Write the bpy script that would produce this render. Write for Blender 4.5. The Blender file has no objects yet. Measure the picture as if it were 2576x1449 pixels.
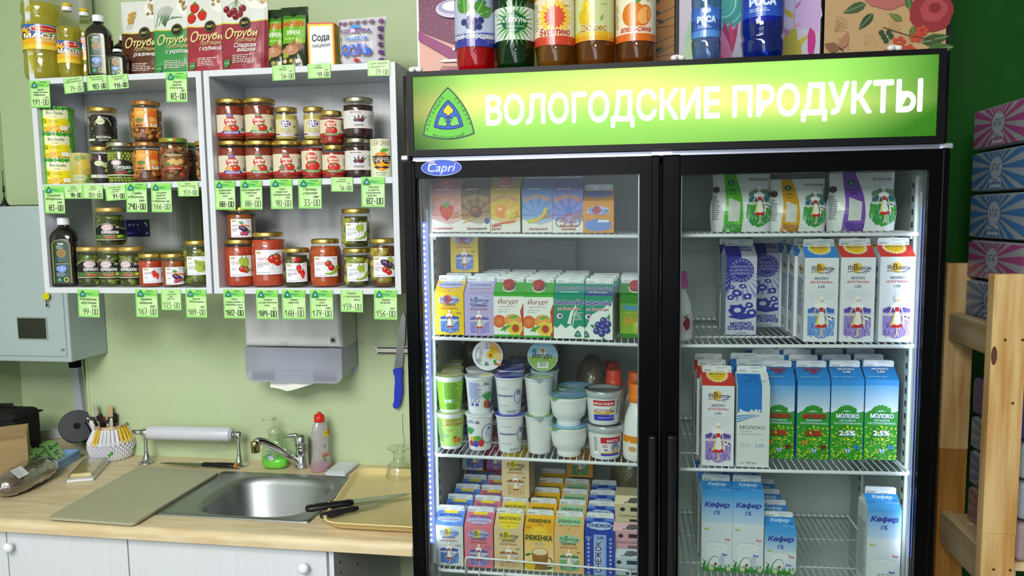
import bpy, bmesh, math, random
from math import sin, cos
from mathutils import Vector, Matrix
from mathutils.geometry import tessellate_polygon
random.seed(7)
SC = bpy.context.scene
COL = SC.collection
PI = math.pi
RX, RY, TR = Matrix.Rotation(PI / 2, 4, 'X'), Matrix.Rotation(PI / 2, 4, 'Y'), Matrix.Translation
# ------------------------------------------------------------------ camera
EYE = 1.64                                  # camera height above the shop floor
FPX, CX, CY = 1890.0, 1288.0, 724.5         # focal length and centre, in pixels of 2576x1449
CAM = Vector((0, 0, EYE))
_y, _p, _r = math.radians(9.15), math.radians(5.46), math.radians(0.745)
_F0 = Vector((-sin(_y), cos(_y), 0)); _R0 = Vector((cos(_y), sin(_y), 0)); _Z = Vector((0, 0, 1))
FW = _F0 * cos(_p) - _Z * sin(_p); _U0 = _F0 * sin(_p) + _Z * cos(_p)
RT = _R0 * cos(_r) - _U0 * sin(_r); UP = _U0 * cos(_r) + _R0 * sin(_r)
cd = bpy.data.cameras.new('camera'); cam = bpy.data.objects.new('camera', cd); COL.objects.link(cam)
cd.sensor_width = 36; cd.lens = FPX / 2576 * 36; cd.clip_start = .02; cd.clip_end = 50
cam.matrix_world = Matrix(((RT.x, UP.x, -FW.x, CAM.x), (RT.y, UP.y, -FW.y, CAM.y), (RT.z, UP.z, -FW.z, CAM.z), (0, 0, 0, 1)))
SC.camera = cam
# ------------------------------------------------------------------ light and exposure
vs = SC.view_settings
SC.display_settings.display_device = 'sRGB'
vs.view_transform = 'Standard'; vs.look = 'None'; vs.gamma = 1; vs.use_curve_mapping = False
vs.exposure = 0.0
SC.cycles.transparent_max_bounces = 24; SC.cycles.max_bounces = 8; SC.cycles.caustics_reflective = False; SC.cycles.caustics_refractive = False
W = bpy.data.worlds.new('world'); SC.world = W; W.use_nodes = True
W.node_tree.nodes['Background'].inputs[0].default_value = (.86, .93, 1.0, 1); W.node_tree.nodes['Background'].inputs[1].default_value = .34
def area_light(name, loc, rot, sx, sy, power, col=(1, 1, 1)):
	d = bpy.data.lights.new(name, 'AREA'); d.shape = 'RECTANGLE'; d.size = sx; d.size_y = sy; d.energy = power; d.color = col
	o = bpy.data.objects.new(name, d); COL.objects.link(o); o.location = loc; o.rotation_euler = rot
	return o
# fluorescent panels in the shop ceiling, above and behind the photographer
area_light('ceiling_panel_lamp', (-.95, -.35, 2.72), (math.radians(28), 0, 0), 1.2, .6, 37, (1, .98, .95))
area_light('ceiling_panel_lamp', (-.5, -1.5, 2.72), (math.radians(30), 0, 0), 1.2, .6, 66, (1, .98, .95))
# daylight from the shop window behind the photographer
area_light('shop_window_light', (-1.0, -3.0, 1.75), (PI / 2, 0, 0), 2.4, 1.5, 38, (.86, .92, 1))
# ------------------------------------------------------------------ pixels of the photo -> points on real planes
def ray(x, y): return FW + RT * ((x - CX) / FPX) + UP * ((CY - y) / FPX)
def PY(x, y, Y): r = ray(x, y); return r * (Y / r.y) + CAM
def PZ(x, y, Z): r = ray(x, y); return r * ((Z - EYE) / r.z) + CAM
def PX(x, y, X): r = ray(x, y); return r * (X / r.x) + CAM
def sx_(x, y, Y): return (PY(x + 5, y, Y).x - PY(x - 5, y, Y).x) / 10      # metres per pixel across
def sz_(x, y, Y): return (PY(x, y - 5, Y).z - PY(x, y + 5, Y).z) / 10      # metres per pixel up
# ------------------------------------------------------------------ colours and materials
_hc = {}
def hx(c):
	if not isinstance(c, str): return tuple(c) if len(c) == 4 else tuple(c) + (1,)
	if c not in _hc:
		s = c.lstrip('#')
		if len(s) == 3: s = ''.join(q * 2 for q in s)
		v = [int(s[i:i + 2], 16) / 255 for i in (0, 2, 4)]
		_hc[c] = tuple(q / 12.92 if q <= .04045 else ((q + .055) / 1.055) ** 2.4 for q in v) + (1,)
	return _hc[c]
MT = {}
def _new(name):
	m = bpy.data.materials.new(name); m.use_nodes = True; nt = m.node_tree
	return m, nt, nt.nodes.get('Principled BSDF'), nt.nodes.get('Material Output')
def _noise(nt, scale, detail=3, vec=None, stretch=None):
	tc = nt.nodes.new('ShaderNodeTexCoord'); n = nt.nodes.new('ShaderNodeTexNoise')
	n.inputs['Scale'].default_value = scale; n.inputs['Detail'].default_value = detail
	if stretch:
		mp = nt.nodes.new('ShaderNodeMapping'); mp.inputs['Scale'].default_value = stretch
		nt.links.new(tc.outputs['Object'], mp.inputs[0]); nt.links.new(mp.outputs[0], n.inputs[0])
	else: nt.links.new(tc.outputs['Object'], n.inputs[0])
	return n
def mat(name, col, rough=.5, metal=0, spec=.5, col2=None, ns=12, stretch=None, bump=0, bs=None, coat=0, emit=0, lo=.35, hi=.65, detail=3):
	"""Principled material; col2 mixes in through a noise, bump gives fine relief."""
	if name in MT: return MT[name]
	m, nt, b, out = _new(name)
	b.inputs['Base Color'].default_value = hx(col); b.inputs['Roughness'].default_value = rough; b.inputs['Metallic'].default_value = metal
	b.inputs['Specular IOR Level'].default_value = spec
	if coat: b.inputs['Coat Weight'].default_value = coat; b.inputs['Coat Roughness'].default_value = .08
	if col2:
		n = _noise(nt, ns, detail, stretch=stretch); r = nt.nodes.new('ShaderNodeValToRGB')
		r.color_ramp.elements[0].position = lo; r.color_ramp.elements[1].position = hi
		r.color_ramp.elements[0].color = hx(col); r.color_ramp.elements[1].color = hx(col2)
		nt.links.new(n.outputs[0], r.inputs[0]); nt.links.new(r.outputs[0], b.inputs['Base Color'])
	if bump:
		n = _noise(nt, bs or ns, 3, stretch=stretch); bp = nt.nodes.new('ShaderNodeBump'); bp.inputs['Strength'].default_value = bump; bp.inputs['Distance'].default_value = .004
		nt.links.new(n.outputs[0], bp.inputs['Height']); nt.links.new(bp.outputs[0], b.inputs['Normal'])
	if emit: b.inputs['Emission Color'].default_value = hx(col); b.inputs['Emission Strength'].default_value = emit
	MT[name] = m; return m
def clear(name, tint='ffffff', gl=.08, rough=.03, dif=0, dcol='ffffff', ior=1.45, bump=0, bs=40):
	"""thin clear plastic or glass: tinted see-through, a fresnel shine, optionally a milky share."""
	if name in MT: return MT[name]
	m, nt, b, out = _new(name); nt.nodes.remove(b); L = nt.links
	t = nt.nodes.new('ShaderNodeBsdfTransparent'); t.inputs[0].default_value = hx(tint); cur = t.outputs[0]
	if dif:
		d = nt.nodes.new('ShaderNodeBsdfDiffuse'); d.inputs[0].default_value = hx(dcol); tr = nt.nodes.new('ShaderNodeBsdfTranslucent'); tr.inputs[0].default_value = hx(dcol)
		mm = nt.nodes.new('ShaderNodeMixShader'); mm.inputs[0].default_value = .5; L.new(d.outputs[0], mm.inputs[1]); L.new(tr.outputs[0], mm.inputs[2])
		mx = nt.nodes.new('ShaderNodeMixShader'); mx.inputs[0].default_value = dif; L.new(cur, mx.inputs[1]); L.new(mm.outputs[0], mx.inputs[2]); cur = mx.outputs[0]
	g = nt.nodes.new('ShaderNodeBsdfGlossy'); g.inputs['Roughness'].default_value = rough
	f = nt.nodes.new('ShaderNodeFresnel'); ge = nt.nodes.new('ShaderNodeNewGeometry'); ma = nt.nodes.new('ShaderNodeMath'); ma.operation = 'MULTIPLY_ADD'
	ma.inputs[1].default_value = 1 / ior - ior; ma.inputs[2].default_value = ior; L.new(ge.outputs['Backfacing'], ma.inputs[0]); L.new(ma.outputs[0], f.inputs[0])   # a thin sheet shines alike from both sides
	mu = nt.nodes.new('ShaderNodeMath'); mu.operation = 'MULTIPLY'; mu.inputs[1].default_value = gl / .04; mu.use_clamp = True
	L.new(f.outputs[0], mu.inputs[0])
	mx = nt.nodes.new('ShaderNodeMixShader'); L.new(mu.outputs[0], mx.inputs[0]); L.new(cur, mx.inputs[1]); L.new(g.outputs[0], mx.inputs[2])
	if bump:
		n = _noise(nt, bs, 3); bp = nt.nodes.new('ShaderNodeBump'); bp.inputs['Strength'].default_value = bump; bp.inputs['Distance'].default_value = .005
		L.new(n.outputs[0], bp.inputs['Height']); L.new(bp.outputs[0], g.inputs['Normal'])
	L.new(mx.outputs[0], out.inputs[0]); MT[name] = m; return m
def print_mat(name, rough=.4, emit=0, metal=0, spec=.4, coat=0):
	"""flat print: the printed colours ride on the mesh in the attribute Col."""
	if name in MT: return MT[name]
	m, nt, b, out = _new(name); a = nt.nodes.new('ShaderNodeAttribute'); a.attribute_name = 'Col'
	nt.links.new(a.outputs['Color'], b.inputs['Base Color']); b.inputs['Roughness'].default_value = rough; b.inputs['Metallic'].default_value = metal
	b.inputs['Specular IOR Level'].default_value = spec
	if coat: b.inputs['Coat Weight'].default_value = coat; b.inputs['Coat Roughness'].default_value = .1
	if emit:
		nt.links.new(a.outputs['Color'], b.inputs['Emission Color']); b.inputs['Emission Strength'].default_value = emit; b.inputs['Base Color'].default_value = (0, 0, 0, 1)
		for l in list(b.inputs['Base Color'].links): nt.links.remove(l)
	MT[name] = m; return m
PR = print_mat('print_paper', .45); PG = print_mat('print_glossy', .22, spec=.5); PE = print_mat('print_backlit', .6, emit=1.0, spec=.2); PM = print_mat('print_matte', .7, spec=.2)
# ------------------------------------------------------------------ mesh builder
class MB:
	def __init__(s): s.v = []; s.f = []; s.m = []; s.s = []
	def add(s, vs, fs, m=0, sm=False, T=None):
		b = len(s.v)
		s.v += [tuple(T @ Vector(v)) for v in vs] if T is not None else [tuple(v) for v in vs]
		for f in fs: s.f.append([b + i for i in f]); s.m.append(m); s.s.append(sm)
		return s
	def box(s, x0, x1, y0, y1, z0, z1, m=0, T=None):
		return s.add([(x0, y0, z0), (x1, y0, z0), (x1, y1, z0), (x0, y1, z0), (x0, y0, z1), (x1, y0, z1), (x1, y1, z1), (x0, y1, z1)],
					 [(3, 2, 1, 0), (4, 5, 6, 7), (0, 1, 5, 4), (1, 2, 6, 5), (2, 3, 7, 6), (3, 0, 4, 7)], m, False, T)
	def rbox(s, x0, x1, y0, y1, z0, z1, r=.004, n=2, m=0, T=None, which='all'):
		b = bmesh.new(); bmesh.ops.create_cube(b, size=1)
		for v in b.verts: v.co = Vector((x0 + (v.co.x + .5) * (x1 - x0), y0 + (v.co.y + .5) * (y1 - y0), z0 + (v.co.z + .5) * (z1 - z0)))
		def ok(e):
			d = (e.verts[0].co - e.verts[1].co); a = [abs(q) for q in d]; k = a.index(max(a))
			return which == 'all' or 'xyz'[k] in which
		bmesh.ops.bevel(b, geom=[e for e in b.edges if ok(e)], offset=r, segments=n, affect='EDGES', profile=.5)
		b.verts.index_update(); s.add([v.co for v in b.verts], [[v.index for v in f.verts] for f in b.faces], m, False, T); b.free(); return s
	def lathe(s, prof, n=24, m=0, T=None, sm=True, mod=None, cap=(True, True), sx=1, sy=1):
		vs, fs = [], []
		for r, z in prof:
			for i in range(n):
				a = 2 * PI * i / n; q = r * (mod(a, z) if mod else 1)
				vs.append((q * cos(a) * sx, q * sin(a) * sy, z))
		k = len(prof)
		for j in range(k - 1):
			for i in range(n): i2 = (i + 1) % n; fs.append((j * n + i, j * n + i2, (j + 1) * n + i2, (j + 1) * n + i))
		s.add(vs, fs, m, sm, T); b = len(s.v) - len(vs)
		if cap[0]: s.f.append([b + i for i in range(n)][::-1]); s.m.append(m); s.s.append(False)
		if cap[1]: s.f.append([b + (k - 1) * n + i for i in range(n)]); s.m.append(m); s.s.append(False)
		return s
	def tube(s, pts, r, n=8, m=0, cap=True, T=None, closed=False):
		pts = [Vector(p) for p in pts]; rs = r if isinstance(r, (list, tuple)) else [r] * len(pts)
		vs, fs = [], []; K = len(pts); ref = None
		for i, p in enumerate(pts):
			d = (pts[(i + 1) % K] - pts[i - 1]) if closed else (pts[min(i + 1, K - 1)] - pts[max(i - 1, 0)])
			d.normalize()
			if ref is None: ref = Vector((0, 0, 1)) if abs(d.z) < .9 else Vector((1, 0, 0))
			a = d.cross(ref); a.normalize(); b = a.cross(d); ref = b.copy()
			for k in range(n): t = 2 * PI * k / n; vs.append(p + (a * cos(t) + b * sin(t)) * rs[i])
		for j in range(K if closed else K - 1):
			j2 = (j + 1) % K
			for k in range(n): k2 = (k + 1) % n; fs.append((j * n + k, j * n + k2, j2 * n + k2, j2 * n + k))
		if cap and not closed: fs.append(tuple(range(n))[::-1]); fs.append(tuple((K - 1) * n + k for k in range(n)))
		return s.add(vs, fs, m, True, T)
	def prism(s, poly, y0, y1, m=0, T=None, sm=False):
		"""polygon in x,z pushed from y0 to y1"""
		n = len(poly); vs = [(x, y0, z) for x, z in poly] + [(x, y1, z) for x, z in poly]
		fs = [tuple(range(n)), tuple(range(n, 2 * n))[::-1]]
		s.add(vs, fs, m, False, T); b = len(s.v) - 2 * n
		for i in range(n): j = (i + 1) % n; s.f.append([b + i, b + n + i, b + n + j, b + j]); s.m.append(m); s.s.append(sm)
		return s
	def ball(s, c, r, m=0, n=8, k=5, rot=None):
		"""ellipsoid, r a number or three radii"""
		r = (r, r, r) if isinstance(r, (int, float)) else r; vs = [(0, 0, -1)]; fs = []
		for j in range(1, k):
			t = -PI / 2 + PI * j / k
			for i in range(n): a = 2 * PI * i / n; vs.append((cos(t) * cos(a), cos(t) * sin(a), sin(t)))
		vs.append((0, 0, 1)); e = len(vs) - 1
		for i in range(n): i2 = (i + 1) % n; fs.append((0, 1 + i2, 1 + i)); fs.append((e, e - n + i, e - n + i2))
		for j in range(k - 2):
			for i in range(n): i2 = (i + 1) % n; q = 1 + j * n; fs.append((q + i, q + i2, q + n + i2, q + n + i))
		T = TR(c) @ (rot.to_4x4() if rot is not None else Matrix.Identity(4)) @ Matrix.Diagonal((r[0], r[1], r[2], 1))
		return s.add(vs, fs, m, True, T)
	def mesh(s, name, mats):
		me = bpy.data.meshes.new(name); me.from_pydata(s.v, [], s.f)
		me.polygons.foreach_set('material_index', s.m); me.polygons.foreach_set('use_smooth', s.s)
		for q in (mats if isinstance(mats, (list, tuple)) else [mats]): me.materials.append(q)
		me.update(); return me
	def build(s, name, mats, parent=None, loc=None, rot=None): return put(name, s.mesh(name, mats), parent, loc, rot)
def put(name, me, parent=None, loc=None, rot=None):
	o = bpy.data.objects.new(name, me); COL.objects.link(o)
	if parent: o.parent = parent
	if loc: o.location = loc
	if rot: o.rotation_euler = rot
	return o
def tag(o, label=None, cat=None, group=None, kind=None):
	if label: o['label'] = label
	if cat: o['category'] = cat
	if group: o['group'] = group
	if kind: o['kind'] = kind
	return o
def thing(name, label, cat, loc=(0, 0, 0), rz=0, group=None, rot=None):
	o = bpy.data.objects.new(name, None); COL.objects.link(o); o.empty_display_size = .02
	o.location = loc; o.rotation_euler = rot or (0, 0, rz); return tag(o, label, cat, group)
def dup(o, loc, label, rz=None, group=None):
	"""a thing again with copies of its parts and sub-parts"""
	def cp(q, par):
		c = q.copy(); COL.objects.link(c)
		if par: c.parent = par
		for ch in q.children: cp(ch, c)
		return c
	c = cp(o, None); c.location = loc; c['label'] = label
	if rz is not None: c.rotation_euler = (0, 0, rz)
	if group: c['group'] = group
	return c
# ------------------------------------------------------------------ flat print: coloured shapes laid on a surface
_TX = {}
def _inside(p, L):
	c = False; n = len(L)
	for i in range(n):
		(x0, y0), (x1, y1) = L[i], L[i - 1]
		if (y0 > p[1]) != (y1 > p[1]) and p[0] < (x1 - x0) * (p[1] - y0) / (y1 - y0) + x0: c = not c
	return c
def _glyphs(t, sh):
	"""outlines of a line of text, filled loop by loop so that strokes drawn over each other stay whole; the last item groups faces that would coincide"""
	k = (t, sh)
	if k not in _TX:
		c = bpy.data.curves.new('lettering', 'FONT'); c.body = t; c.size = 1; c.resolution_u = 3; c.fill_mode = 'NONE'; c.shear = sh
		o = bpy.data.objects.new('lettering', c); me = bpy.data.meshes.new_from_object(o); P = [(v.co.x, v.co.y) for v in me.vertices]; nx = {}
		for e in me.edges:
			a, b = e.vertices; nx.setdefault(a, []).append(b); nx.setdefault(b, []).append(a)
		loops, seen = [], set()
		for i in range(len(P)):
			if i in seen or len(nx.get(i, ())) != 2: continue
			L = [i]; seen.add(i); j = i + 1 if i + 1 in nx[i] else nx[i][0]
			while j not in seen: L.append(j); seen.add(j); m = [q for q in nx[j] if q not in seen]; j = m[0] if m else i
			if len(L) > 2: loops.append([P[q] for q in L])
		bpy.data.objects.remove(o); bpy.data.curves.remove(c); bpy.data.meshes.remove(me)
		area = [sum(L[i - 1][0] * L[i][1] - L[i][0] * L[i - 1][1] for i in range(len(L))) / 2 for L in loops]; box = [(min(p[0] for p in L), max(p[0] for p in L), min(p[1] for p in L), max(p[1] for p in L)) for L in loops]; own = {}; outer = []
		for i, L in enumerate(loops):
			par = [j for j in range(len(loops)) if j != i and abs(area[j]) > abs(area[i]) and box[j][0] <= box[i][0] and box[j][1] >= box[i][1] and _inside(L[0], loops[j]) and _inside(L[len(L) // 2], loops[j])]
			p = min(par, key=lambda j: abs(area[j])) if par else None
			if p is not None and area[p] * area[i] < 0: own.setdefault(p, []).append(i)
			else: outer.append(i)
		vs, groups, used = [], [], []
		for i in outer:
			ls = [loops[i]] + [loops[j] for j in own.get(i, ())]; b = len(vs)
			for L in ls: vs += L
			fs = [tuple(b + q for q in f) for f in tessellate_polygon([[Vector((x, y, 0)) for x, y in L] for L in ls])]
			g = 0
			while any(u == g and box[i][0] < box[j][1] and box[i][1] > box[j][0] and box[i][2] < box[j][3] and box[i][3] > box[j][2] for j, u in used): g += 1
			used.append((i, g))
			while len(groups) <= g: groups.append([])
			groups[g] += fs
		xs = [v[0] for v in vs] or [0, 1]; _TX[k] = (vs, groups, min(xs), max(xs))
	return _TX[k]
class Art:
	def __init__(s): s.it = []; s.L = 0; s.ox = s.oy = 0; s.sc = 1
	def _a(s, vs, fs, col):
		s.L += 1; s.it.append(([(x * s.sc + s.ox, y * s.sc + s.oy) for x, y in vs], fs, col, s.L)); return s
	def at(s, ox=0, oy=0, sc=1): s.ox, s.oy, s.sc = ox, oy, sc; return s
	def rect(s, x0, y0, x1, y1, col, top=None):
		c = hx(col); d = hx(top) if top else c
		return s._a([(x0, y0), (x1, y0), (x1, y1), (x0, y1)], [(0, 1, 2, 3)], [c, c, d, d])
	def poly(s, p, col):
		fs = [tuple(t) for t in tessellate_polygon([[Vector((x, y, 0)) for x, y in p]])] if len(p) > 3 else [(0, 1, 2)]
		return s._a(p, fs, hx(col))
	def ell(s, cx, cy, rx, ry, col, n=18, a=0, col2=None):
		ca, sa = cos(a), sin(a); p = []
		for i in range(n): t = 2 * PI * i / n; x, y = rx * cos(t), ry * sin(t); p.append((cx + x * ca - y * sa, cy + x * sa + y * ca))
		if col2: return s._a(p + [(cx, cy)], [(i, (i + 1) % n, n) for i in range(n)], [hx(col2)] * n + [hx(col)])
		return s._a(p, [tuple(range(n))], hx(col))
	def ring(s, cx, cy, rx, ry, w, col, n=28, a0=0, a1=2 * PI):
		p, q = [], []; full = abs(a1 - a0 - 2 * PI) < 1e-6; k = n if full else n + 1
		for i in range(k):
			t = a0 + (a1 - a0) * i / n; p.append((cx + rx * cos(t), cy + ry * sin(t))); q.append((cx + (rx - w) * cos(t), cy + (ry - w) * sin(t)))
		return s._a(p + q, [(i, (i + 1) % k, k + (i + 1) % k, k + i) for i in range(n)], hx(col))
	def star(s, cx, cy, r1, r2, n, col, a=0, sy=1):
		p = [(cx, cy)] + [(cx + (r1 if i % 2 == 0 else r2) * cos(a + PI * i / n), cy + sy * (r1 if i % 2 == 0 else r2) * sin(a + PI * i / n)) for i in range(2 * n)]
		return s._a(p, [(0, 1 + i, 1 + (i + 1) % (2 * n)) for i in range(2 * n)], hx(col))
	def blob(s, cx, cy, rx, ry, col, seed=0, n=22, k=.18):
		R = random.Random(seed); p = [(cx, cy)]
		for i in range(n): t = 2 * PI * i / n; q = 1 + R.uniform(-k, k); p.append((cx + rx * q * cos(t), cy + ry * q * sin(t)))
		return s._a(p, [(0, 1 + i, 1 + (i + 1) % n) for i in range(n)], hx(col))
	def leaf(s, x, y, ln, wd, a, col, col2=None):
		ca, sa = cos(a), sin(a); p = []
		for t, w in ((0, 0), (.2, .8), (.45, 1), (.75, .6), (1, 0), (.75, -.6), (.45, -1), (.2, -.8)):
			u, v = t * ln, w * wd / 2; p.append((x + u * ca - v * sa, y + u * sa + v * ca))
		s._a(p, [tuple(range(8))], hx(col))
		if col2: s.line([(x, y), (x + ln * ca * .9, y + ln * sa * .9)], wd * .08, col2)
		return s
	def line(s, pts, w, col):
		vs, fs = [], []; K = len(pts)
		for i, (x, y) in enumerate(pts):
			a = pts[max(i - 1, 0)]; b = pts[min(i + 1, K - 1)]; dx, dy = b[0] - a[0], b[1] - a[1]; l = math.hypot(dx, dy) or 1
			ww = w(i / (K - 1)) if callable(w) else w
			nx, ny = -dy / l * ww / 2, dx / l * ww / 2; vs += [(x + nx, y + ny), (x - nx, y - ny)]
		for i in range(K - 1): fs.append((2 * i, 2 * i + 1, 2 * i + 3, 2 * i + 2))
		return s._a(vs, fs, hx(col))
	def text(s, t, x, y, h, col, al='c', w=None, off=0., sh=0., rot=0, fit=False):
		"""lettering; off thickens the strokes by laying shifted copies over each other"""
		vs, groups, a, b = _glyphs(t, sh); k = h / .73; kx = k; a -= off; b += off
		if w and ((b - a) * k > w or fit): kx = w / (b - a)
		x0 = {'c': -(a + b) / 2, 'l': -a, 'r': -b}[al]; ca, sa = cos(rot), sin(rot)
		D = [(0, 0)] if not off else [(-1, 0), (1, 0), (0, -.8), (0, .8)] if off < .03 else [(cos(q * PI / 4), sin(q * PI / 4)) for q in range(8)]
		for n, (du, dv) in enumerate(D):
			P = []
			for u, v in vs:
				u = (u + x0 + du * off) * kx; v = (v + dv * off) * k; P.append((x + u * ca - v * sa, y + u * sa + v * ca))
			for fs in groups: s._a(P, fs, hx(col)); s.L -= .9
		s.L += 1
		return s
	def lines(s, x, y0, y1, w, n, col, al='l', seed=1, th=.35):
		"""small print too fine to read: rows of dashes"""
		R = random.Random(seed); st = (y1 - y0) / n; vs, fs = [], []
		for i in range(n):
			ww = w * R.uniform(.6, 1); xa = {'l': x, 'c': x - ww / 2, 'r': x - ww}[al]; y = y1 - (i + .5) * st; u = xa
			while u < xa + ww:
				v = min(u + w * R.uniform(.06, .2), xa + ww); b = len(vs); vs += [(u, y - st * th), (v, y - st * th), (v, y + st * th * .4), (u, y + st * th * .4)]; fs.append((b, b + 1, b + 2, b + 3)); u = v + w * .03
		return s._a(vs, fs, hx(col))
	def bars(s, x0, y0, x1, y1, col='222222', seed=2, bg='ffffff'):
		if bg: s.rect(x0, y0, x1, y1, bg)
		R = random.Random(seed); vs, fs = [], []; x = x0 + (x1 - x0) * .06
		while x < x1 - (x1 - x0) * .08:
			w = (x1 - x0) * R.choice((.02, .02, .045)); b = len(vs); yy = y0 + (y1 - y0) * .15; vs += [(x, yy), (x + w, yy), (x + w, y1), (x, y1)]; fs.append((b, b + 1, b + 2, b + 3)); x += w + (x1 - x0) * R.choice((.025, .05))
		return s._a(vs, fs, hx(col))
	def mesh(s, name, mp, mt=None, sx=None, sy=None, ys=(), eps=3e-5, base=1.5e-4, clip=None):
		V, F, C = [], [], []
		for vs, fs, col, L in s.it:
			multi = isinstance(col, list); d = base + L * eps
			for f in fs:
				pl = [(vs[i][0], vs[i][1], (col[i] if multi else col)) for i in f]
				for ax, v, keep in (clip or ()):
					if len(pl) > 2 and (min(p[ax] for p in pl) < v < max(p[ax] for p in pl)): pl = _cut(pl, ax, v)[keep]
					elif len(pl) > 2 and (max(p[ax] for p in pl) <= v if keep else min(p[ax] for p in pl) >= v): pl = []
				if len(pl) < 3: continue
				for q in _split(pl, sx, sy, ys):
					b = len(V)
					for x, y, c in q: V.append(mp(x, y, d)); C.extend(c)
					F.append(tuple(range(b, b + len(q))))
		me = bpy.data.meshes.new(name); me.from_pydata(V, [], F)
		at = me.color_attributes.new('Col', 'FLOAT_COLOR', 'POINT'); at.data.foreach_set('color', C)
		me.materials.append(mt or PR); me.update(); return me
	def build(s, name, mp, parent=None, mt=None, **k): return put(name, s.mesh(name, mp, mt, **k), parent)
def _cut(pl, ax, v):
	A, B = [], []; n = len(pl)
	for i in range(n):
		p, q = pl[i], pl[(i + 1) % n]; a, b = p[ax] - v, q[ax] - v
		if a <= 0: A.append(p)
		if a >= 0: B.append(p)
		if a * b < 0:
			t = a / (a - b); r = (p[0] + (q[0] - p[0]) * t, p[1] + (q[1] - p[1]) * t, p[2] if p[2] is q[2] else tuple(p[2][k] + (q[2][k] - p[2][k]) * t for k in range(4)))
			A.append(r); B.append(r)
	return A, B
def _split(pl, sx, sy, ys):
	out = [pl]
	for ax, st, ex in ((0, sx, ()), (1, sy, ys)):
		for v in ex:
			nx = []
			for q in out:
				lo = min(p[ax] for p in q); hi = max(p[ax] for p in q)
				if lo < v - 1e-7 and hi > v + 1e-7: nx += [z for z in _cut(q, ax, v) if len(z) > 2]
				else: nx.append(q)
			out = nx
		if st:
			nx = []
			for q in out:
				while True:
					lo = min(p[ax] for p in q); hi = max(p[ax] for p in q); v = (math.floor(lo / st + 1e-4) + 1) * st
					if hi > v + st * .02:
						a, q2 = _cut(q, ax, v)
						if len(a) > 2: nx.append(a)
						if len(q2) < 3: break
						q = q2
					else: nx.append(q); break
			out = nx
	return out
def flat(o, u, v, n):
	o, u, v, n = Vector(o), Vector(u), Vector(v), Vector(n)
	return lambda x, y, d: tuple(o + u * x + v * y + n * d)
FRONT = lambda y0=0, z0=0: (lambda x, y, d: (x, y0 - d, z0 + y))
def wrap(R, z0=0, cone=0, zr=0):
	"""onto a round side, middle of the print facing -y; cone = radius gained per metre up"""
	def f(x, y, d):
		a = x / R; r = R + cone * (y - zr) + d
		return (r * sin(a), -r * cos(a), z0 + y)
	return f
# ================================================================== the setting
YW = 2.22; ZC = .86; YF = 1.60; YCAB = 1.86
YR = PZ(95, 1091, ZC).y; XE = PY(220, 950, YW).x; XWL = PY(60, 1050, YR).x
GREEN = mat('light_green_paint', 'bfd0a8', .62, col2='bacba2', ns=3, bump=.05, bs=90, spec=.3)
DKGREEN = mat('dark_green_paint', '0a540a', .5, col2='094a09', ns=4, bump=.05, bs=90, spec=.3)
def struct(name, mb, m): return tag(mb.build(name, m), kind='structure')
struct('floor', MB().box(-3.2, 2.6, -3, YR + .1, -.1, 0), mat('grey_floor_tile', '8d8a84', .4, col2='7f7c77', ns=6))
struct('ceiling', MB().box(-3.2, 2.6, -.9, YR + .1, 2.86, 2.95), mat('white_ceiling', 'e6e6e0', .8))
struct('wall_back', MB().box(XE, .20, YW, YR + .1, 0, 2.86), GREEN)
struct('wall_right', MB().box(.20, 2.6, YW, YR + .1, 0, 2.86), DKGREEN)
struct('wall_recess', MB().box(XWL - .3, XE, YR, YR + .1, 0, 2.86), GREEN)
struct('wall_left', MB().box(XWL - .1, XWL, -.5, YR, 0, 2.86), GREEN)
struct('trim_1', MB().box(XE - .003, XE + .004, YW - .003, YW + .02, ZC, 2.86), mat('green_trim', 'c3cf9c', .5))
struct('added_side_wall', MB().box(2.5, 2.6, -3, YW, 0, 2.86), mat('added_wall_grey', '9aa08c', .7))  # unseen wall, added to cut the light from the right
# ================================================================== wall cabinets
WHITE = mat('white_laminate', 'd6dae2', .38, col2='d2d6de', ns=5, spec=.4, bump=.02, bs=120, stretch=(30, 30, 1))
INNER = mat('white_laminate_inside', 'd6d8da', .5, col2='d0d2d4', ns=4, stretch=(20, 20, 1))
GREY = mat('grey_edge', '9aa0a6', .5)
CB = .19                                               # cabinet depth
ZT = PY(300, 187.5, YCAB).z; ZB = PY(538, 739, YCAB).z
ZS = PY(508, 455, YCAB).z; ZS2 = PY(800, 449, YCAB).z
TH = .016
X0, X1, X2 = PY(112.8, 738, YCAB).x, PY(537, 739, YCAB).x, PY(1009.6, 741, YCAB).x
def cabinet(label, xa, xb, zs, high_left=False, open_back=False):
	t = thing('wall_cabinet', label, 'cabinet', ((xa + xb) / 2, YCAB, ZB)); w = (xb - xa) / 2; h = ZT - ZB; s = zs - ZB
	def p(n, x0, x1, y0, y1, z0, z1, m=WHITE): return MB().rbox(x0, x1, y0, y1, z0, z1, .0008, 1).build(n, m, t)
	p('side_panel', -w, -w + TH, 0, CB, 0, h + (.36 if high_left else 0)); p('side_panel', w - TH, w, 0, CB, 0, h)
	p('top_panel', -w + TH, w - TH, 0, CB, h - TH, h); p('bottom_panel', -w + TH, w - TH, 0, CB, 0, TH)
	p('shelf_board', -w + TH, w - TH, .001, CB, s - TH, s)
	p('back_panel', -w + TH, w - TH, CB - .006, CB, s if open_back else TH, h - TH, INNER)
	p('wall_cleat', -w, w, CB, YW - YCAB, h - .07, h - .03, INNER)
	return t
cabinet('white wall cabinet on the left with corn cans and gherkin jars', X0, X1 - .004, ZS, True, True)
cabinet('white wall cabinet with sauce jars beside the drinks fridge', X1 + .002, X2, ZS2)
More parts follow.
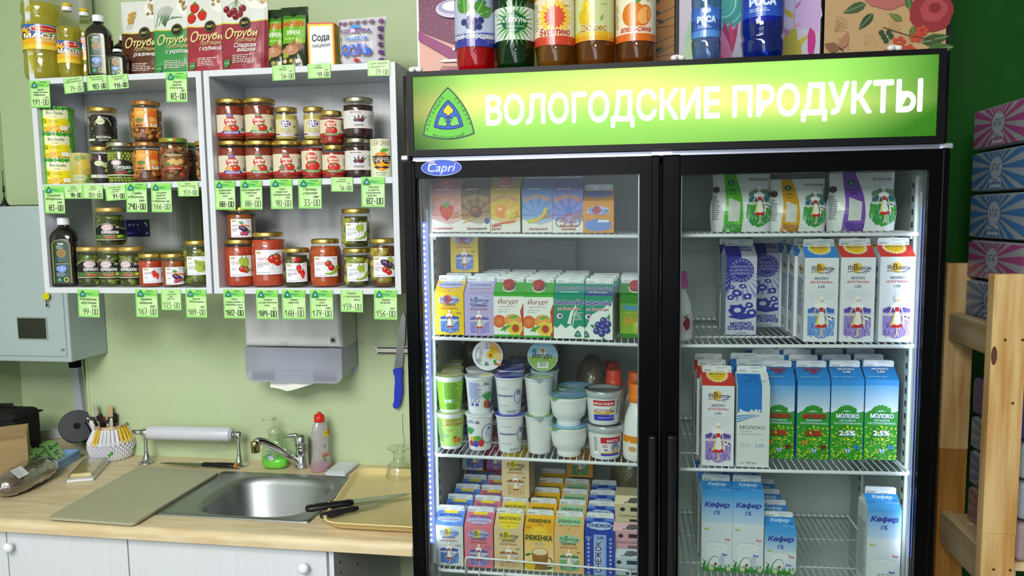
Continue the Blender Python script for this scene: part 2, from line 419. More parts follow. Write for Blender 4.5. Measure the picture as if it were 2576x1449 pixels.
# ================================================================== counter, base cabinets, sink
OAK = mat('light_oak_laminate', 'e0d0ae', .42, col2='cfba92', ns=7, stretch=(1.2, 9, 9), bump=.04, bs=60, spec=.45, detail=6)
YC0 = 1.672; XCR = PY(1036, 1385, YC0).x; XCL = XWL
sFL, sFR, sBL, sBR = PZ(383.3, 1297, ZC), PZ(789, 1317, ZC), PZ(562, 1187, ZC), PZ(887, 1202, ZC)
SX0 = (sFL.x + sBL.x) / 2; SX1 = (sFR.x + sBR.x) / 2; SY0 = (sFL.y + sFR.y) / 2; SY1 = (sBL.y + sBR.y) / 2
scx, scy = (SX0 + SX1) / 2, (SY0 + SY1) / 2
hx0, hx1, hy0, hy1 = SX0 + .02, SX1 - .02, SY0 + .02, SY1 - .02
ct = thing('countertop', 'light oak laminate countertop holding the steel sink', 'countertop', (0, 0, 0))
mb = MB(); T_ = .03; pr = []
for i in range(7): a = PI / 2 * i / 6; pr.append((YC0 + .016 * (1 - sin(a)), ZC - .016 + .016 * cos(a)))
nose = [(hy0, ZC)] + pr + [(YC0, ZC - T_), (hy0, ZC - T_)]
n_ = len(nose); vs_ = [(XCL, y, z) for y, z in nose] + [(XCR, y, z) for y, z in nose]
mb.add(vs_, [tuple(range(n_))[::-1], tuple(range(n_, 2 * n_))] + [(i, (i + 1) % n_, n_ + (i + 1) % n_, n_ + i) for i in range(n_)])
mb.box(XCL, hx0, hy0, YW, ZC - T_, ZC); mb.box(hx1, XCR, hy0, YW, ZC - T_, ZC); mb.box(hx0, hx1, hy1, YW, ZC - T_, ZC); mb.box(XCL, XE, YW, YR, ZC - T_, ZC)
mb.build('worktop', OAK, ct)
MB().box(XCR, XCR + .0015, YC0 + .004, YW, ZC - T_, ZC - .001).build('end_strip', mat('pale_end_strip', 'e6dcc4', .4), ct)
DOORW = mat('white_door_laminate', 'd9dde4', .4, col2='d4d8e0', ns=4, stretch=(20, 20, 1), spec=.4)
YD = 1.70
def base_cabinet(label, xa, xb, knob_px=None, side=False):
	t = thing('base_cabinet', label, 'cabinet', (xa, YD, 0)); w = xb - xa; z1 = ZC - T_
	e = .018 if side else 0
	bd = MB().box(0, w, .019, .035, .1, z1); bd.box(0, .016, .035, YW - YD, .1, z1).box(w - .016, w, .035, YW - YD, .1, z1).box(.016, w - .016, .035, YW - YD, .1, .116).box(.03, w - .03, .05, .07, 0, .1)
	bd.build('carcass', DOORW, t)
	d = MB().rbox(.0015, w - .002 - e, 0, .018, .103, z1 - .006, .0012, 1).build('door', DOORW, t)
	if side: MB().box(w - .012, w, -.002, .019, .1, z1).build('edge_panel', DOORW, t)
	if knob_px:
		k = PY(knob_px[0], knob_px[1], YD)
		T = TR((k.x - xa, 0, k.z)) @ RX
		MB().lathe([(.005, 0), (.005, .012), (.011, .014), (.0135, .02), (.0125, .025), (.007, .0285), (.001, .029)], 20, 0, T).build('knob', mat('white_knob', 'eef0f8', .25), d)
	if side:
		s = MB()
		for px, py in ((879, 1386), (899, 1419), (855, 1414), (857, 1441)):
			q = PX(px, py, xb); s.lathe([(.0028, 0), (.0028, .0012)], 10, 0, TR((w, q.y - YD, q.z)) @ RY)
		tag(s.build('shelf_pin_hole', mat('hole_black', '1c1a16', .8), t), kind='stuff')
	return t
bx1, bx2, bx3 = PY(15, 1340, YD).x, PY(320, 1360, YD).x, PY(840, 1400, YD).x
base_cabinet('white base cabinet at the end of the counter, left of the knobbed doors', XCL, bx1)
base_cabinet('white base cabinet with a round knob under the cutting board', bx1, bx2, (35, 1370))
base_cabinet('white base cabinet with a round knob under the sink', bx2, bx3, (772, 1421), True)
STEEL = mat('brushed_steel', 'a6aaad', .42, 1, col2='a0a4a7', ns=4, bump=.01, bs=300)
CHROME = mat('chrome', 'd5d8da', .08, 1)
sk = thing('sink', 'rectangular stainless steel sink set into the oak countertop', 'sink', (scx, scy, ZC))
def superell(a, b, n, k=72, ox=0, oy=0):
	out = []
	for i in range(k): t = 2 * PI * i / k; c, s = cos(t), sin(t); out.append((ox + a * abs(c) ** (2 / n) * (1 if c >= 0 else -1), oy + b * abs(s) ** (2 / n) * (1 if s >= 0 else -1)))
	return out
aw, ah = (SX1 - SX0) / 2, (SY1 - SY0) / 2
bE = PZ(480, 1279, ZC); bW = PZ(843, 1226, ZC); bT = PZ(672, 1200.5, ZC); bB = PZ(640, 1299, ZC)
bx, by = (bW.x - bE.x) / 2, (bT.y - bB.y) / 2; box_, boy_ = (bW.x + bE.x) / 2 - scx, (bT.y + bB.y) / 2 - scy
print('sink', aw, ah, bx, by, box_, boy_)
mb = MB(); rings = [(superell(aw, ah, 40), 0), (superell(aw, ah, 40), .003), (superell(aw - .006, ah - .006, 30), .005), (superell(aw - .013, ah - .013, 20), .002), (superell(bx + .008, by + .008, 3.6, 72, box_, boy_), .0025), (superell(bx, by, 3.4, 72, box_, boy_), -.002), (superell(bx - .01, by - .01, 3.2, 72, box_, boy_), -.02), (superell(bx - .022, by - .022, 3.2, 72, box_, boy_), -.12), (superell(bx - .05, by - .05, 3, 72, box_, boy_), -.15), (superell(bx * .4, by * .4, 2.4, 72, box_, boy_), -.156), (superell(.03, .03, 2, 72, box_, boy_), -.158)]
vs_, fs_ = [], []
for pts, z in rings: vs_ += [(x, y, z) for x, y in pts]
for j in range(len(rings) - 1):
	for i in range(72): i2 = (i + 1) % 72; fs_.append((j * 72 + i, j * 72 + i2, (j + 1) * 72 + i2, (j + 1) * 72 + i))
fs_.append(tuple((len(rings) - 1) * 72 + i for i in range(72)))
mb.add(vs_, fs_, 0, True); mb.build('basin', STEEL, sk)
MB().lathe([(.032, .0), (.032, .002), (.02, .0025), (.018, -.004)], 24, 0, TR((box_, boy_, -.158))).build('drain', CHROME, sk)
dr = MB(); R_ = random.Random(3)
for i in range(46):
	a = R_.uniform(0, 6.28); r = R_.uniform(.2, .85); dr.ball((box_ + bx * .8 * r * cos(a), boy_ + by * .8 * r * sin(a), -.1535 if r < .6 else -.1505), (R_.uniform(.001, .0024),) * 2 + (.0008,), 0, 6, 4)
tag(dr.build('water_droplets', clear('water', 'ffffff', .2, .02), sk), kind='stuff')
# ================================================================== fridge
BLACK = mat('black_enamel', '040405', .22, spec=.10, col2='050506', ns=8)
BLACKM = mat('black_matte', '08090a', .5, spec=.1, bump=.03, bs=150)
INWH = mat('fridge_liner', 'bcc6c0', .45, spec=.35)
WIRE = mat('white_coated_wire', 'e8ecf2', .35)
FL = thing('drinks_fridge', 'tall black double glass door fridge with lit green sign', 'fridge', (0, 0, 0))
YB0, YB1 = 1.655, 2.19
FX0, FX1 = PY(1008, 409, 1.64).x, PY(2398, 380, 1.64).x
ZDT = PY(1300, 397, YF).z                               # top of the doors
FZ1 = EYE + .318
IX0, IX1 = FX0 + .039, FX1 - .030; ZIT = PY(1300, 425, 1.68).z; ZIB = .30
mb = MB().box(FX0, IX0, YB0, YB1, .08, ZDT).box(IX1, FX1, YB0, YB1, .08, ZDT).box(IX0, IX1, YB1 - .04, YB1, .08, ZDT).box(IX0, IX1, YB0, YB1 - .04, ZIT, ZDT).box(IX0, IX1, YB0, YB1 - .04, .08, ZIB)
mb.build('body', BLACK, FL)
e = .0015
mb = MB().box(IX0, IX0 + e, YB0 + .01, YB1 - .041, ZIB, ZIT).box(IX1 - e, IX1, YB0 + .01, YB1 - .041, ZIB, ZIT).box(IX0, IX1, YB1 - .0415, YB1 - .04, ZIB, ZIT).box(IX0, IX1, YB0 + .01, YB1 - .041, ZIT - e, ZIT).box(IX0, IX1, YB0 + .01, YB1 - .041, ZIB, ZIB + e)
mb.build('liner', INWH, FL)
MB().box(FX0, FX1, YB0 + .02, YB1, ZDT + .012, FZ1).build('top_box', BLACKM, FL)
def doorbox(name, pxl, pxr, gl, gr, pyt, glt):
	"""black framed glass door: frame with an opening, pane behind it"""
	xa, xb = PY(pxl, 420, YF).x + .0006, PY(pxr, 420, YF).x - .0006; ga, gb = PY(gl, 440, YF).x, PY(gr, 440, YF).x; gt = PY((gl + gr) / 2, glt, YF).z; zt = PY(1663, 389.5, YF).z; z0, gz0 = .12, .2
	m = MB().rbox(xa, ga, YF, YF + .045, z0, zt, .004, 2).rbox(gb + .022, xb, YF, YF + .045, z0, zt, .004, 2).box(gb, gb + .024, YF + .0006, YF + .018, z0, zt - .002).box(ga - .002, gb + .002, YF + .0005, YF + .045, gt, zt - .002).box(ga - .002, gb + .002, YF + .0005, YF + .045, z0, gz0)
	d = m.build(name, BLACK, FL)
	MB().box(ga - .004, gb + .004, YF + .012, YF + .016, gz0 - .004, gt + .004).build('glass_pane', clear('door_glass', 'eff3f1', .017, .01), d)
	g = MB()
	for x0, x1 in ((ga, ga + .003), (gb - .003, gb)): g.box(x0, x1, YF + .02, YF + .024, gz0, gt)
	g.build('gasket_strip', mat('aluminium_strip', '8d9298', .3, 1), d)
	return d, ga, gb, gt
dL, gLa, gLb, gLt = doorbox('door', 1031, 1663, 1047, 1609, 402, 443)
dRr, gRa, gRb, gRt = doorbox('door', 1664, 2391, 1714, 2338, 384, 433)
for d, px in ((dL, 1641), (dRr, 1688)):
	a = PY(px, 1088, YF); mb = MB().rbox(a.x - .009, a.x + .009, YF - .026, YF - .006, .55, a.z, .006, 3)
	mb.box(a.x - .006, a.x + .006, YF - .008, YF, a.z - .03, a.z - .01).box(a.x - .006, a.x + .006, YF - .008, YF, .57, .59); mb.build('handle', mat('black_handle', '08080a', .2), d)
b_ = PY(1111, 422, YF); k_ = sx_(1111, 422, YF)
A = Art(); A.ell(0, 0, 51 * k_, 20 * k_, 'a9c4ef', 40); A.ell(0, 0, 49.5 * k_, 18.6 * k_, '2a63e0', 40, col2='1d39b4'); A.text('Capri', .001, -.0085, .019, 'd8e6ff', sh=.28, w=.062, fit=True)
A.line([(-.029, .004), (-.024, .0115), (-.014, .013)], .002, 'd8e6ff')
bd = MB().lathe([(1, 0), (1, .002), (.96, .003)], 40, 0, TR((b_.x, YF, b_.z)) @ RX @ Matrix.Diagonal((51 * k_, 20 * k_, 1, 1))).build('oval_badge', mat('badge_blue', '2450c8', .3), dL)
A.build('badge_print', flat((b_.x, YF - .003, b_.z), (1, 0, 0), (0, 0, 1), (0, -1, 0)), bd, PG, base=3e-4)
# sign box
YSG = 1.592
pa, pb = PY(1036, 192, YSG), PY(2357, 343, YSG); sxa, sxb = PY(1022, 182, YSG).x, PY(2383, 121, YSG).x
sz1 = PY(1700, 151, YSG).z; sz0 = PY(1700, 376, YSG).z; pz1 = PY(1700, 164, YSG).z; pz0 = PY(1700, 359.5, YSG).z
ob, oc = PY(1000, 190, 1.655).x, PY(2408, 125, 1.655).x
def ringframe(mb, y0, y1):
	for x0, x1, z0, z1 in ((sxa, pa.x, sz0, sz1), (pb.x, sxb, sz0, sz1), (pa.x, pb.x, sz0, pz0), (pa.x, pb.x, pz1, sz1)): mb.box(x0, x1, y0, y1, z0, z1)
mb = MB(); ringframe(mb, YSG, YSG + .02)
hz = sz1 - .012; v8 = [(sxa, YSG + .01, sz0), (sxb, YSG + .01, sz0), (oc, YB0 + .04, sz0), (ob, YB0 + .04, sz0), (sxa, YSG + .01, sz1), (sxb, YSG + .01, sz1), (oc, YB0 + .04, hz), (ob, YB0 + .04, hz)]
mb.add(v8, [(3, 2, 1, 0), (4, 5, 6, 7), (1, 2, 6, 5), (2, 3, 7, 6), (3, 0, 4, 7)])
mb.build('sign_frame', mat('sign_black', '0a0b0e', .4, spec=.18), FL)
# backlit face: colour print times the tube light behind it
w_, h_ = pb.x - pa.x, pz1 - pz0; NX, NZ = 96, 20; V, F, C = [], [], []
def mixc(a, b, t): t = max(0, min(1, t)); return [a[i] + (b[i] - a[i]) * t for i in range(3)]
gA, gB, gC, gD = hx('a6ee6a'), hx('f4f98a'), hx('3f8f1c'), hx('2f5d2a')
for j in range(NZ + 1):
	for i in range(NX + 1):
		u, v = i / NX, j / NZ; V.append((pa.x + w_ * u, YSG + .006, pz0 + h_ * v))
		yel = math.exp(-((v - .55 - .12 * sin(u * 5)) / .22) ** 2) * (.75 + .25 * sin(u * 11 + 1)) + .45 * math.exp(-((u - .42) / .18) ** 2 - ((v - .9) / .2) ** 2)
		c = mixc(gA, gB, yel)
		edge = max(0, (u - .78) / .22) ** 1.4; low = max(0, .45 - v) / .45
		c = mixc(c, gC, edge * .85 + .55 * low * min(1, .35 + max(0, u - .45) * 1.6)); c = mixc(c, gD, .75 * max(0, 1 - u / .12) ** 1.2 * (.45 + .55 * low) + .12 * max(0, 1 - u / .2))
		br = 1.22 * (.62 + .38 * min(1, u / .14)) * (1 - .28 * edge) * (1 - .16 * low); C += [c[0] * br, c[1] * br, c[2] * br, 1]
for j in range(NZ):
	for i in range(NX): q = j * (NX + 1) + i; F.append((q, q + 1, q + NX + 2, q + NX + 1))
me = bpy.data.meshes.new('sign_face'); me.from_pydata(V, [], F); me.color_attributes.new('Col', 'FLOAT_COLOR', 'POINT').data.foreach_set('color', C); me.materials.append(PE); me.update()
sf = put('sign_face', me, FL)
def onsign(px, py): p = PY(px, py, YSG + .006); return p.x - pa.x, p.z - pz0
A = Art()
zl0 = (onsign(1221, 311)[1] + onsign(2318, 281)[1]) / 2
for ch, xl, xr in (('ВОЛОГОДСКИЕ', 1221, 1812), ('ПРОДУКТЫ', 1842, 2321)):
	x0, _ = onsign(xl, 250); x1, _ = onsign(xr, 250); A.text(ch, (x0 + x1) / 2, zl0, .0595, (1.6, 1.6, 1.6), w=x1 - x0, fit=True, off=.03)
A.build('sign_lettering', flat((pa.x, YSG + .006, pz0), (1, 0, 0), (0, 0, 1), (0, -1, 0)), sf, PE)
def tri(cx, cy, R, k=1.0, n=14):
	"""rounded three-sided shield; R reaches the tip"""
	P = [(0, 1.0), (-.92, -.62), (.92, -.62)]; out = []
	for i in range(3):
		a, b = P[i], P[(i + 1) % 3]; mx, my = (a[0] + b[0]) / 2, (a[1] + b[1]) / 2; l = math.hypot(mx, my + .08); nx, ny = mx / l, (my + .08) / l
		for q in range(n): t = q / n; s = 4 * t * (1 - t) * .17; out.append((cx + R * (a[0] + (b[0] - a[0]) * t + nx * s), cy + R * k * (a[1] + (b[1] - a[1]) * t + ny * s)))
	return out
def emblem(A, cx, cy, R, full=False, out='2f8f3c', inn='2d6fb4', rim='2a5a48'):
	A.poly(tri(cx, cy, R), rim); A.poly(tri(cx, cy, R * .93), out)
	A.poly(tri(cx, cy, R * .57), rim if not full else '2b3f86'); A.poly(tri(cx, cy, R * .52), inn)
	if not full: A.ell(cx, cy + R * .1, R * .12, R * .15, 'f0f4d0', 8); A.ell(cx - R * .16, cy - R * .14, R * .11, R * .12, 'd8ecd8', 8); A.ell(cx + R * .16, cy - R * .14, R * .11, R * .12, 'd8ecd8', 8)
	return A
A = Art(); ex, ey = onsign(1128, 293); R = .0625
emblem(A, ex, ey, R, True, '7fe05a', '4a7be0', '55705f')
for bxx, byy, a, c in ((0, .2, 0, 'f0e84a'), (-.2, -.17, 2.1, '8fe86a'), (.2, -.17, -2.1, '8fe86a')):
	for k, cc in ((1.22, '2b3f86'), (1, c)):
		ca, sa = cos(a), sin(a); pts = [(0, .21), (.17, .02), (.16, -.08), (.06, -.1), (.05, -.16), (-.05, -.16), (-.06, -.1), (-.16, -.08), (-.17, .02)]
		A.poly([(ex + R * (bxx + k * (x * ca - y * sa)), ey + R * (byy + k * (x * sa + y * ca))) for x, y in pts], cc)
A.ring(ex, ey - R * .1, R * .13, R * .1, R * .03, '2b3f86', 16)
for word, (ax, ay), (qx, qy), bulge in (('настоящий', (-.72, -.5), (-.1, .64), .1), ('продукт', (.18, .6), (.70, -.36), .1), ('вологодский', (-.58, -.65), (.58, -.65), -.12)):
	n = len(word)
	for i, ch in enumerate(word):
		t = (i + .5) / n; dx, dy = qx - ax, qy - ay; l = math.hypot(dx, dy); nx, ny = (-dy / l, dx / l); s = 4 * t * (1 - t) * abs(bulge) * (1 if bulge > 0 else -1); ds = 4 * (1 - 2 * t) * abs(bulge) * (1 if bulge > 0 else -1)
		A.text(ch, ex + R * (ax + dx * t + nx * s), ey + R * (ay + dy * t + ny * s), R * .125, '2c5a34', rot=math.atan2(dy + ny * ds, dx + nx * ds))
A.build('sign_emblem', flat((pa.x, YSG + .006, pz0), (1, 0, 0), (0, 0, 1), (0, -1, 0)), sf, PE, base=5e-4)
# metal rail between sign and doors; a glowing block imitates its highlight
MB().box(sxa + .004, PY(2393, 372, 1.62).x, 1.612, 1.64, ZDT - .002, sz0 - .001).build('seam_rail', mat('brushed_rail', 'b9bdcc', .35, 1), FL)
MB().box(PY(1640, 398, 1.62).x, PY(1690, 398, 1.62).x, 1.606, 1.612, ZDT, sz0 - .004).build('seam_highlight', mat('seam_highlight_glow', 'dfe6ff', .5, emit=2.2), FL)
for px in (1024, 2377):
	q = PY(px, 398 if px < 2000 else 368, 1.62); MB().rbox(q.x - .008, q.x + .008, 1.60, 1.63, q.z - .006, q.z + .005, .002, 1).build('hinge', mat('hinge_steel', 'c8cad6', .35, .8), FL)
# light strips
LED = mat('led_strip_diffuser', '7f8cff', .5, emit=1.7); LEDD = mat('led_dot', 'eef0ff', .5, emit=10)
for pxa, ya, yb, sg in ((1069, 560, 1362, 1), (2322, 520, 1402, -1)):
	t0, b0 = PY(pxa, ya, 1.668), PY(pxa, yb, 1.668); x = IX0 + .002 if sg > 0 else IX1 - .002
	x = PY(pxa, 800, 1.665).x + .0055 * sg
	m = MB().box(x - .007, x + .007, 1.664, 1.672, b0.z - .05, t0.z + .03); m.build('led_channel', mat('led_channel_white', 'dfe3ee', .4), FL)
	s = MB().box(x - .0065, x + .0065, 1.662, 1.664, b0.z, t0.z).build('led_strip', LED, FL)
	d = MB(); n = 58
	for i in range(n):
		z = b0.z + (t0.z - b0.z) * (i + .5) / n; d.lathe([(.0026, 0), (.0018, .001)], 8, 0, TR((x - .002 * sg, 1.662, z)) @ RX)
	tag(d.build('led_dots', LEDD, s), kind='stuff')
	inn = IX0 if sg > 0 else IX1
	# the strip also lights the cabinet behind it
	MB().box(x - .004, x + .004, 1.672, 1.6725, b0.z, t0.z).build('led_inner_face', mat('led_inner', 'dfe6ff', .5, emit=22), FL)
# perforated shelf rails on the liner
for xx, sg in ((IX0 + e, 1), (IX1 - e, -1)):
	for yy in (1.74, 2.05):
		r = MB().box(min(xx, xx + sg * .006), max(xx, xx + sg * .006), yy - .012, yy + .012, ZIB + .02, ZIT - .03).build('shelf_rail', mat('rail_white', 'ccd3d0', .4), FL)
		h = MB(); z = ZIB + .05
		while z < ZIT - .05: h.box(min(xx + sg * .0058, xx + sg * .0066), max(xx + sg * .0058, xx + sg * .0066), yy - .004, yy + .004, z - .006, z + .006); z += .028
		tag(h.build('rail_slots', mat('slot_dark', '1a1d1c', .7), r), kind='stuff')
MB().box((gLb + gRa) / 2 - .02, (gLb + gRa) / 2 + .02, YB1 - .06, YB1 - .0416, ZIB, ZIT).build('rear_divider', INWH, FL)
# ================================================================== wire shelves of the fridge
def shelf(label, pl, pr, xa, xb, yf=1.685, yb=2.12):
	"""white wire shelf whose front rod runs through two pixels; returns height of its top as a function of x"""
	a, b = PY(pl[0], pl[1], yf), PY(pr[0], pr[1], yf); k = (b.z - a.z) / (b.x - a.x)
	z = lambda x: a.z + (x - a.x) * k
	t = thing('wire_shelf', label, 'shelf', (0, 0, 0)); r = .0042
	MB().tube([(xa, yb, z(xa)), (xa, yf + .012, z(xa)), (xa + .004, yf + .003, z(xa)), (xa + .012, yf, z(xa)), (xb - .012, yf, z(xb)), (xb - .004, yf + .003, z(xb)), (xb, yf + .012, z(xb)), (xb, yb, z(xb)), (xb - .01, yb, z(xb)), (xa + .01, yb, z(xa))], r, 8, closed=True).build('shelf_frame', WIRE, t)
	m = MB(); x = xa + .014
	while x < xb - .008: m.tube([(x, yf - .001, z(x) + .0025), (x, yf + .004, z(x) + .0052), (x, yb, z(x) + .0052)], .0014, 4); x += .0146
	tag(m.build('shelf_wires', WIRE, t), kind='stuff')
	s = MB()
	for yy in (1.80, 1.96): s.tube([(xa, yy, z(xa) + .0012), (xb, yy, z(xb) + .0012)], .0028, 6)
	s.build('cross_rod', WIRE, t)
	for xx in (xa - .004, xb + .004): MB().box(xx - .004, xx + .004, 1.735, 1.75, z(xx) - .012, z(xx) + .001).build('shelf_clip', WIRE, t)
	return lambda x: z(x) + .0068
LXA, LXB = IX0 + .012, (gLb + gRa) / 2 - .026; RXA, RXB = (gLb + gRa) / 2 + .026, IX1 - .012
zL1 = shelf('top left wire shelf under the six flavoured milk cartons', (1086, 591.5), (1608, 594.8), LXA, LXB)
zL2 = shelf('wire shelf under the yoghurt cartons with red caps', (1098, 851), (1608, 868), LXA, LXB)
zL3 = shelf('wire shelf under the stacked plastic yoghurt cups', (1105, 1145), (1605, 1169.5), LXA, LXB)
zL4 = shelf('lowest left wire shelf crowded with small cartons', (1110, 1434), (1600, 1466), LXA, LXB)
zR1 = shelf('top right wire shelf under the cottage cheese bags', (1715, 593), (2299, 589), RXA, RXB)
zR2 = shelf('wire shelf under the tall red and blue topped milk cartons', (1714, 870), (2284, 871.5), RXA, RXB)
zR3 = shelf('wire shelf under the tall green meadow milk cartons', (1712, 1180), (2271, 1192), RXA, RXB)
zR4 = shelf('lowest right wire shelf, half empty, under the kefir cartons', (1709, 1472), (2262, 1496), RXA, RXB)
# price rail guard on the lowest left shelf
t = thing('wire_guard', 'low white wire guard across the front of the lowest left shelf', 'wire guard', (0, 0, 0))
q0, q1 = PY(1170, 1401, 1.672), PY(1586, 1435, 1.672); zz = zL4(q0.x) - .004
MB().tube([(q0.x, 1.676, zz - .004), (q0.x, 1.674, q0.z - .008), (q0.x + .003, 1.672, q0.z - .002), (q0.x + .009, 1.672, q0.z), (q1.x - .009, 1.672, q1.z), (q1.x - .003, 1.672, q1.z - .002), (q1.x, 1.674, q1.z - .008), (q1.x, 1.676, zL4(q1.x) - .008)], .0024, 8).build('guard_rail', WIRE, t)
q0 = PY(1205, 1436, 1.668); MB().tube([(q0.x, 1.67, q0.z), (q0.x + .002, 1.66, q0.z - .012), (q0.x + .3, 1.66, zL4(q0.x + .3) - .03)], .0022, 8).tube([(q0.x + .06, 1.672, q0.z), (q0.x + .055, 1.66, q0.z - .014)], .002, 6).build('label_holder', WIRE, t)
# ================================================================== gable-top cartons
PAPER = {}
def paper(c):
	if c not in PAPER: PAPER[c] = mat('carton_board_' + c, c, .42, spec=.4)
	return PAPER[c]
W0, D0 = .0704, .0704
BIG = (183, 24, 15); SML = (100, 25, 12.5)
def gmap(hb, hg, d=D0):
	sl = math.hypot(hg, d / 2)
	def f(x, y, o):
		if y <= hb + 1e-6: return (x, -d / 2 - o, y)
		if y <= hb + sl + 1e-6: t = (y - hb) / sl; return (x, -d / 2 * (1 - t) - o * hg / sl, hb + hg * t + o * d / 2 / sl)
		return (x, -.0017 - o, hb + hg + y - hb - sl)
	return f, sl
CK = {}
def carton(key, label, loc, rz=0, group=None, name='milk_carton'):
	"""gable-top carton: body, top seal, front print, side print where it shows, screw cap where it has one"""
	if key in CK: return dup(CK[key], loc, label, rz, group or CK[key].get('group'))
	size, body, draw, cap, side = DESIGN[key]; hb, hg, hf = [q / 1000 for q in size]
	t = thing(name, label, 'carton', loc, rz, group)
	w, d = W0 / 2 - .0004, D0 / 2; i = .017; m = MB()
	v = [(-w, -d, 0), (w, -d, 0), (w, d, 0), (-w, d, 0), (-w, -d, hb), (w, -d, hb), (w, d, hb), (-w, d, hb), (-w + .001, 0, hb + hg), (w - .001, 0, hb + hg), (-w + i, 0, hb + hg * .62), (w - i, 0, hb + hg * .62)]
	m.add(v, [(3, 2, 1, 0), (0, 1, 5, 4), (1, 2, 6, 5), (2, 3, 7, 6), (3, 0, 4, 7), (4, 5, 9, 8), (6, 7, 8, 9), (5, 11, 9), (6, 9, 11), (5, 6, 11), (4, 8, 10), (7, 10, 8), (4, 10, 7)]); m.build('body', paper(body), t)
	fw = .032; r = .004; z0 = hb + hg - .001; z1 = hb + hg + hf
	MB().prism([(-fw, z0), (fw, z0), (fw, z1 - r), (fw - r * .3, z1 - r * .3), (fw - r, z1), (-fw + r, z1), (-fw + r * .3, z1 - r * .3), (-fw, z1 - r)], -.0015, .0015).build('top_seal', paper('e4e9ee'), t)
	f, sl = gmap(hb, hg); A = Art(); A.at(0, 0, .001); H = hb * 1000; G = H + sl * 1000; draw(A, H, G, hf * 1000)
	A.build('front_print', f, t, ys=(hb, hb + sl), clip=((0, -.0348, 1), (0, .0348, 0), (1, .0003, 1)))
	if side:
		B = Art(); B.at(0, 0, .001); side(B, H); B.build('side_print', flat((-w, 0, 0), (0, -1, 0), (0, 0, 1), (-1, 0, 0)), t)
	if cap:
		n = Vector((0, -hg, D0 / 2)).normalized(); p = Vector((0, -D0 / 4, hb + hg * .5)); T = TR(p) @ Vector((0, 0, 1)).rotation_difference(n).to_matrix().to_4x4()
		MB().lathe([(.0155, 0), (.0155, .002)], 20, 0, T).build('cap_collar', paper('f2f2f0'), t)
		MB().lathe([(.0135, .002), (.0135, .0145), (.0125, .016)], 24, 0, T, mod=lambda a, z: 1 + (.015 if int(a * 24 / PI) % 2 else -.01)).build('screw_cap', mat('cap_' + cap, cap, .35), t)
	CK[key] = t; return t
def fin(a, G, hf, col='555c70', arrow='232a45', al=1):
	a.rect(-31.5, G + 1, 31.5, G + hf - 1, 'e6ebef'); a.lines(-28, G + 2, G + 6, 24, 2, col, seed=3); a.lines(-2, G + hf * .55, G + hf - 2, 30, 2, 'a6acb8', seed=5); a.lines(0, G + 1.6, G + 3.4, 22, 1, '30354a', seed=8)
	s = 28 * al; a.poly([(s - 1.5 * al, G + 5.5), (s - 1.5 * al, G + 2), (s + 1.5 * al, G + 3.8)], arrow)
def vlogo(a, cx, cy, w, col='2a2a55', sun='f4c21a', plate=None):
	k = w / 50
	if plate: a.blob(cx, cy, 29 * k, 11 * k, plate, 4, 26, .1)
	if sun: a.star(cx - 4 * k, cy + 1.5 * k, 12 * k, 9.5 * k, 16, sun); a.ell(cx - 4 * k, cy + 1.5 * k, 9 * k, 9 * k, sun)
	a.text('Из', cx - 17.5 * k, cy - 4 * k, 10.5 * k, col, off=.02, w=10 * k); a.text('В', cx - 6.4 * k, cy - 4.6 * k, 13 * k, col, off=.025, w=8.5 * k); a.text('ологды', cx + 12 * k, cy - 4 * k, 9 * k, col, off=.02, w=27 * k, fit=True)
	p = [(cx + (-24 + 48 * t) * k, cy + (-8.6 + 1.6 * sin(t * 9)) * k) for t in [i / 14 for i in range(15)]]
	a.line(p, 1.1 * k, col); a.line([(x, y - 2 * k) for x, y in p[:9]], .8 * k, sun or col); a.ring(cx + 13 * k, cy - 10.5 * k, 4 * k, 2.6 * k, .8 * k, col, 14)
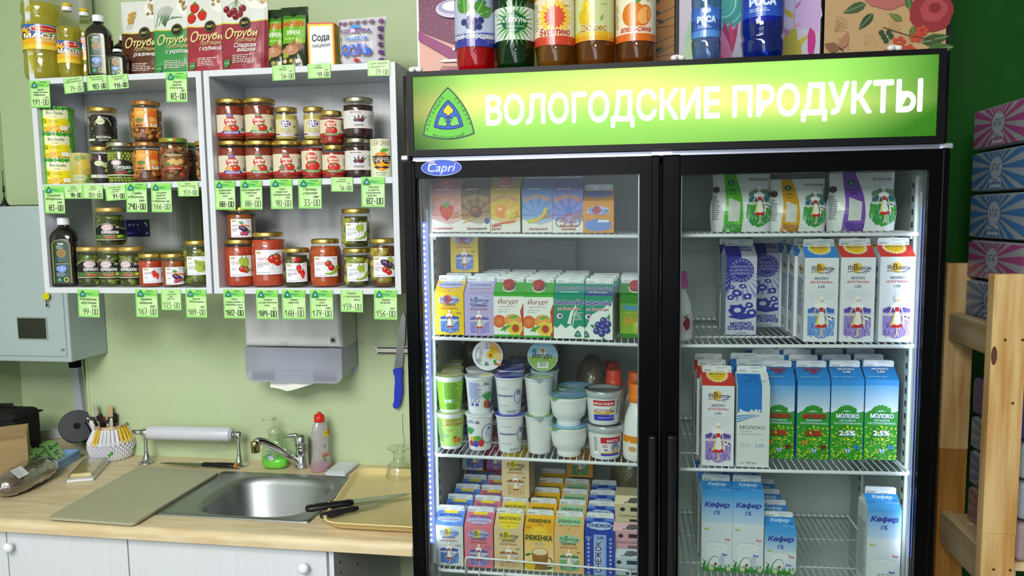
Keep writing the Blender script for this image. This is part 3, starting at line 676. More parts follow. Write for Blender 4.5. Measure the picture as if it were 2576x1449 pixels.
def maid(a, cx, y0, h, bg, bg2, skirt='d2271f', apron='f1f0ea', w=55, line='2a2a45', face='f0c9a0'):
	"""milkmaid with a pail and a cow in a meadow"""
	s = h / 92
	a.blob(cx + 1, y0 + 36 * s, w * .5, 34 * s, bg, 11, 40, .05); a.rect(cx - w * .49, y0 + 8 * s, cx + w * .5, y0 + 66 * s, bg)
	a.poly([(cx - w * .49, y0 + 62 * s), (cx - w * .3, y0 + 69 * s), (cx - w * .1, y0 + 65 * s), (cx + w * .15, y0 + 70 * s), (cx + w * .5, y0 + 64 * s), (cx + w * .5, y0 + 58 * s), (cx - w * .49, y0 + 57 * s)], bg2)
	R = random.Random(5)
	a.rect(cx - w * .49, y0 + 50 * s, cx + w * .5, y0 + 55 * s, 'cfd6ee')
	for i in range(22):
		x = cx + R.uniform(-.5, .5) * w; y = y0 + R.uniform(2, 26) * s; a.line([(x, y), (x + R.uniform(-3, 3) * s, y + R.uniform(5, 11) * s)], 1.3 * s, bg2 if i % 2 else 'dfe2f4')
	a.blob(cx + 19 * s, y0 + 47 * s, 8 * s, 5 * s, 'f4f4f4', 2, 12, .2); a.blob(cx + 17 * s, y0 + 48 * s, 3 * s, 2 * s, line, 3, 8, .2); a.blob(cx + 23 * s, y0 + 46 * s, 2.4 * s, 2 * s, line, 6, 8, .2); a.rect(cx + 13 * s, y0 + 38 * s, cx + 14.5 * s, y0 + 44 * s, 'f4f4f4'); a.rect(cx + 22 * s, y0 + 38 * s, cx + 23.5 * s, y0 + 44 * s, 'f4f4f4')
	a.poly([(cx - 12 * s, y0 + 26 * s), (cx - 3 * s, y0 + 62 * s), (cx + 5 * s, y0 + 62 * s), (cx + 12 * s, y0 + 27 * s), (cx + 4 * s, y0 + 24 * s)], skirt)
	a.poly([(cx - 11 * s, y0 + 30 * s), (cx - 5 * s, y0 + 56 * s), (cx - 2 * s, y0 + 58 * s), (cx - 6 * s, y0 + 30 * s)], 'e8cf4a')
	a.poly([(cx - 6 * s, y0 + 33 * s), (cx - 2 * s, y0 + 60 * s), (cx + 5 * s, y0 + 60 * s), (cx + 10 * s, y0 + 34 * s), (cx + 2 * s, y0 + 30 * s)], apron)
	a.line([(cx + 2 * s, y0 + 25 * s), (cx + 1 * s, y0 + 8 * s)], 3 * s, face); a.line([(cx + 1 * s, y0 + 10 * s), (cx - 3 * s, y0 + 5 * s)], 3.2 * s, face)
	a.poly([(cx - 4 * s, y0 + 60 * s), (cx - 8 * s, y0 + 76 * s), (cx - 2 * s, y0 + 79 * s), (cx + 4 * s, y0 + 79 * s), (cx + 9 * s, y0 + 75 * s), (cx + 5 * s, y0 + 60 * s)], 'f7f7f7'); a.rect(cx - 3.5 * s, y0 + 59 * s, cx + 5 * s, y0 + 68 * s, skirt)
	a.line([(cx - 8 * s, y0 + 70 * s), (cx - 14 * s, y0 + 56 * s), (cx - 17 * s, y0 + 48 * s)], 2.6 * s, face); a.line([(cx + 8 * s, y0 + 70 * s), (cx + 12 * s, y0 + 56 * s), (cx + 13 * s, y0 + 47 * s)], 2.6 * s, face)
	a.ell(cx - 8 * s, y0 + 71 * s, 4 * s, 5 * s, 'f7f7f7', 10); a.ell(cx + 9 * s, y0 + 71 * s, 4 * s, 5 * s, 'f7f7f7', 10)
	a.ell(cx + .5 * s, y0 + 84 * s, 4 * s, 5.4 * s, face, 12); a.poly([(cx - 4 * s, y0 + 84 * s), (cx - 3 * s, y0 + 90 * s), (cx + 1 * s, y0 + 92 * s), (cx + 5 * s, y0 + 89 * s), (cx + 5 * s, y0 + 82 * s), (cx + 3 * s, y0 + 87 * s)], 'fafafa')
	a.poly([(cx + 11 * s, y0 + 32 * s), (cx + 16 * s, y0 + 32 * s), (cx + 15.5 * s, y0 + 41 * s), (cx + 14 * s, y0 + 44 * s), (cx + 12.5 * s, y0 + 44 * s), (cx + 11.5 * s, y0 + 41 * s)], 'efe6b8'); a.ell(cx - 4 * s, y0 + 28 * s, 1.2 * s, 1.2 * s, skirt, 6)
def d_big_vol(top, pct, bg, bg2, base='e6e9ee'):
	def f(a, H, G, hf):
		a.rect(-35, 0, 35, H, base); a.rect(-35, H, 35, G, top); y = G - 8; a.star(0, y, 26, 21, 24, 'f7f2d8'); a.star(0, y, 21, 19, 24, 'f3cd1c')
		a.rect(-35, G - .5, 35, G, top); a.text('МОЛОКО', 0, G - 10, 6, '1f2a5a', w=34, fit=True, off=.02); a.text('«ВОЛОГЖАНКА»', 0, G - 16, 3.2, 'b0301c', w=28); a.text(pct, 0, G - 21, 3, '1f2a5a')
		fin(a, G, hf); vlogo(a, 1, 160, 48); a.text('МОЛОКО', 0, 136, 5.4, '1f2a5a', w=28, fit=True, off=.015); a.text('«ВОЛОГЖАНКА»', 0, 128, 4.8, 'c0392b', w=46, fit=True, off=.015); a.text(pct, 0, 118, 5.6, '1f2a5a', off=.01)
		for i in range(5): a.line([(-26 + 52 * t, 112 - i * 4.5 + 1.2 * sin(t * 14 + i * 2)) for t in [j / 12 for j in range(13)]], .5, 'c3cdda')
		maid(a, 0, 6, 94, bg, bg2)
	return f
def side_lines(a, H):
	a.rect(-34, 1, 34, H - 1, 'e3e7ec'); vlogo(a, 0, H * .86, 44); a.lines(-30, H * .3, H * .76, 58, 22, '4a5a8a', seed=4); a.bars(-26, 6, 8, 34)
def side_plain(a, H): a.rect(-34, 1, 34, H - 1, 'e6e9e8'); a.lines(-29, H * .1, H * .8, 56, 34, '6a7484', seed=6)
def d_small_vol(base, top, name, sub, pct, bg, bg2, logo='2b3d8c', plate='a9bfe6', sun=None, ncol='2a3570', line2=None, topstyle=0, skirt='c4372a', scol='b5472c'):
	def f(a, H, G, hf):
		a.rect(-35, 0, 35, H, base); a.rect(-35, H, 35, G, top)
		if topstyle == 0: a.blob(0, H + 18, 31, 9, plate or 'd9e2f2', 3, 24, .08); a.poly([(-18, G), (18, G), (16, G - 9), (-16, G - 9)], 'f0d51e')
		elif topstyle == 1: a.star(0, H + 26, 30, 24, 22, 'f1dd22'); a.ell(0, H + 26, 24, 14, 'f1dd22')
		else: a.blob(0, H + 28, 31, 13, plate, 3, 24, .06)
		a.text(name, 0, H + 24, 8.2, ncol, w=52, fit=True, off=.03); a.text(sub, 0, H + 14.5, 4.4, scol, w=50, off=.015); a.text(pct, 0, H + 5, 4.8, ncol)
		fin(a, G, hf, al=1 if len(name) % 2 == 0 else -1)
		vlogo(a, 0, 83, 46, logo, sun, plate if topstyle != 1 else None); a.text(name, 0, 68, 5.2, ncol, w=38, off=.02); a.text(sub, 0, 60.5, 4.2, scol, w=42, off=.015)
		a.text(pct, 22, 49, 5.4, ncol, w=20); maid(a, 0, 3, 56, bg, bg2, skirt=skirt, w=44)
	return f
def d_green_meadow(pct, red):
	c1, o1 = ('c92a1a', '6b1810') if red else ('f4f7fa', '2f7fb8')
	def f(a, H, G, hf):
		a.rect(-35, H - 12, 35, G, '2b8fd8', '2b84cf'); a.rect(-35, 118, 35, H - 12, 'c9dcec', '5aa6de'); a.rect(-35, 108, 35, 118, 'd9e4ee')
		a.rect(-35, 0, 35, 108, '2e9a22'); a.poly([(-35, 106), (-22, 114), (-16, 110), (16, 112), (24, 109), (35, 113), (35, 100), (-35, 100)], '2f9a2a')
		for i in range(10): a.ell(-16 + 3.5 * i, 113 + 6 * sin(.35 * i) + 2 * (i % 2), 5, 6, '2b8f28', 10)
		R = random.Random(4)
		for i in range(150):
			y = 74 * R.random() ** 1.1; a.blob(R.uniform(-33, 33), y + 3, R.uniform(1.5, 3.5), R.uniform(1.2, 2.6), R.choice(('c3d52a', 'd9e03a', '8fc22c', '5fae2a', 'b8cf2a', '2a8a1e')), i, 7, .3)
		for nm, y, h in (('МОЛОКО', 98, 9), (pct, 58, 11)): a.text(nm, .6, y - .6, h, o1, w=50 if h < 10 else 36, fit=True, off=.075); a.text(nm, 0, y, h, c1, w=49 if h < 10 else 35, fit=True, off=.045)
		a.text('ПИТЬЕВОЕ', 0, 90, 4.6, 'cfeefa', w=34, fit=True, off=.02); a.text('ПАСТЕРИЗОВАННОЕ', 0, 83.5, 4.2, 'cfeefa', w=58, fit=True, off=.02)
		for bx, by, c in ((21, 30, '7a1d12' if red else '2a7fc4'), (2, 22, '9fc7e4'), (-18, 40, 'e08a1c' if red else '5fa83a')):
			for s in (-1, 1): a.leaf(bx, by, 9, 6, PI / 2 - s * .9, c); a.leaf(bx, by, 6, 5, -PI / 2 + s * .9, c)
			a.line([(bx, by - 4), (bx, by + 5)], 1, '1c1c1c')
		a.text('1 кг / 970 мл', -31, 5, 4.6, '11351a', al='l', w=34)
		for nm, y, h in (('МОЛОКО', G - 17, 6), (pct, G - 26, 6.4)): a.text(nm, 0, y, h, o1, w=36, off=.07); a.text(nm, 0, y, h, c1, w=35, off=.03)
		a.lines(-30, H + 3, H + 6, 60, 1, 'bfe0f4', seed=3); fin(a, G, hf, '6a7080', 'e6ebef')
	return f
def d_plain_milk(a, H, G, hf):
	a.rect(-35, 0, 35, G, 'dfe3e2'); a.rect(-34, 118, 18, G - 5, '1879cf'); a.rect(-34, 118, 18, 124, '1879cf')
	a.poly([(-34, 122), (-24, 128), (-12, 125), (0, 128), (8, 126), (18, 124), (18, 118), (-34, 118)], 'dfe3e2')
	for x, r in ((-27, 3), (-4, 2.6), (6, 3.2), (13, 2.6)): a.ell(x, 128, r, r * 1.2, 'dfe3e2', 10)
	for i in range(3): a.poly([(-34, 104 + i * 6), (-5, 113 + i * 3), (18, 117 + i), (-5, 111.5 + i * 3), (-34, 101 + i * 6)], '1f86d4')
	a.text('МОЛОКО', -28, 86, 8, '3a4046', al='l', w=54, fit=True); a.text('питьевое', -28, 79, 4.2, '9aa2a8', al='l', w=28); a.text('пастеризованное', -28, 73, 4.2, '9aa2a8', al='l', w=54)
	a.text('массовая', -28, 51, 3.4, 'a0a8ae', al='l'); a.text('доля жира', -28, 46, 3.4, 'a0a8ae', al='l'); a.text('2,0%', 15, 46, 7.6, '4a9ac8', w=25); a.text('1 кг / 970 мл', -28, 7, 4.8, '2c3238', al='l', w=36)
	a.text('МОЛОКО', -1, G - 14, 5.4, '1d2c8c', w=36); a.text('2,0%', 2, G - 22, 6.4, '1d2c8c'); a.text('1 кг / 970 мл   ГОСТ 31450', 0, G - 29, 3.4, '1c2a5a', w=62); fin(a, G, hf, '6a7080', 'e6ebef')
def d_kefir(big):
	def f(a, H, G, hf):
		a.rect(-35, 0, 35, H, 'dde6ee'); a.rect(-35, H * (.64 if big else .55), 35, H, 'c4dcf2', '4aa3e6'); a.rect(-35, H, 35, G, '4aa3e6', '2f8fdd')
		a.text('Кефир', 2, G - 14, 9, 'cfe6fa', w=42, fit=True, off=.03, sh=.15); a.text('1%', 26, G - 22, 7, '1f4fb4', sh=.2, off=.02); a.text('1000 г' if big else '470 г', -31, G - 26, 5.6, '1d56b0', al='l', sh=.15); a.text('ГОСТ 31454', 33, G - 27, 3.6, 'bcdcf6', al='r', w=26)
		y = H - (27 if big else 20); a.text('Кефир', 0, y, 11.5, '2a3aa0', w=57, fit=True, off=.04, sh=.18); a.text('1%', 0, y - 18, 10, '2a3aa0', off=.02, sh=.15)
		gy = 66 if big else 48; s = 1 if big else .75
		a.poly([(-26 * s, gy), (26 * s, gy), (18 * s, 12), (-18 * s, 12)], 'e9eef2'); a.poly([(-26 * s, gy), (26 * s, gy), (25 * s, gy - 6), (-25 * s, gy - 6)], 'f4f6f8'); a.ell(0, gy, 26 * s, 5 * s, '8a98a8', 26); a.ell(0, gy, 25 * s, 4.4 * s, 'eef2f5', 26)
		a.poly([(8 * s, gy - 26), (20 * s, gy - 22), (17 * s, 12), (6 * s, 12)], 'c3cfda')
		a.line([(-20, 10), (-16, 26), (-8, 36), (2, 36), (8, 28), (4, 22)], lambda t: 2.2 - 1.6 * t, '2f7a3a'); a.line([(-24, 8), (-28, 22), (-32, 30)], 1.4, '2f7a3a'); a.leaf(-30, 12, 16, 5, 1.2, '3f8f3a'); a.ell(-2, 18, 3.4, 3.6, 'a8342c', 12)
		R = random.Random(9)
		for x, y, c in ((-24, H * .55, '9fc43a'), (24, H * .42, 'cc6a6a'), (18, gy - 26, '4a5ad0')): a.leaf(x, y, 8, 4, 2.5, c); a.leaf(x, y, 7, 4, .3, c)
		a.rect(-35, 0, 35, 9, '2f8a2c')
		for i in range(60): x = R.uniform(-35, 35); a.line([(x, 2), (x + R.uniform(-5, 5), R.uniform(9, 20))], 1.1, R.choice(('2f8a2c', '3f9c34', '1f6f22', '6ab83c')))
		for x in (-12, 27): a.star(x, 8, 7, 3, 9, 'f2f4f2'); a.ell(x, 8, 2.4, 2.4, 'e6b820', 10)
		fin(a, G, hf, '3a4250', '2f8a3a', -1)
	return f
def d_otborn(a, H, G, hf):
	n = '2f2f9c'; a.rect(-35, 0, 35, H, 'c9cdda'); a.poly([(-35, H), (0, H), (-35, 90)], n); a.rect(-35, H, 35, G, 'c2c6d8'); a.rect(-35, H, 0, G, n)
	a.text('МОЛОКО', 0, G - 12, 7, n, w=50, off=.05); a.text('ОТБОРНОЕ', 0, G - 22, 7, n, w=56, off=.05)
	for i in range(14): t = -PI / 2 + (i - 6.5) * .21; a.poly([(-2 + 24 * cos(t), 150 + 24 * sin(t)), (-2 + 70 * cos(t - .05), 150 + 70 * sin(t - .05)), (-2 + 70 * cos(t + .05), 150 + 70 * sin(t + .05))], '8f8fce')
	a.ell(0, 151, 28, 28, n, 30)
	for i in range(18): t = 2 * PI * i / 18; a.ring(24.6 * cos(t), 151 + 24.6 * sin(t), 2.3, 2.3, .8, 'c9cdda', 10)
	a.ring(0, 151, 21, 21, .6, 'c9cdda')
	for i, s in enumerate(('МОЛОКО', 'ЦЕЛЬНОЕ', 'ОТБОРНОЕ')): a.text(s, 0, 157 - i * 8, 5.4, 'd2d4e6', w=34)
	for x, y, r in ((-8, 58, 20), (-24, 88, 8), (-10, 98, 11), (14, 90, 10), (18, 70, 9), (-22, 112, 6), (4, 114, 8), (-16, 128, 5), (24, 52, 12)):
		a.blob(x, y, r, r * .72, n, int(x), 16, .2); a.ell(x, y, r * .42, r * .28, 'd2d4e6', 12)
	a.poly([(-30, 42), (-12, 50), (20, 50), (32, 42), (0, 36)], n); a.text('МОЛОКО', 0, 22, 8, n, w=48, fit=True, off=.04); a.text('ОТБОРНОЕ', 0, 12, 8.5, n, w=60, fit=True, off=.04); a.text('1 кг / 970 мл', 0, 3, 3.4, '3a3a5a'); fin(a, G, hf, '5a5a8a', 'e6ebef')
def fruit(a, x, y, r, c, hi='f3c08a'): a.ell(x, y, r, r, c, 18, col2=c); a.ell(x - r * .3, y + r * .35, r * .35, r * .28, hi, 10)
def d_kid(c1, c2, name, kind, tcol='c2372a', cap=False):
	"""flavoured milk for children; the printed cartoon is left out, its fruit and rays stay"""
	def f(a, H, G, hf):
		a.rect(-35, 0, 35, 40, 'e2dccf', c1); a.rect(-35, 40, 35, H, c1, c2); a.rect(-35, H, 35, G, c2); a.poly([(-35, 0), (35, 0), (35, 26), (8, 17), (-35, 30)], 'e6e4da')
		for i in range(12): t = PI * i / 11; a.poly([(0, 40), (44 * cos(t - .05), 40 + 44 * sin(t - .05)), (44 * cos(t + .05), 40 + 44 * sin(t + .05))], c2 if i % 2 else c1)
		for i, ch in enumerate('Вологоша'): t = (i - 3.5) / 3.5; a.text(ch, t * 24, 78 - 7 * t * t, 9, 'f3dc9a', rot=-t * .42, off=.07); a.text(ch, t * 24, 78 - 7 * t * t, 9, tcol, rot=-t * .42, off=.03)
		a.lines(-22, H - 3, H + 1, 44, 1, 'f0e6d6')
		if kind == 0: a.poly([(-17, 56), (-12, 62), (0, 60), (12, 62), (17, 56), (12, 38), (0, 26), (-12, 38)], 'cf3426'); [a.ell(-10 + 5 * (i % 5), 40 + 6 * (i // 5), .8, 1.2, 'f0c86a', 6) for i in range(15)]; a.star(0, 62, 12, 4, 6, '5aa83a')
		if kind == 1: a.line([(-30, 22), (-14, 28), (16, 50)], 3, 'd8a21c'); a.ell(26, 26, 6, 7, '3d4f9c', 12); a.ell(0, 48, 15, 14, '6b3f22', 16); a.ell(-3, 52, 6, 5, '9a6238', 10)
		if kind == 2: fruit(a, -8, 48, 15, 'e08a2a'); fruit(a, 12, 42, 13, 'd9c43a'); a.line([(-26, 18), (24, 26)], 4, 'e0561c')
		if kind == 3: [a.line([(-22 + 4 * j, 24 + 2 * j), (-4 + 4 * j, 26 + 2 * j), (14 + 2 * j, 40 + 2 * j), (20, 56)], 6, c) for j, c in ((0, '9fc43a'), (1, 'e8cf3a'), (2, 'd9b82a'))]
		if kind == 4: a.ring(-16, 24, 11, 11, 1.6, '39405a'); a.ring(18, 24, 11, 11, 1.6, '39405a'); a.line([(-16, 24), (-6, 40), (10, 40), (18, 24), (0, 24), (-6, 40)], 2, 'd4372a'); a.ell(2, 52, 8, 9, '3f74c4', 12)
		a.text('ДЛЯ', 22 if kind != 1 else -24, 40, 4.6, 'c98a1c', off=.03, rot=.2); a.text('МАЛЫШЕЙ', 22 if kind != 1 else -22, 33, 4.4, 'c98a1c', w=22, off=.03, rot=.2)
		nm = name.split('|')
		for i, s in enumerate(nm): a.text(s, -32 if kind in (0, 2) else 2, 6 + 7 * (len(nm) - 1 - i), 5.6, tcol, al='l' if kind in (0, 2) else 'c', w=46, sh=.2, off=.02)
		fin(a, G, hf)
	return f
def d_yog(a, H, G, hf):
	a.rect(-35, 0, 35, H, 'eef0ea'); a.rect(-35, H - 6, 35, G, '3fae2a'); a.rect(-35, 0, 35, 5, '3fae2a'); a.poly([(35, 0), (35, 80), (27, 60), (31, 30), (27, 4)], 'b8471c')
	a.text('Йогурт', -1, 77, 10, '8c3a30', w=48, fit=True, sh=.22, off=.01); a.text('фруктовый 1,5%', -2, 69, 3.6, 'b0453a', w=40, sh=.2); a.text('белый персик', -24, 62, 3, '8a8a84', al='l'); a.text('Белый чай', -24, 57, 3, '8a8a84', al='l')
	a.ell(-22, 36, 15, 15, 'e88f3c', 20, col2='d65a1c'); a.ell(10, 38, 20, 15, 'f0b45a', 20, col2='e39a3c'); a.ell(14, 20, 19, 16, 'efd24a', 20); a.ell(15, 20, 13, 11, 'd8b83a', 18); a.ell(16, 20, 8, 9, 'b8402a', 14)
	a.leaf(-20, 14, 30, 8, .5, '5aa83a', '3f8a2a'); a.leaf(2, 44, 22, 8, .2, '6ab84a', '3f8a2a'); a.leaf(-12, 26, 16, 6, -1.3, '4f9c34'); fin(a, G, hf)
def d_bifi(berry):
	def f(a, H, G, hf):
		a.rect(-35, 0, 35, H, '12916f'); a.rect(-35, H, 35, G, '1a9c80' if not berry else '5b5fa8', '12916f')
		if berry: a.poly([(-35, 0), (35, 0), (35, 88), (10, 70), (-14, 56), (-24, 30), (-35, 22)], 'e8eceb')
		else:
			a.poly([(-35, 0), (35, 0), (35, 26), (24, 30), (14, 22), (4, 32), (-8, 24), (-18, 34), (-28, 24), (-35, 30)], 'eef2f0'); a.line([(16, 76), (6, 60), (0, 34)], lambda t: 3 + 5 * t, 'eef2f0'); a.line([(20, 72), (12, 52), (8, 30)], 2, 'eef2f0')
		for dy, o, c in ((-.8, .08, 'e8eef0'), (0, .035, '3a2f8c')): a.text('Бифилайф', 0, 79, 10.5, c, w=64 + o * 40, fit=True, off=o)
		a.text('из Вологды', 0, 66, 7, 'f2e6e2', w=53, fit=True, off=.07); a.text('из Вологды', 0, 66, 7, 'b8322a' if not berry else '9a3a5a', w=52, fit=True, off=.02)
		a.poly([(-30, 58), (-12, 58), (-21, 42)], 'c2372a'); a.ell(-21, 52, 7, 6, 'e8ecee', 12); a.ell(-20, 52, 4, 4, '4a5a9c', 10); a.text('2,3%' if berry else '2,5%', 20, 44, 7, 'f2f4f6', off=.06); a.text('2,3%' if berry else '2,5%', 20, 44, 7, '12806a' if not berry else '4a4a9c', off=.02); a.lines(8, 52, 62, 24, 4, 'd8eee6', seed=2)
		if berry:
			for i, (x, y) in enumerate(((-2, 20), (10, 14), (22, 22), (12, 30), (24, 36), (2, 34), (14, 44))): a.ell(x, y, 8, 8, '3f3f9c', 14, col2='2f2f7c'); a.ell(x - 2, y + 2, 3, 2.6, '8f94d8', 8)
			a.leaf(24, 46, 13, 7, 1.3, '4a8a4a'); a.leaf(-6, 28, 12, 7, 2.6, '3f8a4a'); a.leaf(12, 6, 12, 6, -1, '3f8a4a')
		emblem(a, 20 if not berry else -26, 11, 9)
		a.text('Бифилайф', 0, H + 20, 8.5, 'e8eef0', w=60, fit=True, off=.07); a.text('Бифилайф', 0, H + 20, 8.5, '3a2f8c', w=58, fit=True, off=.03); a.text('из Вологды', 0, H + 8, 5.6, 'd8e8f0', w=46, off=.03); fin(a, G, hf)
	return f
def d_green_drink(a, H, G, hf):
	a.rect(-35, 0, 35, G, '2f8a1c'); a.rect(-35, 10, 35, 80, '8fb82a', '6aa824'); a.text('Бодро', -8, 66, 12, '3f8fd0', w=40, off=.05, sh=.15); a.text('кисель', -8, 56, 6, 'e8b03a', w=28)
	for x in (-22, -10, 0): a.ell(x, 46, 3, 4, 'e8952a', 8); a.line([(x, 44), (x - 4, 30)], 3, 'e8952a'); a.line([(x, 44), (x + 4, 32)], 3, 'e8952a')
	fruit(a, 12, 24, 18, 'a8c83a', 'd8e68a'); fin(a, G, hf)
def d_ryazh_yellow(a, H, G, hf):
	a.rect(-35, 0, 35, H, 'f1e4b0', 'f0b41a'); a.rect(-35, H, 35, G, 'eca60f', 'f4bc14'); a.star(0, 92, 26, 16, 14, 'f6cc3a')
	for y, h, w in ((H + 21, 9, 54), (76, 12, 64)): a.text('РЯЖЕНКА', 0, y, h, '3a4a1c', w=w, fit=True, off=.05)
	a.text('3,2%', 0, H + 12, 6, '7a6a2a', sh=.2); a.text('3,2%', 0, 64, 8, 'e6e2c4', off=.07, sh=.2); a.text('3,2%', 0, 64, 8, '6a5a24', sh=.2); a.text('470 г', -32, H + 5, 5, '4a3a10', al='l', sh=.2)
	a.poly([(-18, 48), (22, 48), (18, 4), (-13, 4)], '9a6a2c'); a.ell(2, 48, 20, 10, 'b8864a', 24); a.ell(2, 48.5, 17.5, 8, 'ead9ae', 24); a.ring(23, 26, 9, 10, 3, '8a5a24'); a.ell(-22, 14, 13, 12, 'e8c01a', 14); a.leaf(-34, 38, 18, 6, .3, '2f6a2a'); a.leaf(16, 8, 18, 7, .2, '2f6a2a'); fin(a, G, hf, '5a4a2a', '2a2a2a', -1)
def d_snezhok(a, H, G, hf):
	b = '1f3fa8'; a.rect(-35, 0, 35, G, b); a.rect(-14, 0, 15, H - 2, '8fb0e6'); a.rect(-35, G - 10, -16, G, '5a86d8'); a.rect(10, G - 10, 35, G, '5a86d8')
	a.text('СНЕЖОК', 4, 44, 15, 'e6ecfa', w=78, rot=PI / 2, fit=True, off=.1); a.text('СНЕЖОК', 4, 44, 15, '1c2a6a', w=76, rot=PI / 2, fit=True, off=.03); a.text('2,5%', 1, 88, 6, '1c2a6a', off=.03); a.text('470 г', -33, 88, 5, 'dfe8fa', al='l')
	for x in (-26, 25):
		for i in range(9):
			y = 5 + i * 10 + (4 if x > 0 else 0)
			for k in range(3): t = k * PI / 3; a.line([(x + 3.6 * cos(t), y + 3.6 * sin(t)), (x - 3.6 * cos(t), y - 3.6 * sin(t))], 1, 'cfdcf6')
	a.blob(0, H + 20, 30, 11, 'b4ccf2', 3, 22, .1); a.text('СНЕЖОК', 0, H + 16, 8.5, '1c2a6a', w=54, fit=True, off=.04); fin(a, G, hf, '5a6a8a', '1c2440', -1)
def d_small_orange(a, H, G, hf):
	a.rect(-35, 0, 35, H, 'd98f16'); a.rect(-35, H, 35, G, 'd08a1c'); a.blob(0, H + 26, 34, 14, '6a78c4', 2, 22, .08); a.lines(-22, H + 22, H + 31, 44, 2, '2f3a8c'); vlogo(a, 0, 50, 46, '3a4aa0', 'd8472a', 'b4c2ea')
	a.blob(0, 18, 30, 14, '6a88d4', 3, 26, .12); a.rect(-28, 8, 28, 26, '6a88d4'); [a.blob(x, 26, 4, 3, 'e6ecf6', 5, 8, .3) for x in (4, 12, 20)]; fin(a, G, hf)
SML2 = (72, 25, 12.5)
DESIGN = {
 'milk25': (BIG, 'e3e7ec', d_big_vol('3f8ad8', '2,5%', '6f9fdc', '3a6cc0'), None, side_lines),
 'milk15': (BIG, 'e3e7ec', d_big_vol('d2382c', '1,5%', '9c86cc', '5a48a8'), None, side_lines),
 'meadow32': (BIG, '2b8fd8', d_green_meadow('3.2%', True), None, None),
 'meadow25': (BIG, '2b8fd8', d_green_meadow('2.5%', False), None, None),
 'plain20': (BIG, 'dfe3e2', d_plain_milk, None, side_plain),
 'kefir': (BIG, 'dfe6e8', d_kefir(True), None, side_plain),
 'kefir_small': (SML, 'dfe6e8', d_kefir(False), None, None),
 'otborn': (BIG, 'c2c6d4', d_otborn, None, None),
 'kid_strawberry': (SML, 'd9a0a0', d_kid('d8a09a', 'c98a90', 'Клубничный', 0), 'd2481c', None),
 'kid_choc': (SML, '8a6a44', d_kid('9c7a50', '5c4424', 'Шоколадный', 1, '7a3a2a'), None, None),
 'kid_mango': (SML, 'd8b82a', d_kid('dcb62c', 'cfa524', 'Манго|Дыня', 2, 'b8403a'), 'c8344a', None),
 'kid_banana': (SML, '7a9ac8', d_kid('7a9cd0', '4a7ac4', 'Банановый', 3, 'b05a5a'), None, None),
 'kid_plombir': (SML, '7a80c4', d_kid('8088d0', '5a62b8', 'Вишнёвый|пломбир', 4, 'b0402a'), None, None),
 'cream_small': (SML2, 'd08a1c', d_small_orange, None, None),
 'slivki': (SML, 'e6c01c', d_small_vol('ecc81c', 'e6bd18', 'СЛИВКИ', '«ВОЛОГЖАНКА»', '10%', '5a84d0', '2f56b0', plate='b4bfe0', sun='d8582a', ncol='5a4a5a', topstyle=2), None, None),
 'smetana_lav': (SML, 'bfb4dc', d_small_vol('bdb0de', 'b6a8d8', 'ПАСТЕРИЗОВАННАЯ', '«ВОЛОГЖАНКА»', '', '9a90d8', '6a62b8', plate='c3c0ea', ncol='5a5a9c', topstyle=2), None, None),
 'yogurt': (SML, '3fae2a', d_yog, 'b8281c', None),
 'bifi': (SML, '12916f', d_bifi(False), None, None),
 'bifi_berry': (SML, 'dfe4e4', d_bifi(True), None, side_plain),
 'green_drink': (SML, '2f8a1c', d_green_drink, 'b81c1c', None),
 'm_blue': (SML, 'd3d8d4', d_small_vol('d6dad4', '5f8fe0', 'МОЛОКО', '«ВОЛОГЖАНКА»', '2,5%', '5a7cc8', '3450a8', plate='a9c4ee', sun='f0d51e'), None, None),
 'm_pink': (SML, 'd97a8c', d_small_vol('dc7f90', 'd97888', 'ПРОСТОКВАША', '«ВОЛОГЖАНКА»', '2,5%', '8a86cc', '5a5ab0', plate='b4bce6', sun='f0d51e', ncol='4a4a94'), None, None),
 'm_beige': (SML, 'dcc294', d_small_vol('e0c898', 'dfc491', 'МОЛОКО', '«ВОЛОГЖАНКА»', '4%', 'd6b67c', '9a6a38', logo='4a4028', plate='e0c898', sun='e8d81e', ncol='4a3a1c', topstyle=1, skirt='a8462a'), None, None),
 'm_yellow': (SML, 'e6b32c', d_ryazh_yellow, None, None),
 'm_peach': (SML, 'e2b878', d_small_vol('e6bd7c', 'e2b673', 'РЯЖЕНКА', '«ВОЛОГЖАНКА»', '4%', '7ab07c', '3f8250', logo='2f6a4a', plate='a4d2a8', ncol='2f6a4a', topstyle=2, skirt='b8462a'), None, None),
 'm_snow': (SML, '1f3fa8', d_snezhok, None, None),
 'm_red': (SML, 'a82a48', d_small_vol('b02c4c', 'a82846', 'МОЛОКО', '«ВОЛОГЖАНКА»', '3,2%', '8a6ab0', '5a3f94', plate='c86a84', ncol='e8c8d0'), None, None),
 'm_orange': (SML, 'd8922a', d_small_vol('dc9a30', 'd68f28', 'МОЛОКО', '«ВОЛОГЖАНКА»', '6%', '5a9a4a', '2f6a2a', plate='e8b858', ncol='3a5a24', topstyle=2), None, None),
}
def on(zf, pxl, pxr, yb, Yf=1.702, calc=True):
	"""base centre of a carton whose front bottom edge spans pxl..pxr at row yb"""
	m = (pxl + pxr) / 2; p = PY(m, yb, Yf)
	if calc:
		for _ in range(3): p = PZ(m, yb, zf(p.x))
	return Vector((p.x, p.y + D0 / 2, zf(p.x)))
def column(key, labels, base, zf, n, step=.0735, dx=0., group=None, seed=0, skip=0):
	"""n cartons standing one behind the other; only the first label is about the front one"""
	R = random.Random(seed + 31)
	for i in range(skip, n):
		x = base.x + dx * i + (R.uniform(-.0025, .0025) if i else 0); carton(key, labels[i], (x, base.y + step * i, zf(x)), R.uniform(-.03, .03) if i else 0, group)
ORD = ('second', 'third', 'fourth', 'fifth')
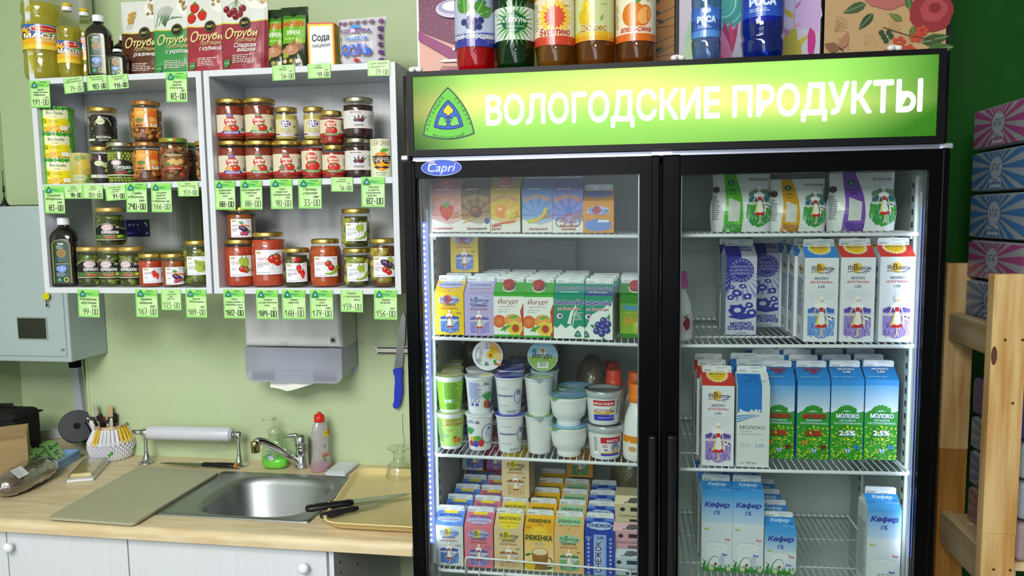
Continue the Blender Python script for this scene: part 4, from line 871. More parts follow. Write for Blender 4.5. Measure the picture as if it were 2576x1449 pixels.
def rows(first, behind, n): return [first] + ['%s, %s from the front in its column' % (behind, ORD[i]) for i in range(n - 1)]
# --- top left: flavoured milk
for key, pl, pr, lab in (('kid_strawberry', 1088, 1161, 'pink strawberry milk carton with orange screw cap, leftmost on the top shelf'), ('kid_choc', 1163, 1233, 'brown chocolate milk carton between the strawberry and the mango carton'), ('kid_mango', 1235, 1308, 'yellow mango melon milk carton with pink screw cap'), ('kid_banana', 1315, 1389, 'light blue banana milk carton on the top fridge shelf'), ('kid_plombir', 1391, 1465, 'lavender milk carton with a bicycle printed on it'), ('cream_small', 1468, 1542, 'low orange carton at the right end of the top left shelf')):
	carton(key, lab, on(zL1, pl, pr, 586, 1.702, False))
# --- second left shelf
b = on(zL2, 1095, 1168, 842.5, 1.70, False); column('slivki', rows('yellow cream carton marked 10 percent, front left of the yoghurt shelf', 'yellow cream carton', 3), b, zL2, 3, dx=.002)
p = Vector((b.x + .012, b.y + .0735 * 1.6, 0)); carton('slivki', 'yellow cream carton standing on top of the cream cartons behind', (p.x, p.y, zL2(p.x) + .1385))
b = on(zL2, 1169.5, 1243, 844, 1.70, False); column('smetana_lav', rows('lavender whey carton with a milkmaid, beside the yellow cream carton', 'lavender whey carton', 4), b, zL2, 4, dx=.001)
b = on(zL2, 1243.5, 1317, 849, 1.70, False); column('yogurt', rows('peach yoghurt carton with red cap beside the lavender carton', 'peach yoghurt carton of the left yoghurt column', 4), b, zL2, 4, dx=.001)
b = on(zL2, 1318, 1392, 850.5, 1.70, False); column('yogurt', rows('peach yoghurt carton with red cap beside the teal carton', 'peach yoghurt carton of the right yoghurt column', 4), b, zL2, 4, dx=.001)
b = on(zL2, 1394.5, 1468.5, 853, 1.70, False); column('bifi', rows('teal drink carton with a white milk splash', 'teal milk splash carton', 4), b, zL2, 4, dx=.001)
b = on(zL2, 1470, 1545, 855.5, 1.70, False); carton('bifi_berry', 'teal and white drink carton with blueberries, turned a little', b, -.12); column('bifi_berry', rows('', 'blueberry drink carton', 3), b + Vector((.006, .006, 0)), zL2, 3, dx=.002, skip=1)
b = on(zL2, 1562, 1634, 832, 1.74, False); column('green_drink', rows('green carton with red cap cut off by the fridge mullion', 'green fruit drink carton', 3), b, zL2, 3)
# --- lowest left shelf
G4 = 'small cartons on the lowest left shelf'
for key, pl, pr, yb, n, f1, f2, dx in (('m_blue', 1094, 1167, 1432, 5, 'grey and blue half litre milk carton, front left corner of the lowest shelf', 'blue topped half litre milk carton', .0035), ('m_pink', 1169, 1241, 1436, 5, 'pink curdled milk carton in the front row', 'pink curdled milk carton', .002), ('m_beige', 1243, 1317, 1442.6, 3, 'beige baked milk carton with a yellow sun in the front row', 'beige baked milk carton', .001),
		('m_yellow', 1319.5, 1393.5, 1447, 5, 'golden yellow carton printed with a cup of baked milk', 'golden yellow baked milk carton', .0005), ('m_peach', 1395, 1468, 1451, 5, 'peach coloured fermented baked milk carton with green logo, front row', 'peach coloured green logo carton', 0), ('m_snow', 1471.5, 1546, 1456, 4, 'dark blue carton with white snowflakes, front row', 'dark blue snowflake carton', 0)):
	b = on(zL4, pl, pr, yb, 1.695, False); b.y = 1.697 + D0 / 2; column(key, rows(f1, f2, n), b, zL4, n, .074, dx, G4, len(key))
def stacked(key, lab, px, py, Y, zf, lift=.1385, rz=0):
	p = PY(px, py, Y); carton(key, lab, (p.x, Y, zf(p.x) + lift), rz)
stacked('m_beige', 'beige baked milk carton standing on top of the second row', 1305, 1270, 1.697 + .074 + D0 / 2 + .03, zL4, rz=-.06)
stacked('m_blue', 'grey milk carton lying high at the back of the blue column', 1201, 1200, 2.02, zL4)
stacked('m_red', 'crimson milk carton stacked high behind the pink ones', 1252, 1200, 2.02, zL4)
stacked('m_orange', 'orange carton with green milkmaid stacked behind the peach ones', 1461, 1200, 2.0, zL4)
# --- second right shelf
b = on(zR2, 2019, 2105.6, 862.5, 1.70, False); column('milk25', rows('tall milk carton with blue gable left of the red gabled pair', 'tall blue gabled milk carton', 5), b, zR2, 5, dx=-.003)
b = on(zR2, 2110, 2197, 862.7, 1.70, False); column('milk15', rows('tall red gabled milk carton between the blue and the last red one', 'red gabled milk carton of the middle column', 2), b, zR2, 2)
b = on(zR2, 2209, 2295, 862.7, 1.70, False); column('milk15', rows('tall red gabled milk carton at the right end of its shelf', 'tall red gabled milk carton of the right column', 2), b, zR2, 2, dx=-.002)
p = PY(1861, 829, 1.80); carton('otborn', 'violet and white whole milk carton, the nearer of two', (p.x, 1.80 + D0 / 2, zR2(p.x)), .05)
p = PY(1927, 806, 1.93); carton('otborn', 'violet and white whole milk carton in shade behind the other', (p.x, 1.93 + D0 / 2, zR2(p.x)), -.02); p = PY(1846, 812, 1.885); carton('otborn', 'violet whole milk carton hidden behind the nearer one', (p.x, 1.885 + D0 / 2, zR2(p.x)), .02)
# --- third right shelf
b = on(zR3, 1766, 1843, 1172); column('milk15', rows('tall milk carton with red gable at the left of the meadow cartons', 'red gabled milk carton beside the meadow cartons', 3), b, zR3, 3, dx=-.002)
b = on(zR3, 1852, 1933, 1175); column('plain20', rows('plain white tall milk carton with a blue field and farm', 'plain white and blue tall milk carton', 1), b, zR3, 1)
for j, (key, pl, pr, yb, f1, f2) in enumerate((('meadow32', 1915, 1997, 1153.6, 'green meadow milk carton half hidden behind the plain white one', 'green meadow carton of the first column'), ('meadow32', 2003, 2083, 1156, 'green meadow milk carton with red 3.2% beside the white lettered ones', 'green meadow carton of the second column'), ('meadow25', 2088, 2167, 1156.5, 'green meadow milk carton with white 2.5%, left of the last one', 'green meadow carton of the third column'), ('meadow25', 2173, 2253, 1157, 'green meadow milk carton with white 2.5% next to the fridge side', 'green meadow carton of the last column'))):
	b = on(zR3, pl, pr, yb); column(key, rows(f1, f2, 4), b, zR3, 4, .0725, 0, 'meadow milk cartons', j)
p = on(zR3, 1868, 1948, 1150); column('meadow32', rows('', 'green meadow carton behind the plain white one', 3), Vector((p.x - .012, p.y - .06, p.z)), zR3, 3, .0735, -.002, 'meadow milk cartons', 9, 1)
# --- lowest right shelf
def kef(key, pl, pr, yt, lab, n, beh):
	m = (pl + pr) / 2; p = PY(m, yt, 1.8); h = sum(DESIGN[key][0]) / 1000
	for _ in range(3): p = PZ(m, yt, zR4(p.x) + h)
	column(key, rows(lab, beh, n), Vector((p.x, p.y, zR4(p.x))), zR4, n, .0735, -.002, None, 3)
kef('kefir', 1764, 1838, 1193, 'tall kefir carton with blue top, left one of the standing pair', 3, 'tall kefir carton of the left column')
kef('kefir', 1842, 1915, 1195, 'tall kefir carton with blue top, right one of the standing pair', 3, 'tall kefir carton of the right column')
kef('kefir_small', 1919, 1997, 1286, 'small half litre kefir carton beside the tall pair', 4, 'small kefir carton')
kef('kefir', 2173, 2256, 1224, 'lone tall kefir carton at the right fridge wall', 1, '')
# ================================================================== yoghurt cups, tubs, bottles, bags in the fridge
CUPW = mat('cup_plastic', 'e9ecec', .32, spec=.5); FOILW = mat('lid_foil', 'dfe4e8', .3, .3)
def lidart(kind, r):
	A = Art(); A.at(0, 0, .001); R = r * 1000
	if kind == 'green': A.ell(0, 0, R, R, 'c8d49a', 32); A.blob(-8, 4, 16, 12, 'd8b46a', 2, 14); A.blob(12, -4, 14, 9, 'e0c890', 5, 14); A.ring(0, 0, R, R, 3, '8fae5a')
	elif kind == 'white': A.ell(0, 0, R, R, 'dfe4e6', 32); A.blob(12, -2, 16, 10, 'e2cf5a', 3, 14); A.blob(20, 6, 8, 8, 'd8a83a', 4, 12); A.lines(-28, -12, 14, 24, 6, '9aa4b0')
	elif kind == 'violet': A.ell(0, 0, R, R, '5a5ac0', 32); A.poly([(-R * .7, -R * .7), (R * .9, -R * .3), (R * .9, R * .4), (R * .3, R * .9)], '8fa4e0'); A.blob(-12, 4, 14, 10, '7a5ab8', 6, 14)
	elif kind == 'bluegreen': A.ell(0, 0, R, R, '9fc4e6', 32); A.poly([(-R * .98, 0), (R * .98, 0), (R * .85, -R * .5), (R * .5, -R * .85), (0, -R), (-R * .5, -R * .85), (-R * .85, -R * .5)], '93b85a'); A.blob(0, 12, 9, 10, 'e8e4da', 3, 14); A.text('Йогурт', 0, -4, 12, '5a3f38', w=50, fit=True, off=.03); A.bars(-13, -28, 13, -14); A.ell(0, 14, 5, 6, 'b88a5a', 12); emblem(A, -20, 14, 6); A.ring(18, 16, 4, 4, 1, 'e6eef4', 12); A.ring(22, 6, 4, 4, 1, 'e6eef4', 12)
	elif kind == 'blue': A.ell(0, 0, R, R, '8fc0ea', 32); A.poly([(-R * .9, -R * .4), (-R * .2, R * .97), (-R * .75, R * .66)], '6fae6a'); A.lines(-22, -10, 18, 40, 6, 'dcecf8', seed=3); A.ring(0, 0, R, R, 4, '4a94dc', 32, -1, 1.2)
	elif kind == 'peach': A.ell(0, 0, R, R, 'dfe2e6', 36); A.poly([(4, R * .98), (R * .7, R * .7), (R * .99, 6), (R * .8, -R * .6), (14, 6)], 'e8a880'); A.ell(8, 0, 11, 10, 'e8c01c', 16); A.ell(16, 12, 11, 10, 'e6b414', 16); A.ell(24, -6, 10, 9, 'e8cf7a', 14); A.ell(7, -1, 4, 4, 'a8501c', 10); A.line([(12, -22), (28, -28)], 6, 'd8702a'); A.leaf(14, -12, 14, 8, -1.4, '4a9a3a'); A.bars(-2, 12, 8, 30); A.text('Йогурт', -14, 2, 8, '9a3a30', w=28, rot=1.3); A.ring(-10, 0, 20, 24, 1.4, '6a6f78', 24, 1.8, 4.4); emblem(A, -6, -20, 6); A.lines(-30, -16, -4, 16, 5, '8a909a')
	return A
CKEY = {}
def cup(key, label, loc, rz=0, rot=None):
	"""thin plastic cup: body with rolled rim, foil lid, print on the side and the lid"""
	if key in CKEY: c = dup(CKEY[key], loc, label, rz); c.rotation_euler = rot or (0, 0, rz); return c
	rt, rb, h, lk, art, lidtab = CUPS[key]
	t = thing('yoghurt_cup', label, 'cup', loc, rz, None, rot)
	if key.startswith('bowl'): prof = [(rb * .96, 0), (rb, .002), (rb * .98, .012), (rb * .99, .014), (rt * .86, .024), (rt * .93, .04), (rt * .95, h - .014), (rt * .97, h - .01), (rt, h - .004), (rt, h)]
	else: prof = [(rb * .95, 0), (rb, .003), (rb + (rt * .95 - rb) * .9, h * .88), (rt * .95, h * .9), (rt * .96, h - .005), (rt, h - .004), (rt, h)]
	MB().lathe(prof, 36).build('cup_body', CUPW, t)
	ld = MB().lathe([(rt + .001, h), (rt + .0015, h + .0006), (rt + .001, h + .0012)], 36)
	if lidtab: ld.add([(rt * cos(a), rt * sin(a), h + .0006) for a in (lidtab - .45, lidtab - .2, lidtab + .2, lidtab + .45)] + [((rt + .007) * cos(lidtab), (rt + .007) * sin(lidtab), h - .006)], [(0, 1, 4), (1, 2, 4), (2, 3, 4)])
	l = ld.build('foil_lid', mat('foil_' + key, {'green': 'a9bd74', 'violet': '6a6ac4', 'bluegreen': '9fb8c4', 'blue': '7aa86a'}.get(lk, 'dfe4e8'), .35, .2), t)
	lidart(lk, rt).build('lid_print', flat((0, 0, h + .0012), (1, 0, 0), (0, 1, 0), (0, 0, 1)), l, PG)
	if art:
		A = Art(); A.at(0, 0, .001); art(A, h * 1000); A.build('cup_print', wrap((rt + rb) / 2 * .985, 0, (rt * .95 - rb) / (h * .9), h * .5), t, sx=.006, base=7e-4)
	CKEY[key] = t; return t
def a_green_back(A, h): A.rect(-42, 8, 42, h - 12, '8fc63a'); A.lines(-14, 34, h - 14, 40, 14, '2f6a2a', al='l'); A.rect(-15, 26, -8, 33, 'cfd8f4'); A.rect(-5, 26, 2, 33, 'cfd8f4'); A.ring(9, 29.5, 4, 4, 1, '5a5aa8'); A.ring(19, 29.5, 4, 4, 1, '5a5aa8'); A.lines(2, 10, 24, 32, 6, '2f6a2a', al='c', seed=4)
def a_green_front(A, h): A.rect(-42, 8, 42, h - 10, 'a9d06a'); A.text('БИОЙОГУРТ', 8, h - 20, 7, 'b0582a', w=40, off=.03); A.text('ФРУКТОВЫЙ', 8, h - 29, 7, 'b0582a', w=40, off=.03); A.text('2,5%', -2, h - 42, 6, 'a8602a'); A.ell(12, 24, 8, 8, 'e08a2a', 16); A.ell(22, 22, 6, 6, 'd8702a', 14); A.leaf(4, 28, 12, 5, .5, '3f7a2a'); A.lines(-34, 20, h - 12, 18, 12, '4a7a3a'); A.ring(-20, 34, 4, 4, 1, '4a5aa0'); A.ring(-11, 34, 4, 4, 1, '4a5aa0')
def a_pine_back(A, h):
	A.lines(-26, 40, h - 10, 34, 16, '6a6ac4'); A.lines(10, h - 18, h - 10, 18, 2, '3a3a8a'); A.ring(-18, 34, 5, 5, 1.2, '4a4ab8'); A.ring(-6, 34, 5, 5, 1.2, '4a4ab8'); A.rect(-22, 20, -15, 27, '5a5ac0'); A.rect(-10, 20, -3, 27, '5a5ac0')
	A.ell(19, 24, 9, 11, 'b8641c', 18); [A.line([(10, 17 + 4 * i), (28, 21 + 4 * i)], .8, '6a3a12') for i in range(4)]
	for i in range(7): A.leaf(20, 34, 22, 5, .7 + i * .28, '2f9a4a')
	A.blob(28, 20, 7, 8, '7a2a6a', 3, 12)
def a_pine_front(A, h):
	A.text('6%', -6, h - 20, 6, '3a3a7a', off=.03); A.lines(-28, h - 20, h - 12, 18, 2, '4a4a9a')
	for i in range(6): A.leaf(-26, 40, 20, 5, .9 + i * .3, '2f9a4a')
	A.ell(-18, 28, 9, 8, 'e6b41c', 14); A.ell(-6, 30, 10, 8, '4fa83a', 14); A.ell(-12, 18, 8, 8, '3a4ac0', 14); A.ell(2, 20, 7, 9, 'd22a2a', 14); A.ell(-24, 18, 7, 7, 'a82a4a', 14); A.ring(20, 42, 17, 24, 1.4, '4a4a8a'); A.ell(20, 44, 8, 11, 'b8bcd8', 16); A.rect(18, 52, 25, 58, '4a4a9a')
def a_acid(A, h): A.text('Ацидофилин', -10, h * .5, 5, '3a3a8a', w=46, off=.02); A.ring(24, h * .5, 11, 17, 1.3, '5a5aa8'); A.ell(24, h * .5, 7, 11, 'cdd0e6', 14); A.rect(21, h * .55, 29, h * .65, '5a5aa0'); A.line([(-24 + i * 3, h * .72 + 2 * sin(i * 1.3)) for i in range(9)], .7, '6a7ab0'); A.line([(-24 + i * 3, h * .26 + 2 * sin(i * 1.7)) for i in range(9)], .7, '6a7ab0'); A.lines(-4, 6, 13, 36, 2, '8a8a9a', seed=3)
def a_massa(A, h): A.rect(-24, 16, 26, h - 16, 'eceef0'); A.rect(-24, h - 30, 26, h - 17, 'c22030'); A.text('МАССА СЛАДКАЯ', 0, h - 27, 5.6, 'f4f0f0', w=44, off=.03); A.text('«ВОЛОГЖАНКА»', 0, h - 44, 7, 'a03a3a', w=46, off=.02); A.poly([(-24, 34), (0, 30), (26, 36), (26, 30), (0, 25), (-24, 29)], 'd8b41c'); A.rect(-24, 12, 26, 26, '3a3ac0'); A.text('ПОНИЖЕННОЙ', 0, 17, 3.4, 'd8dcf4', w=26); A.ring(20, 38, 5, 5, 1.2, '4a4a6a'); A.ring(20, 22, 5, 5, 1.2, 'c8ccf0'); A.lines(30, 24, h - 18, 14, 12, '6a6f7a')
def a_massa2(A, h): A.rect(-10, 12, 40, h - 22, 'eceef0'); A.rect(-10, h - 36, 40, h - 22, 'c22030'); A.text('МАССА', 18, h - 33, 5.6, 'f4f0f0', off=.04); A.rect(-10, 10, 40, 15, '3a3ac0'); A.rect(-10, 15, 40, 18, 'd8b41c'); A.ring(26, 30, 12, 15, 1.4, 'a03a4a'); A.ell(26, 30, 9, 11, '5a7ac0', 16); A.ell(26, 26, 5, 6, 'e0b44a', 12); A.text('8%', 2, 22, 5, 'b02a2a', off=.03); A.lines(-6, 30, 38, 16, 2, 'b02a2a'); A.bars(-28, 14, -16, h - 22)
CUPS = {
 'green_back': (.0345, .0255, .088, 'green', a_green_back, 0), 'green_front': (.0345, .0255, .088, 'green', a_green_front, -.5),
 'pine_back': (.0345, .0265, .088, 'white', a_pine_back, 0), 'pine_front': (.0345, .0265, .088, 'white', a_pine_front, -.9),
 'acid': (.0350, .0265, .090, 'violet', a_acid, 0), 'plain': (.0350, .0265, .090, 'bluegreen', None, -1.6), 'side_peach': (.0360, .0265, .086, 'peach', None, 0), 'side_yog': (.0360, .0265, .086, 'bluegreen', None, 0),
 'bowl': (.0440, .0285, .070, 'blue', None, -2.4),
}
FACE = lambda x, y: math.atan2(-x, y)                     # turns a print towards the photographer's side
def place(px, Y, zf): p = PY(px, 1100, Y); return (p.x, Y, zf(p.x))
YC = 1.735
def stackcups(px, low, high, labl, labh, Y=YC, rl=0, rh=0):
	p = place(px, Y, zL3); rl += FACE(p[0], Y); rh += FACE(p[0], Y); cup(low, labl, p, rl)
	if high: cup(high, labh, (p[0], p[1], p[2] + CUPS[low][2] + .0014), rh)
	return p
stackcups(1135, 'green_front', 'green_back', 'green bio yoghurt cup with oranges, bottom of the leftmost stack', 'green yoghurt cup with small print, top of the leftmost stack')
stackcups(1208, 'pine_front', 'pine_back', 'white yoghurt cup with a fruit heap, under the pineapple cup', 'white yoghurt cup with a pineapple at its side')
stackcups(1283, 'acid', 'acid', 'white cup with violet lid and small oval emblem, lower of two', 'white cup with violet lid and small oval emblem, upper of two', YC - .006, .12, -.1)
stackcups(1357, 'plain', 'plain', 'plain white cup with green tab, lower of the two blank cups', 'plain white cup with blue green lid, upper of the two blank cups', YC - .006)
p = stackcups(1431, 'bowl', 'bowl', 'footed white dessert bowl with blue foil, lower of two', 'footed white dessert bowl with blue foil, upper of two', YC - .014)
# sweet curd tubs with clear snap lids
def tub(label, art, loc, first=[]):
	t = thing('curd_tub', label, 'tub', loc, FACE(loc[0], loc[1])); h = .076
	MB().lathe([(.033, 0), (.035, .003), (.040, h * .86), (.0405, h * .9), (.042, h)], 36).build('tub_body', CUPW, t)
	MB().lathe([(.0425, h - .012), (.0445, h - .011), (.0455, h - .003), (.0455, h + .003), (.043, h + .0045), (.036, h + .004), (.035, h + .0015), (.002, h + .0015)], 36, mod=lambda a, z: 1 + (.05 * max(0, cos(a * 1 + .6)) ** 8)).build('clear_lid', clear('snap_lid', 'eef2f4', .12, .08, .28, 'dfe6ea'), t)
	A = Art(); A.at(0, 0, .001); art(A, h * 1000); A.build('tub_print', wrap(.0378, 0, .083, h * .5), t, sx=.006, base=4e-4); return t
p = place(1522, YC - .014, zL3); tub('white sweet curd tub with red stripe, lower of two', a_massa2, p); tub('white sweet curd tub with red and blue stripe, upper of two', a_massa, (p[0] - .003, p[1], p[2] + .0806))
# cups in the second row and two lying on their sides, lids to the front
for i, (px, key, Y, lv) in enumerate(((1136, 'green_back', 1.812, 2), (1210, 'pine_back', 1.812, 2), (1288, 'acid', 1.812, 2), (1372, 'plain', 1.806, 2), (1136, 'green_back', 1.889, 2), (1290, 'acid', 1.889, 2), (1372, 'plain', 1.886, 2), (1448, 'bowl', 1.815, 2))):
	nm = {'green_back': 'green', 'pine_back': 'pineapple', 'acid': 'violet lidded', 'plain': 'blank white', 'bowl': 'footed'}[key]; w = 'bowl' if key == 'bowl' else 'cup'; row = 'second row' if Y < 1.85 else 'third row'
	q = place(px, Y, zL3); cup(key, '%s %s at the bottom of the stack in the %s' % (nm, w, row), q, .3 * i); cup(key, '%s %s on top of the stack in the %s' % (nm, w, row), (q[0], Y, q[2] + CUPS[key][2] + .0014), .2 * i)
for px, py, Y, key, lab, a in ((1222, 920, 1.768, 'side_peach', 'white cup lying down with a peach print lid facing out', -.15), (1360, 908, 1.775, 'side_yog', 'white cup lying down with a blue green yoghurt lid facing out', 0)):
	q = PY(px, py, Y); zt = zL3(q.x) + 2 * (CUPS['plain'][2] + .0014)
	cup(key, lab, (q.x, Y + .086, max(q.z, zt + .0375)), 0, (PI / 2, a, .06))
# drinking yoghurt bottles
def ybottle(label, loc, capc, h=.176, r=.034, art=None, body='e9ecec', name='milk_bottle'):
	t = thing(name, label, 'bottle', loc, FACE(loc[0], loc[1])); k = h / .176
	MB().lathe([(r * .9, 0), (r, .006), (r, .062 * k), (r * .97, .068 * k), (r * .93, .08 * k), (r * .86, .096 * k), (r * .66, .118 * k), (r * .56, .124 * k), (r * .56, .136 * k)], 32).build('bottle_body', mat('bottle_' + body, body, .3), t)
	MB().lathe([(r * .62, .134 * k), (r * .64, .136 * k), (r * .64, .152 * k), (r * .58, .153 * k), (r * .57, .174 * k), (r * .5, .176 * k)], 28, mod=lambda a, z: 1 + .012 * cos(a * 20)).build('screw_cap', mat('cap_' + capc, capc, .4), t)
	if art: A = Art(); A.at(0, 0, .001); art(A); A.build('bottle_print', wrap(r), t, sx=.006, base=4e-4)
	return t
def a_white_orange(A): A.rect(-44, 14, 44, 60, 'e8e6e0'); A.rect(-44, 44, 8, 60, 'e08a14'); A.rect(8, 14, 44, 60, 'e6a81c'); A.ell(-14, 30, 10, 6, 'c9a05a', 14); A.ell(-22, 46, 3, 3, 'f4d89a', 8);
p = place(1606, YC - .02, zL3); ybottle('white drink bottle with orange cap at the mullion edge', p, 'e8791c', .176, .036, a_white_orange)
for px, Y, c, lab in ((1544, 1.86, 'd84a34', 'pale drink bottle with red cap behind the curd tubs'), (1600, 1.84, 'd8602a', 'pale drink bottle with orange red cap behind the first one'), (1538, 1.96, 'c8402c', 'pale drink bottle with red cap at the back of the cup shelf')):
	ybottle(lab, place(px, Y, zL3), c, .176, .033, None, 'cfcdbe')
def a_pink(A): A.rect(-44, 18, 44, 62, 'd87a94'); A.rect(6, 18, 44, 62, 'dccfd0'); A.blob(22, 40, 10, 14, '8a2430', 3, 14); A.leaf(14, 52, 12, 6, .6, '3a7a34')
p = PY(1704, 860, 1.735); ybottle('white bottle with pink cap and berry label behind the mullion', (p.x, 1.735, zR2(p.x)), 'd85ab0', .155, .034, a_pink)
# cottage cheese bags on the top right shelf
def pouch(name, label, cat, loc, w, h, T, arts, m, rz=0, tilt=0, prof=None, hw=None, n=18, k=14, print_m=None, group=None, wr=0, part='pouch_body'):
	"""soft bag: half-thickness T*prof(u, v) around a flat middle, half-width hw(v)"""
	prof = prof or (lambda u, v: (1 - abs(u) ** 3) ** .6 * (sin(PI * min(1, v * .92 + .08)) ** .5 if v > .5 else 1)); hw = hw or (lambda v: w / 2)
	t = thing(name, label, cat, loc, 0, group, (tilt, 0, rz)); vs, fs = [], []
	wv = lambda u, v: wr * (sin(9 * u + 7 * v + 3 * sin(5 * v)) + .6 * sin(17 * v - 6 * u))
	th = lambda u, v: max(.0006, T * prof(u, v) + wv(u, v) * (1 - u * u))
	for s in (-1, 1):
		for j in range(k + 1):
			for i in range(n + 1): u, v = -1 + 2 * i / n, j / k; vs.append((u * hw(v), s * th(u, v), v * h))
	o = (n + 1) * (k + 1); ix = lambda s, i, j: s * o + j * (n + 1) + i
	for s in (0, 1):
		for j in range(k):
			for i in range(n): q = (ix(s, i, j), ix(s, i + 1, j), ix(s, i + 1, j + 1), ix(s, i, j + 1)); fs.append(q if s == 0 else q[::-1])
	for j in range(k): fs.append((ix(0, 0, j + 1), ix(1, 0, j + 1), ix(1, 0, j), ix(0, 0, j))); fs.append((ix(0, n, j), ix(1, n, j), ix(1, n, j + 1), ix(0, n, j + 1)))
	for i in range(n): fs.append((ix(0, i + 1, 0), ix(0, i, 0), ix(1, i, 0), ix(1, i + 1, 0))); fs.append((ix(0, i, k), ix(0, i + 1, k), ix(1, i + 1, k), ix(1, i, k)))
	MB().add(vs, fs, 0, True).build(part, m, t)
	def mp(x, y, d):
		v = min(max(y / h, 0), 1); u = min(max(x / hw(v), -1), 1); i = min(int((u + 1) / 2 * n), n - 1); j = min(int(v * k), k - 1); fu, fv = (u + 1) / 2 * n - i, v * k - j
		g = [[th(-1 + 2 * (i + a) / n, (j + b) / k) for a in (0, 1)] for b in (0, 1)]
		return (u * hw(v), -((g[0][0] * (1 - fu) + g[0][1] * fu) * (1 - fv) + (g[1][0] * (1 - fu) + g[1][1] * fu) * fv) - d, y)
	A = Art(); A.at(0, 0, .001); arts(A, w * 1000, h * 1000); A.build('front_print', mp, t, print_m or PG, sx=w / n / 3, sy=h / k / 3, base=9e-4, eps=5e-5)
	return t
def a_tvorog(c, dark):
	def f(A, w, h):
		L = -w / 2; A.rect(L, 0, w / 2, h, 'dde0e0'); A.lines(L + 3, h * .2, h * .62, 15, 14, '4a505a', seed=3); A.blob(L + 12, h * .72, 7, 8, '5a4a3a', 4, 14)
		x = L + w * .17; A.poly([(x, 0), (x + w * .3, 0), (x + w * .34, h * .25), (x + w * .32, h * .6), (x + w * .22, h), (x + w * .04, h), (x + w * .06, h * .5)], c); A.poly([(x, 0), (x + w * .3, 0), (x + w * .32, h * .12), (x + w * .05, h * .15)], dark)
		A.poly([(x + w * .09, h * .18), (x + w * .27, h * .18), (x + w * .29, h * .5), (x + w * .11, h * .58)], 'd5d8d2'); A.ell(x + w * .15, h * .83, 7, 6, '1c3a2a', 14); emblem(A, x + w * .15, h * .83, 6)
		A.lines(x + w * .12, h * .62, h * .74, w * .14, 2, dark)
		mx = w * .26; A.blob(mx, h * .34, w * .21, h * .26, '3a9a3a', 7, 30, .06); A.blob(mx + 4, h * .62, w * .2, h * .1, '6a8a7a', 8, 20, .1); maid(A, mx, h * .1, h * .66, '3f9c3f', '2f6a8a', w=w * .34); A.text('Из Вологды', mx, h * .86, 6, '5a5a6a', w=40, off=.02)
	return f
CURD = mat('curd_bag', 'd8dbdb', .4, bump=.15, bs=60)
for px0, px1, yt, yb, c, dk, lab, cut in ((1791, 1948, 435, 585, '55b82f', '2f8a1c', 'cottage cheese bag with a green panel, leftmost on the top shelf', 0), (1938, 2088, 452, 585, 'd8a01c', 'a8701a', 'cottage cheese bag with a yellow panel between the green and violet one', 0), (2088, 2268, 433, 581, '7a4fb0', '5a3490', 'cottage cheese bag with a violet panel beside the fridge wall', 0)):
	Y = 1.742; p = PY((px0 + px1) / 2, yb, 1.70); w = (px1 - px0) * sx_((px0 + px1) / 2, 520, 1.71); h = (yb - yt) * sz_((px0 + px1) / 2, 520, 1.71)
	pouch('curd_bag', lab, 'bag', (p.x, Y, zR1(p.x)), w, h, .034, a_tvorog(c, dk), CURD, prof=lambda u, v: (1 - abs(u) ** 4) ** .5 * (1 - .75 * max(0, v - .35) ** 1.3 / .57), hw=lambda v, w=w: w / 2 * (1 - .10 * v * v - .03 * cos(v * 9)), wr=.0012)
# cream cheese boxes at the end of the lowest left shelf
def cheesebox(label, loc, c, c2, txt, dark):
	t = thing('cream_cheese_box', label, 'box', loc); w, d, h = .078, .06, .062
	m = MB(); v = [(-w / 2, -d / 2, .0), (w / 2, -d / 2, .0), (w / 2, d / 2, .0), (-w / 2, d / 2, .0), (-w / 2 - .004, -d / 2 - .004, h * .72), (w / 2 + .004, -d / 2 - .004, h * .72), (w / 2 + .004, d / 2 + .004, h * .72), (-w / 2 - .004, d / 2 + .004, h * .72), (-w / 2, -d / 2 + .006, h), (w / 2, -d / 2 + .006, h), (w / 2, d / 2, h), (-w / 2, d / 2, h)]
	m.add(v, [(3, 2, 1, 0), (0, 1, 5, 4), (1, 2, 6, 5), (2, 3, 7, 6), (3, 0, 4, 7), (4, 5, 9, 8), (5, 6, 10, 9), (6, 7, 11, 10), (7, 4, 8, 11), (8, 9, 10, 11)]); m.build('box_body', paper(c), t)
	A = Art(); A.at(0, 0, .001); H = h * 720; A.rect(-38, 2, 38, H - 1, c2); A.rect(-6, H * .62, 38, H * .84, dark); A.text('Сливочный сыр', 0, H * .3, 7, '2c2420', w=66, sh=.2); A.ell(-24, H * .72, 6, 5, dark, 12); A.rect(-8, 2, 30, 8, dark); txt and A.text(txt, 8, 3.5, 3.4, 'e8dcc8', w=30)
	A.build('front_print', lambda x, y, dd: (x, -d / 2 - .004 * (y / (h * .72)) - dd, y), t)
	B = Art(); B.at(0, 0, .001); B.rect(-36, 0, 36, 18, c2); B.blob(4, 9, 16, 6, dark, 5, 14); B.lines(-20, 2, 7, 40, 1, '3a3028'); B.build('flap_print', flat((0, -d / 2 - .004, h * .72), (1, 0, 0), (0, .5, .866), (0, -.866, .5)), t)
	return t
p = place(1584, 1.735, zL4)
for i, (c, c2, tx, dk, lab) in enumerate((('b8cad4', 'bccdd8', '', '2a3a4a', 'pale blue cream cheese box at the bottom of the right stack'), ('d6a4ac', 'd9a8b0', 'классический', '3a2028', 'pink cream cheese box with an almond, middle of the right stack'), ('cfc29a', 'd3c69e', '', '2c241c', 'cream coloured cheese box on top of the right stack'))):
	cheesebox(lab, (p[0] + .004 * i, p[1] + .004 * i, p[2] + .0625 * i), c, c2, tx, dk)
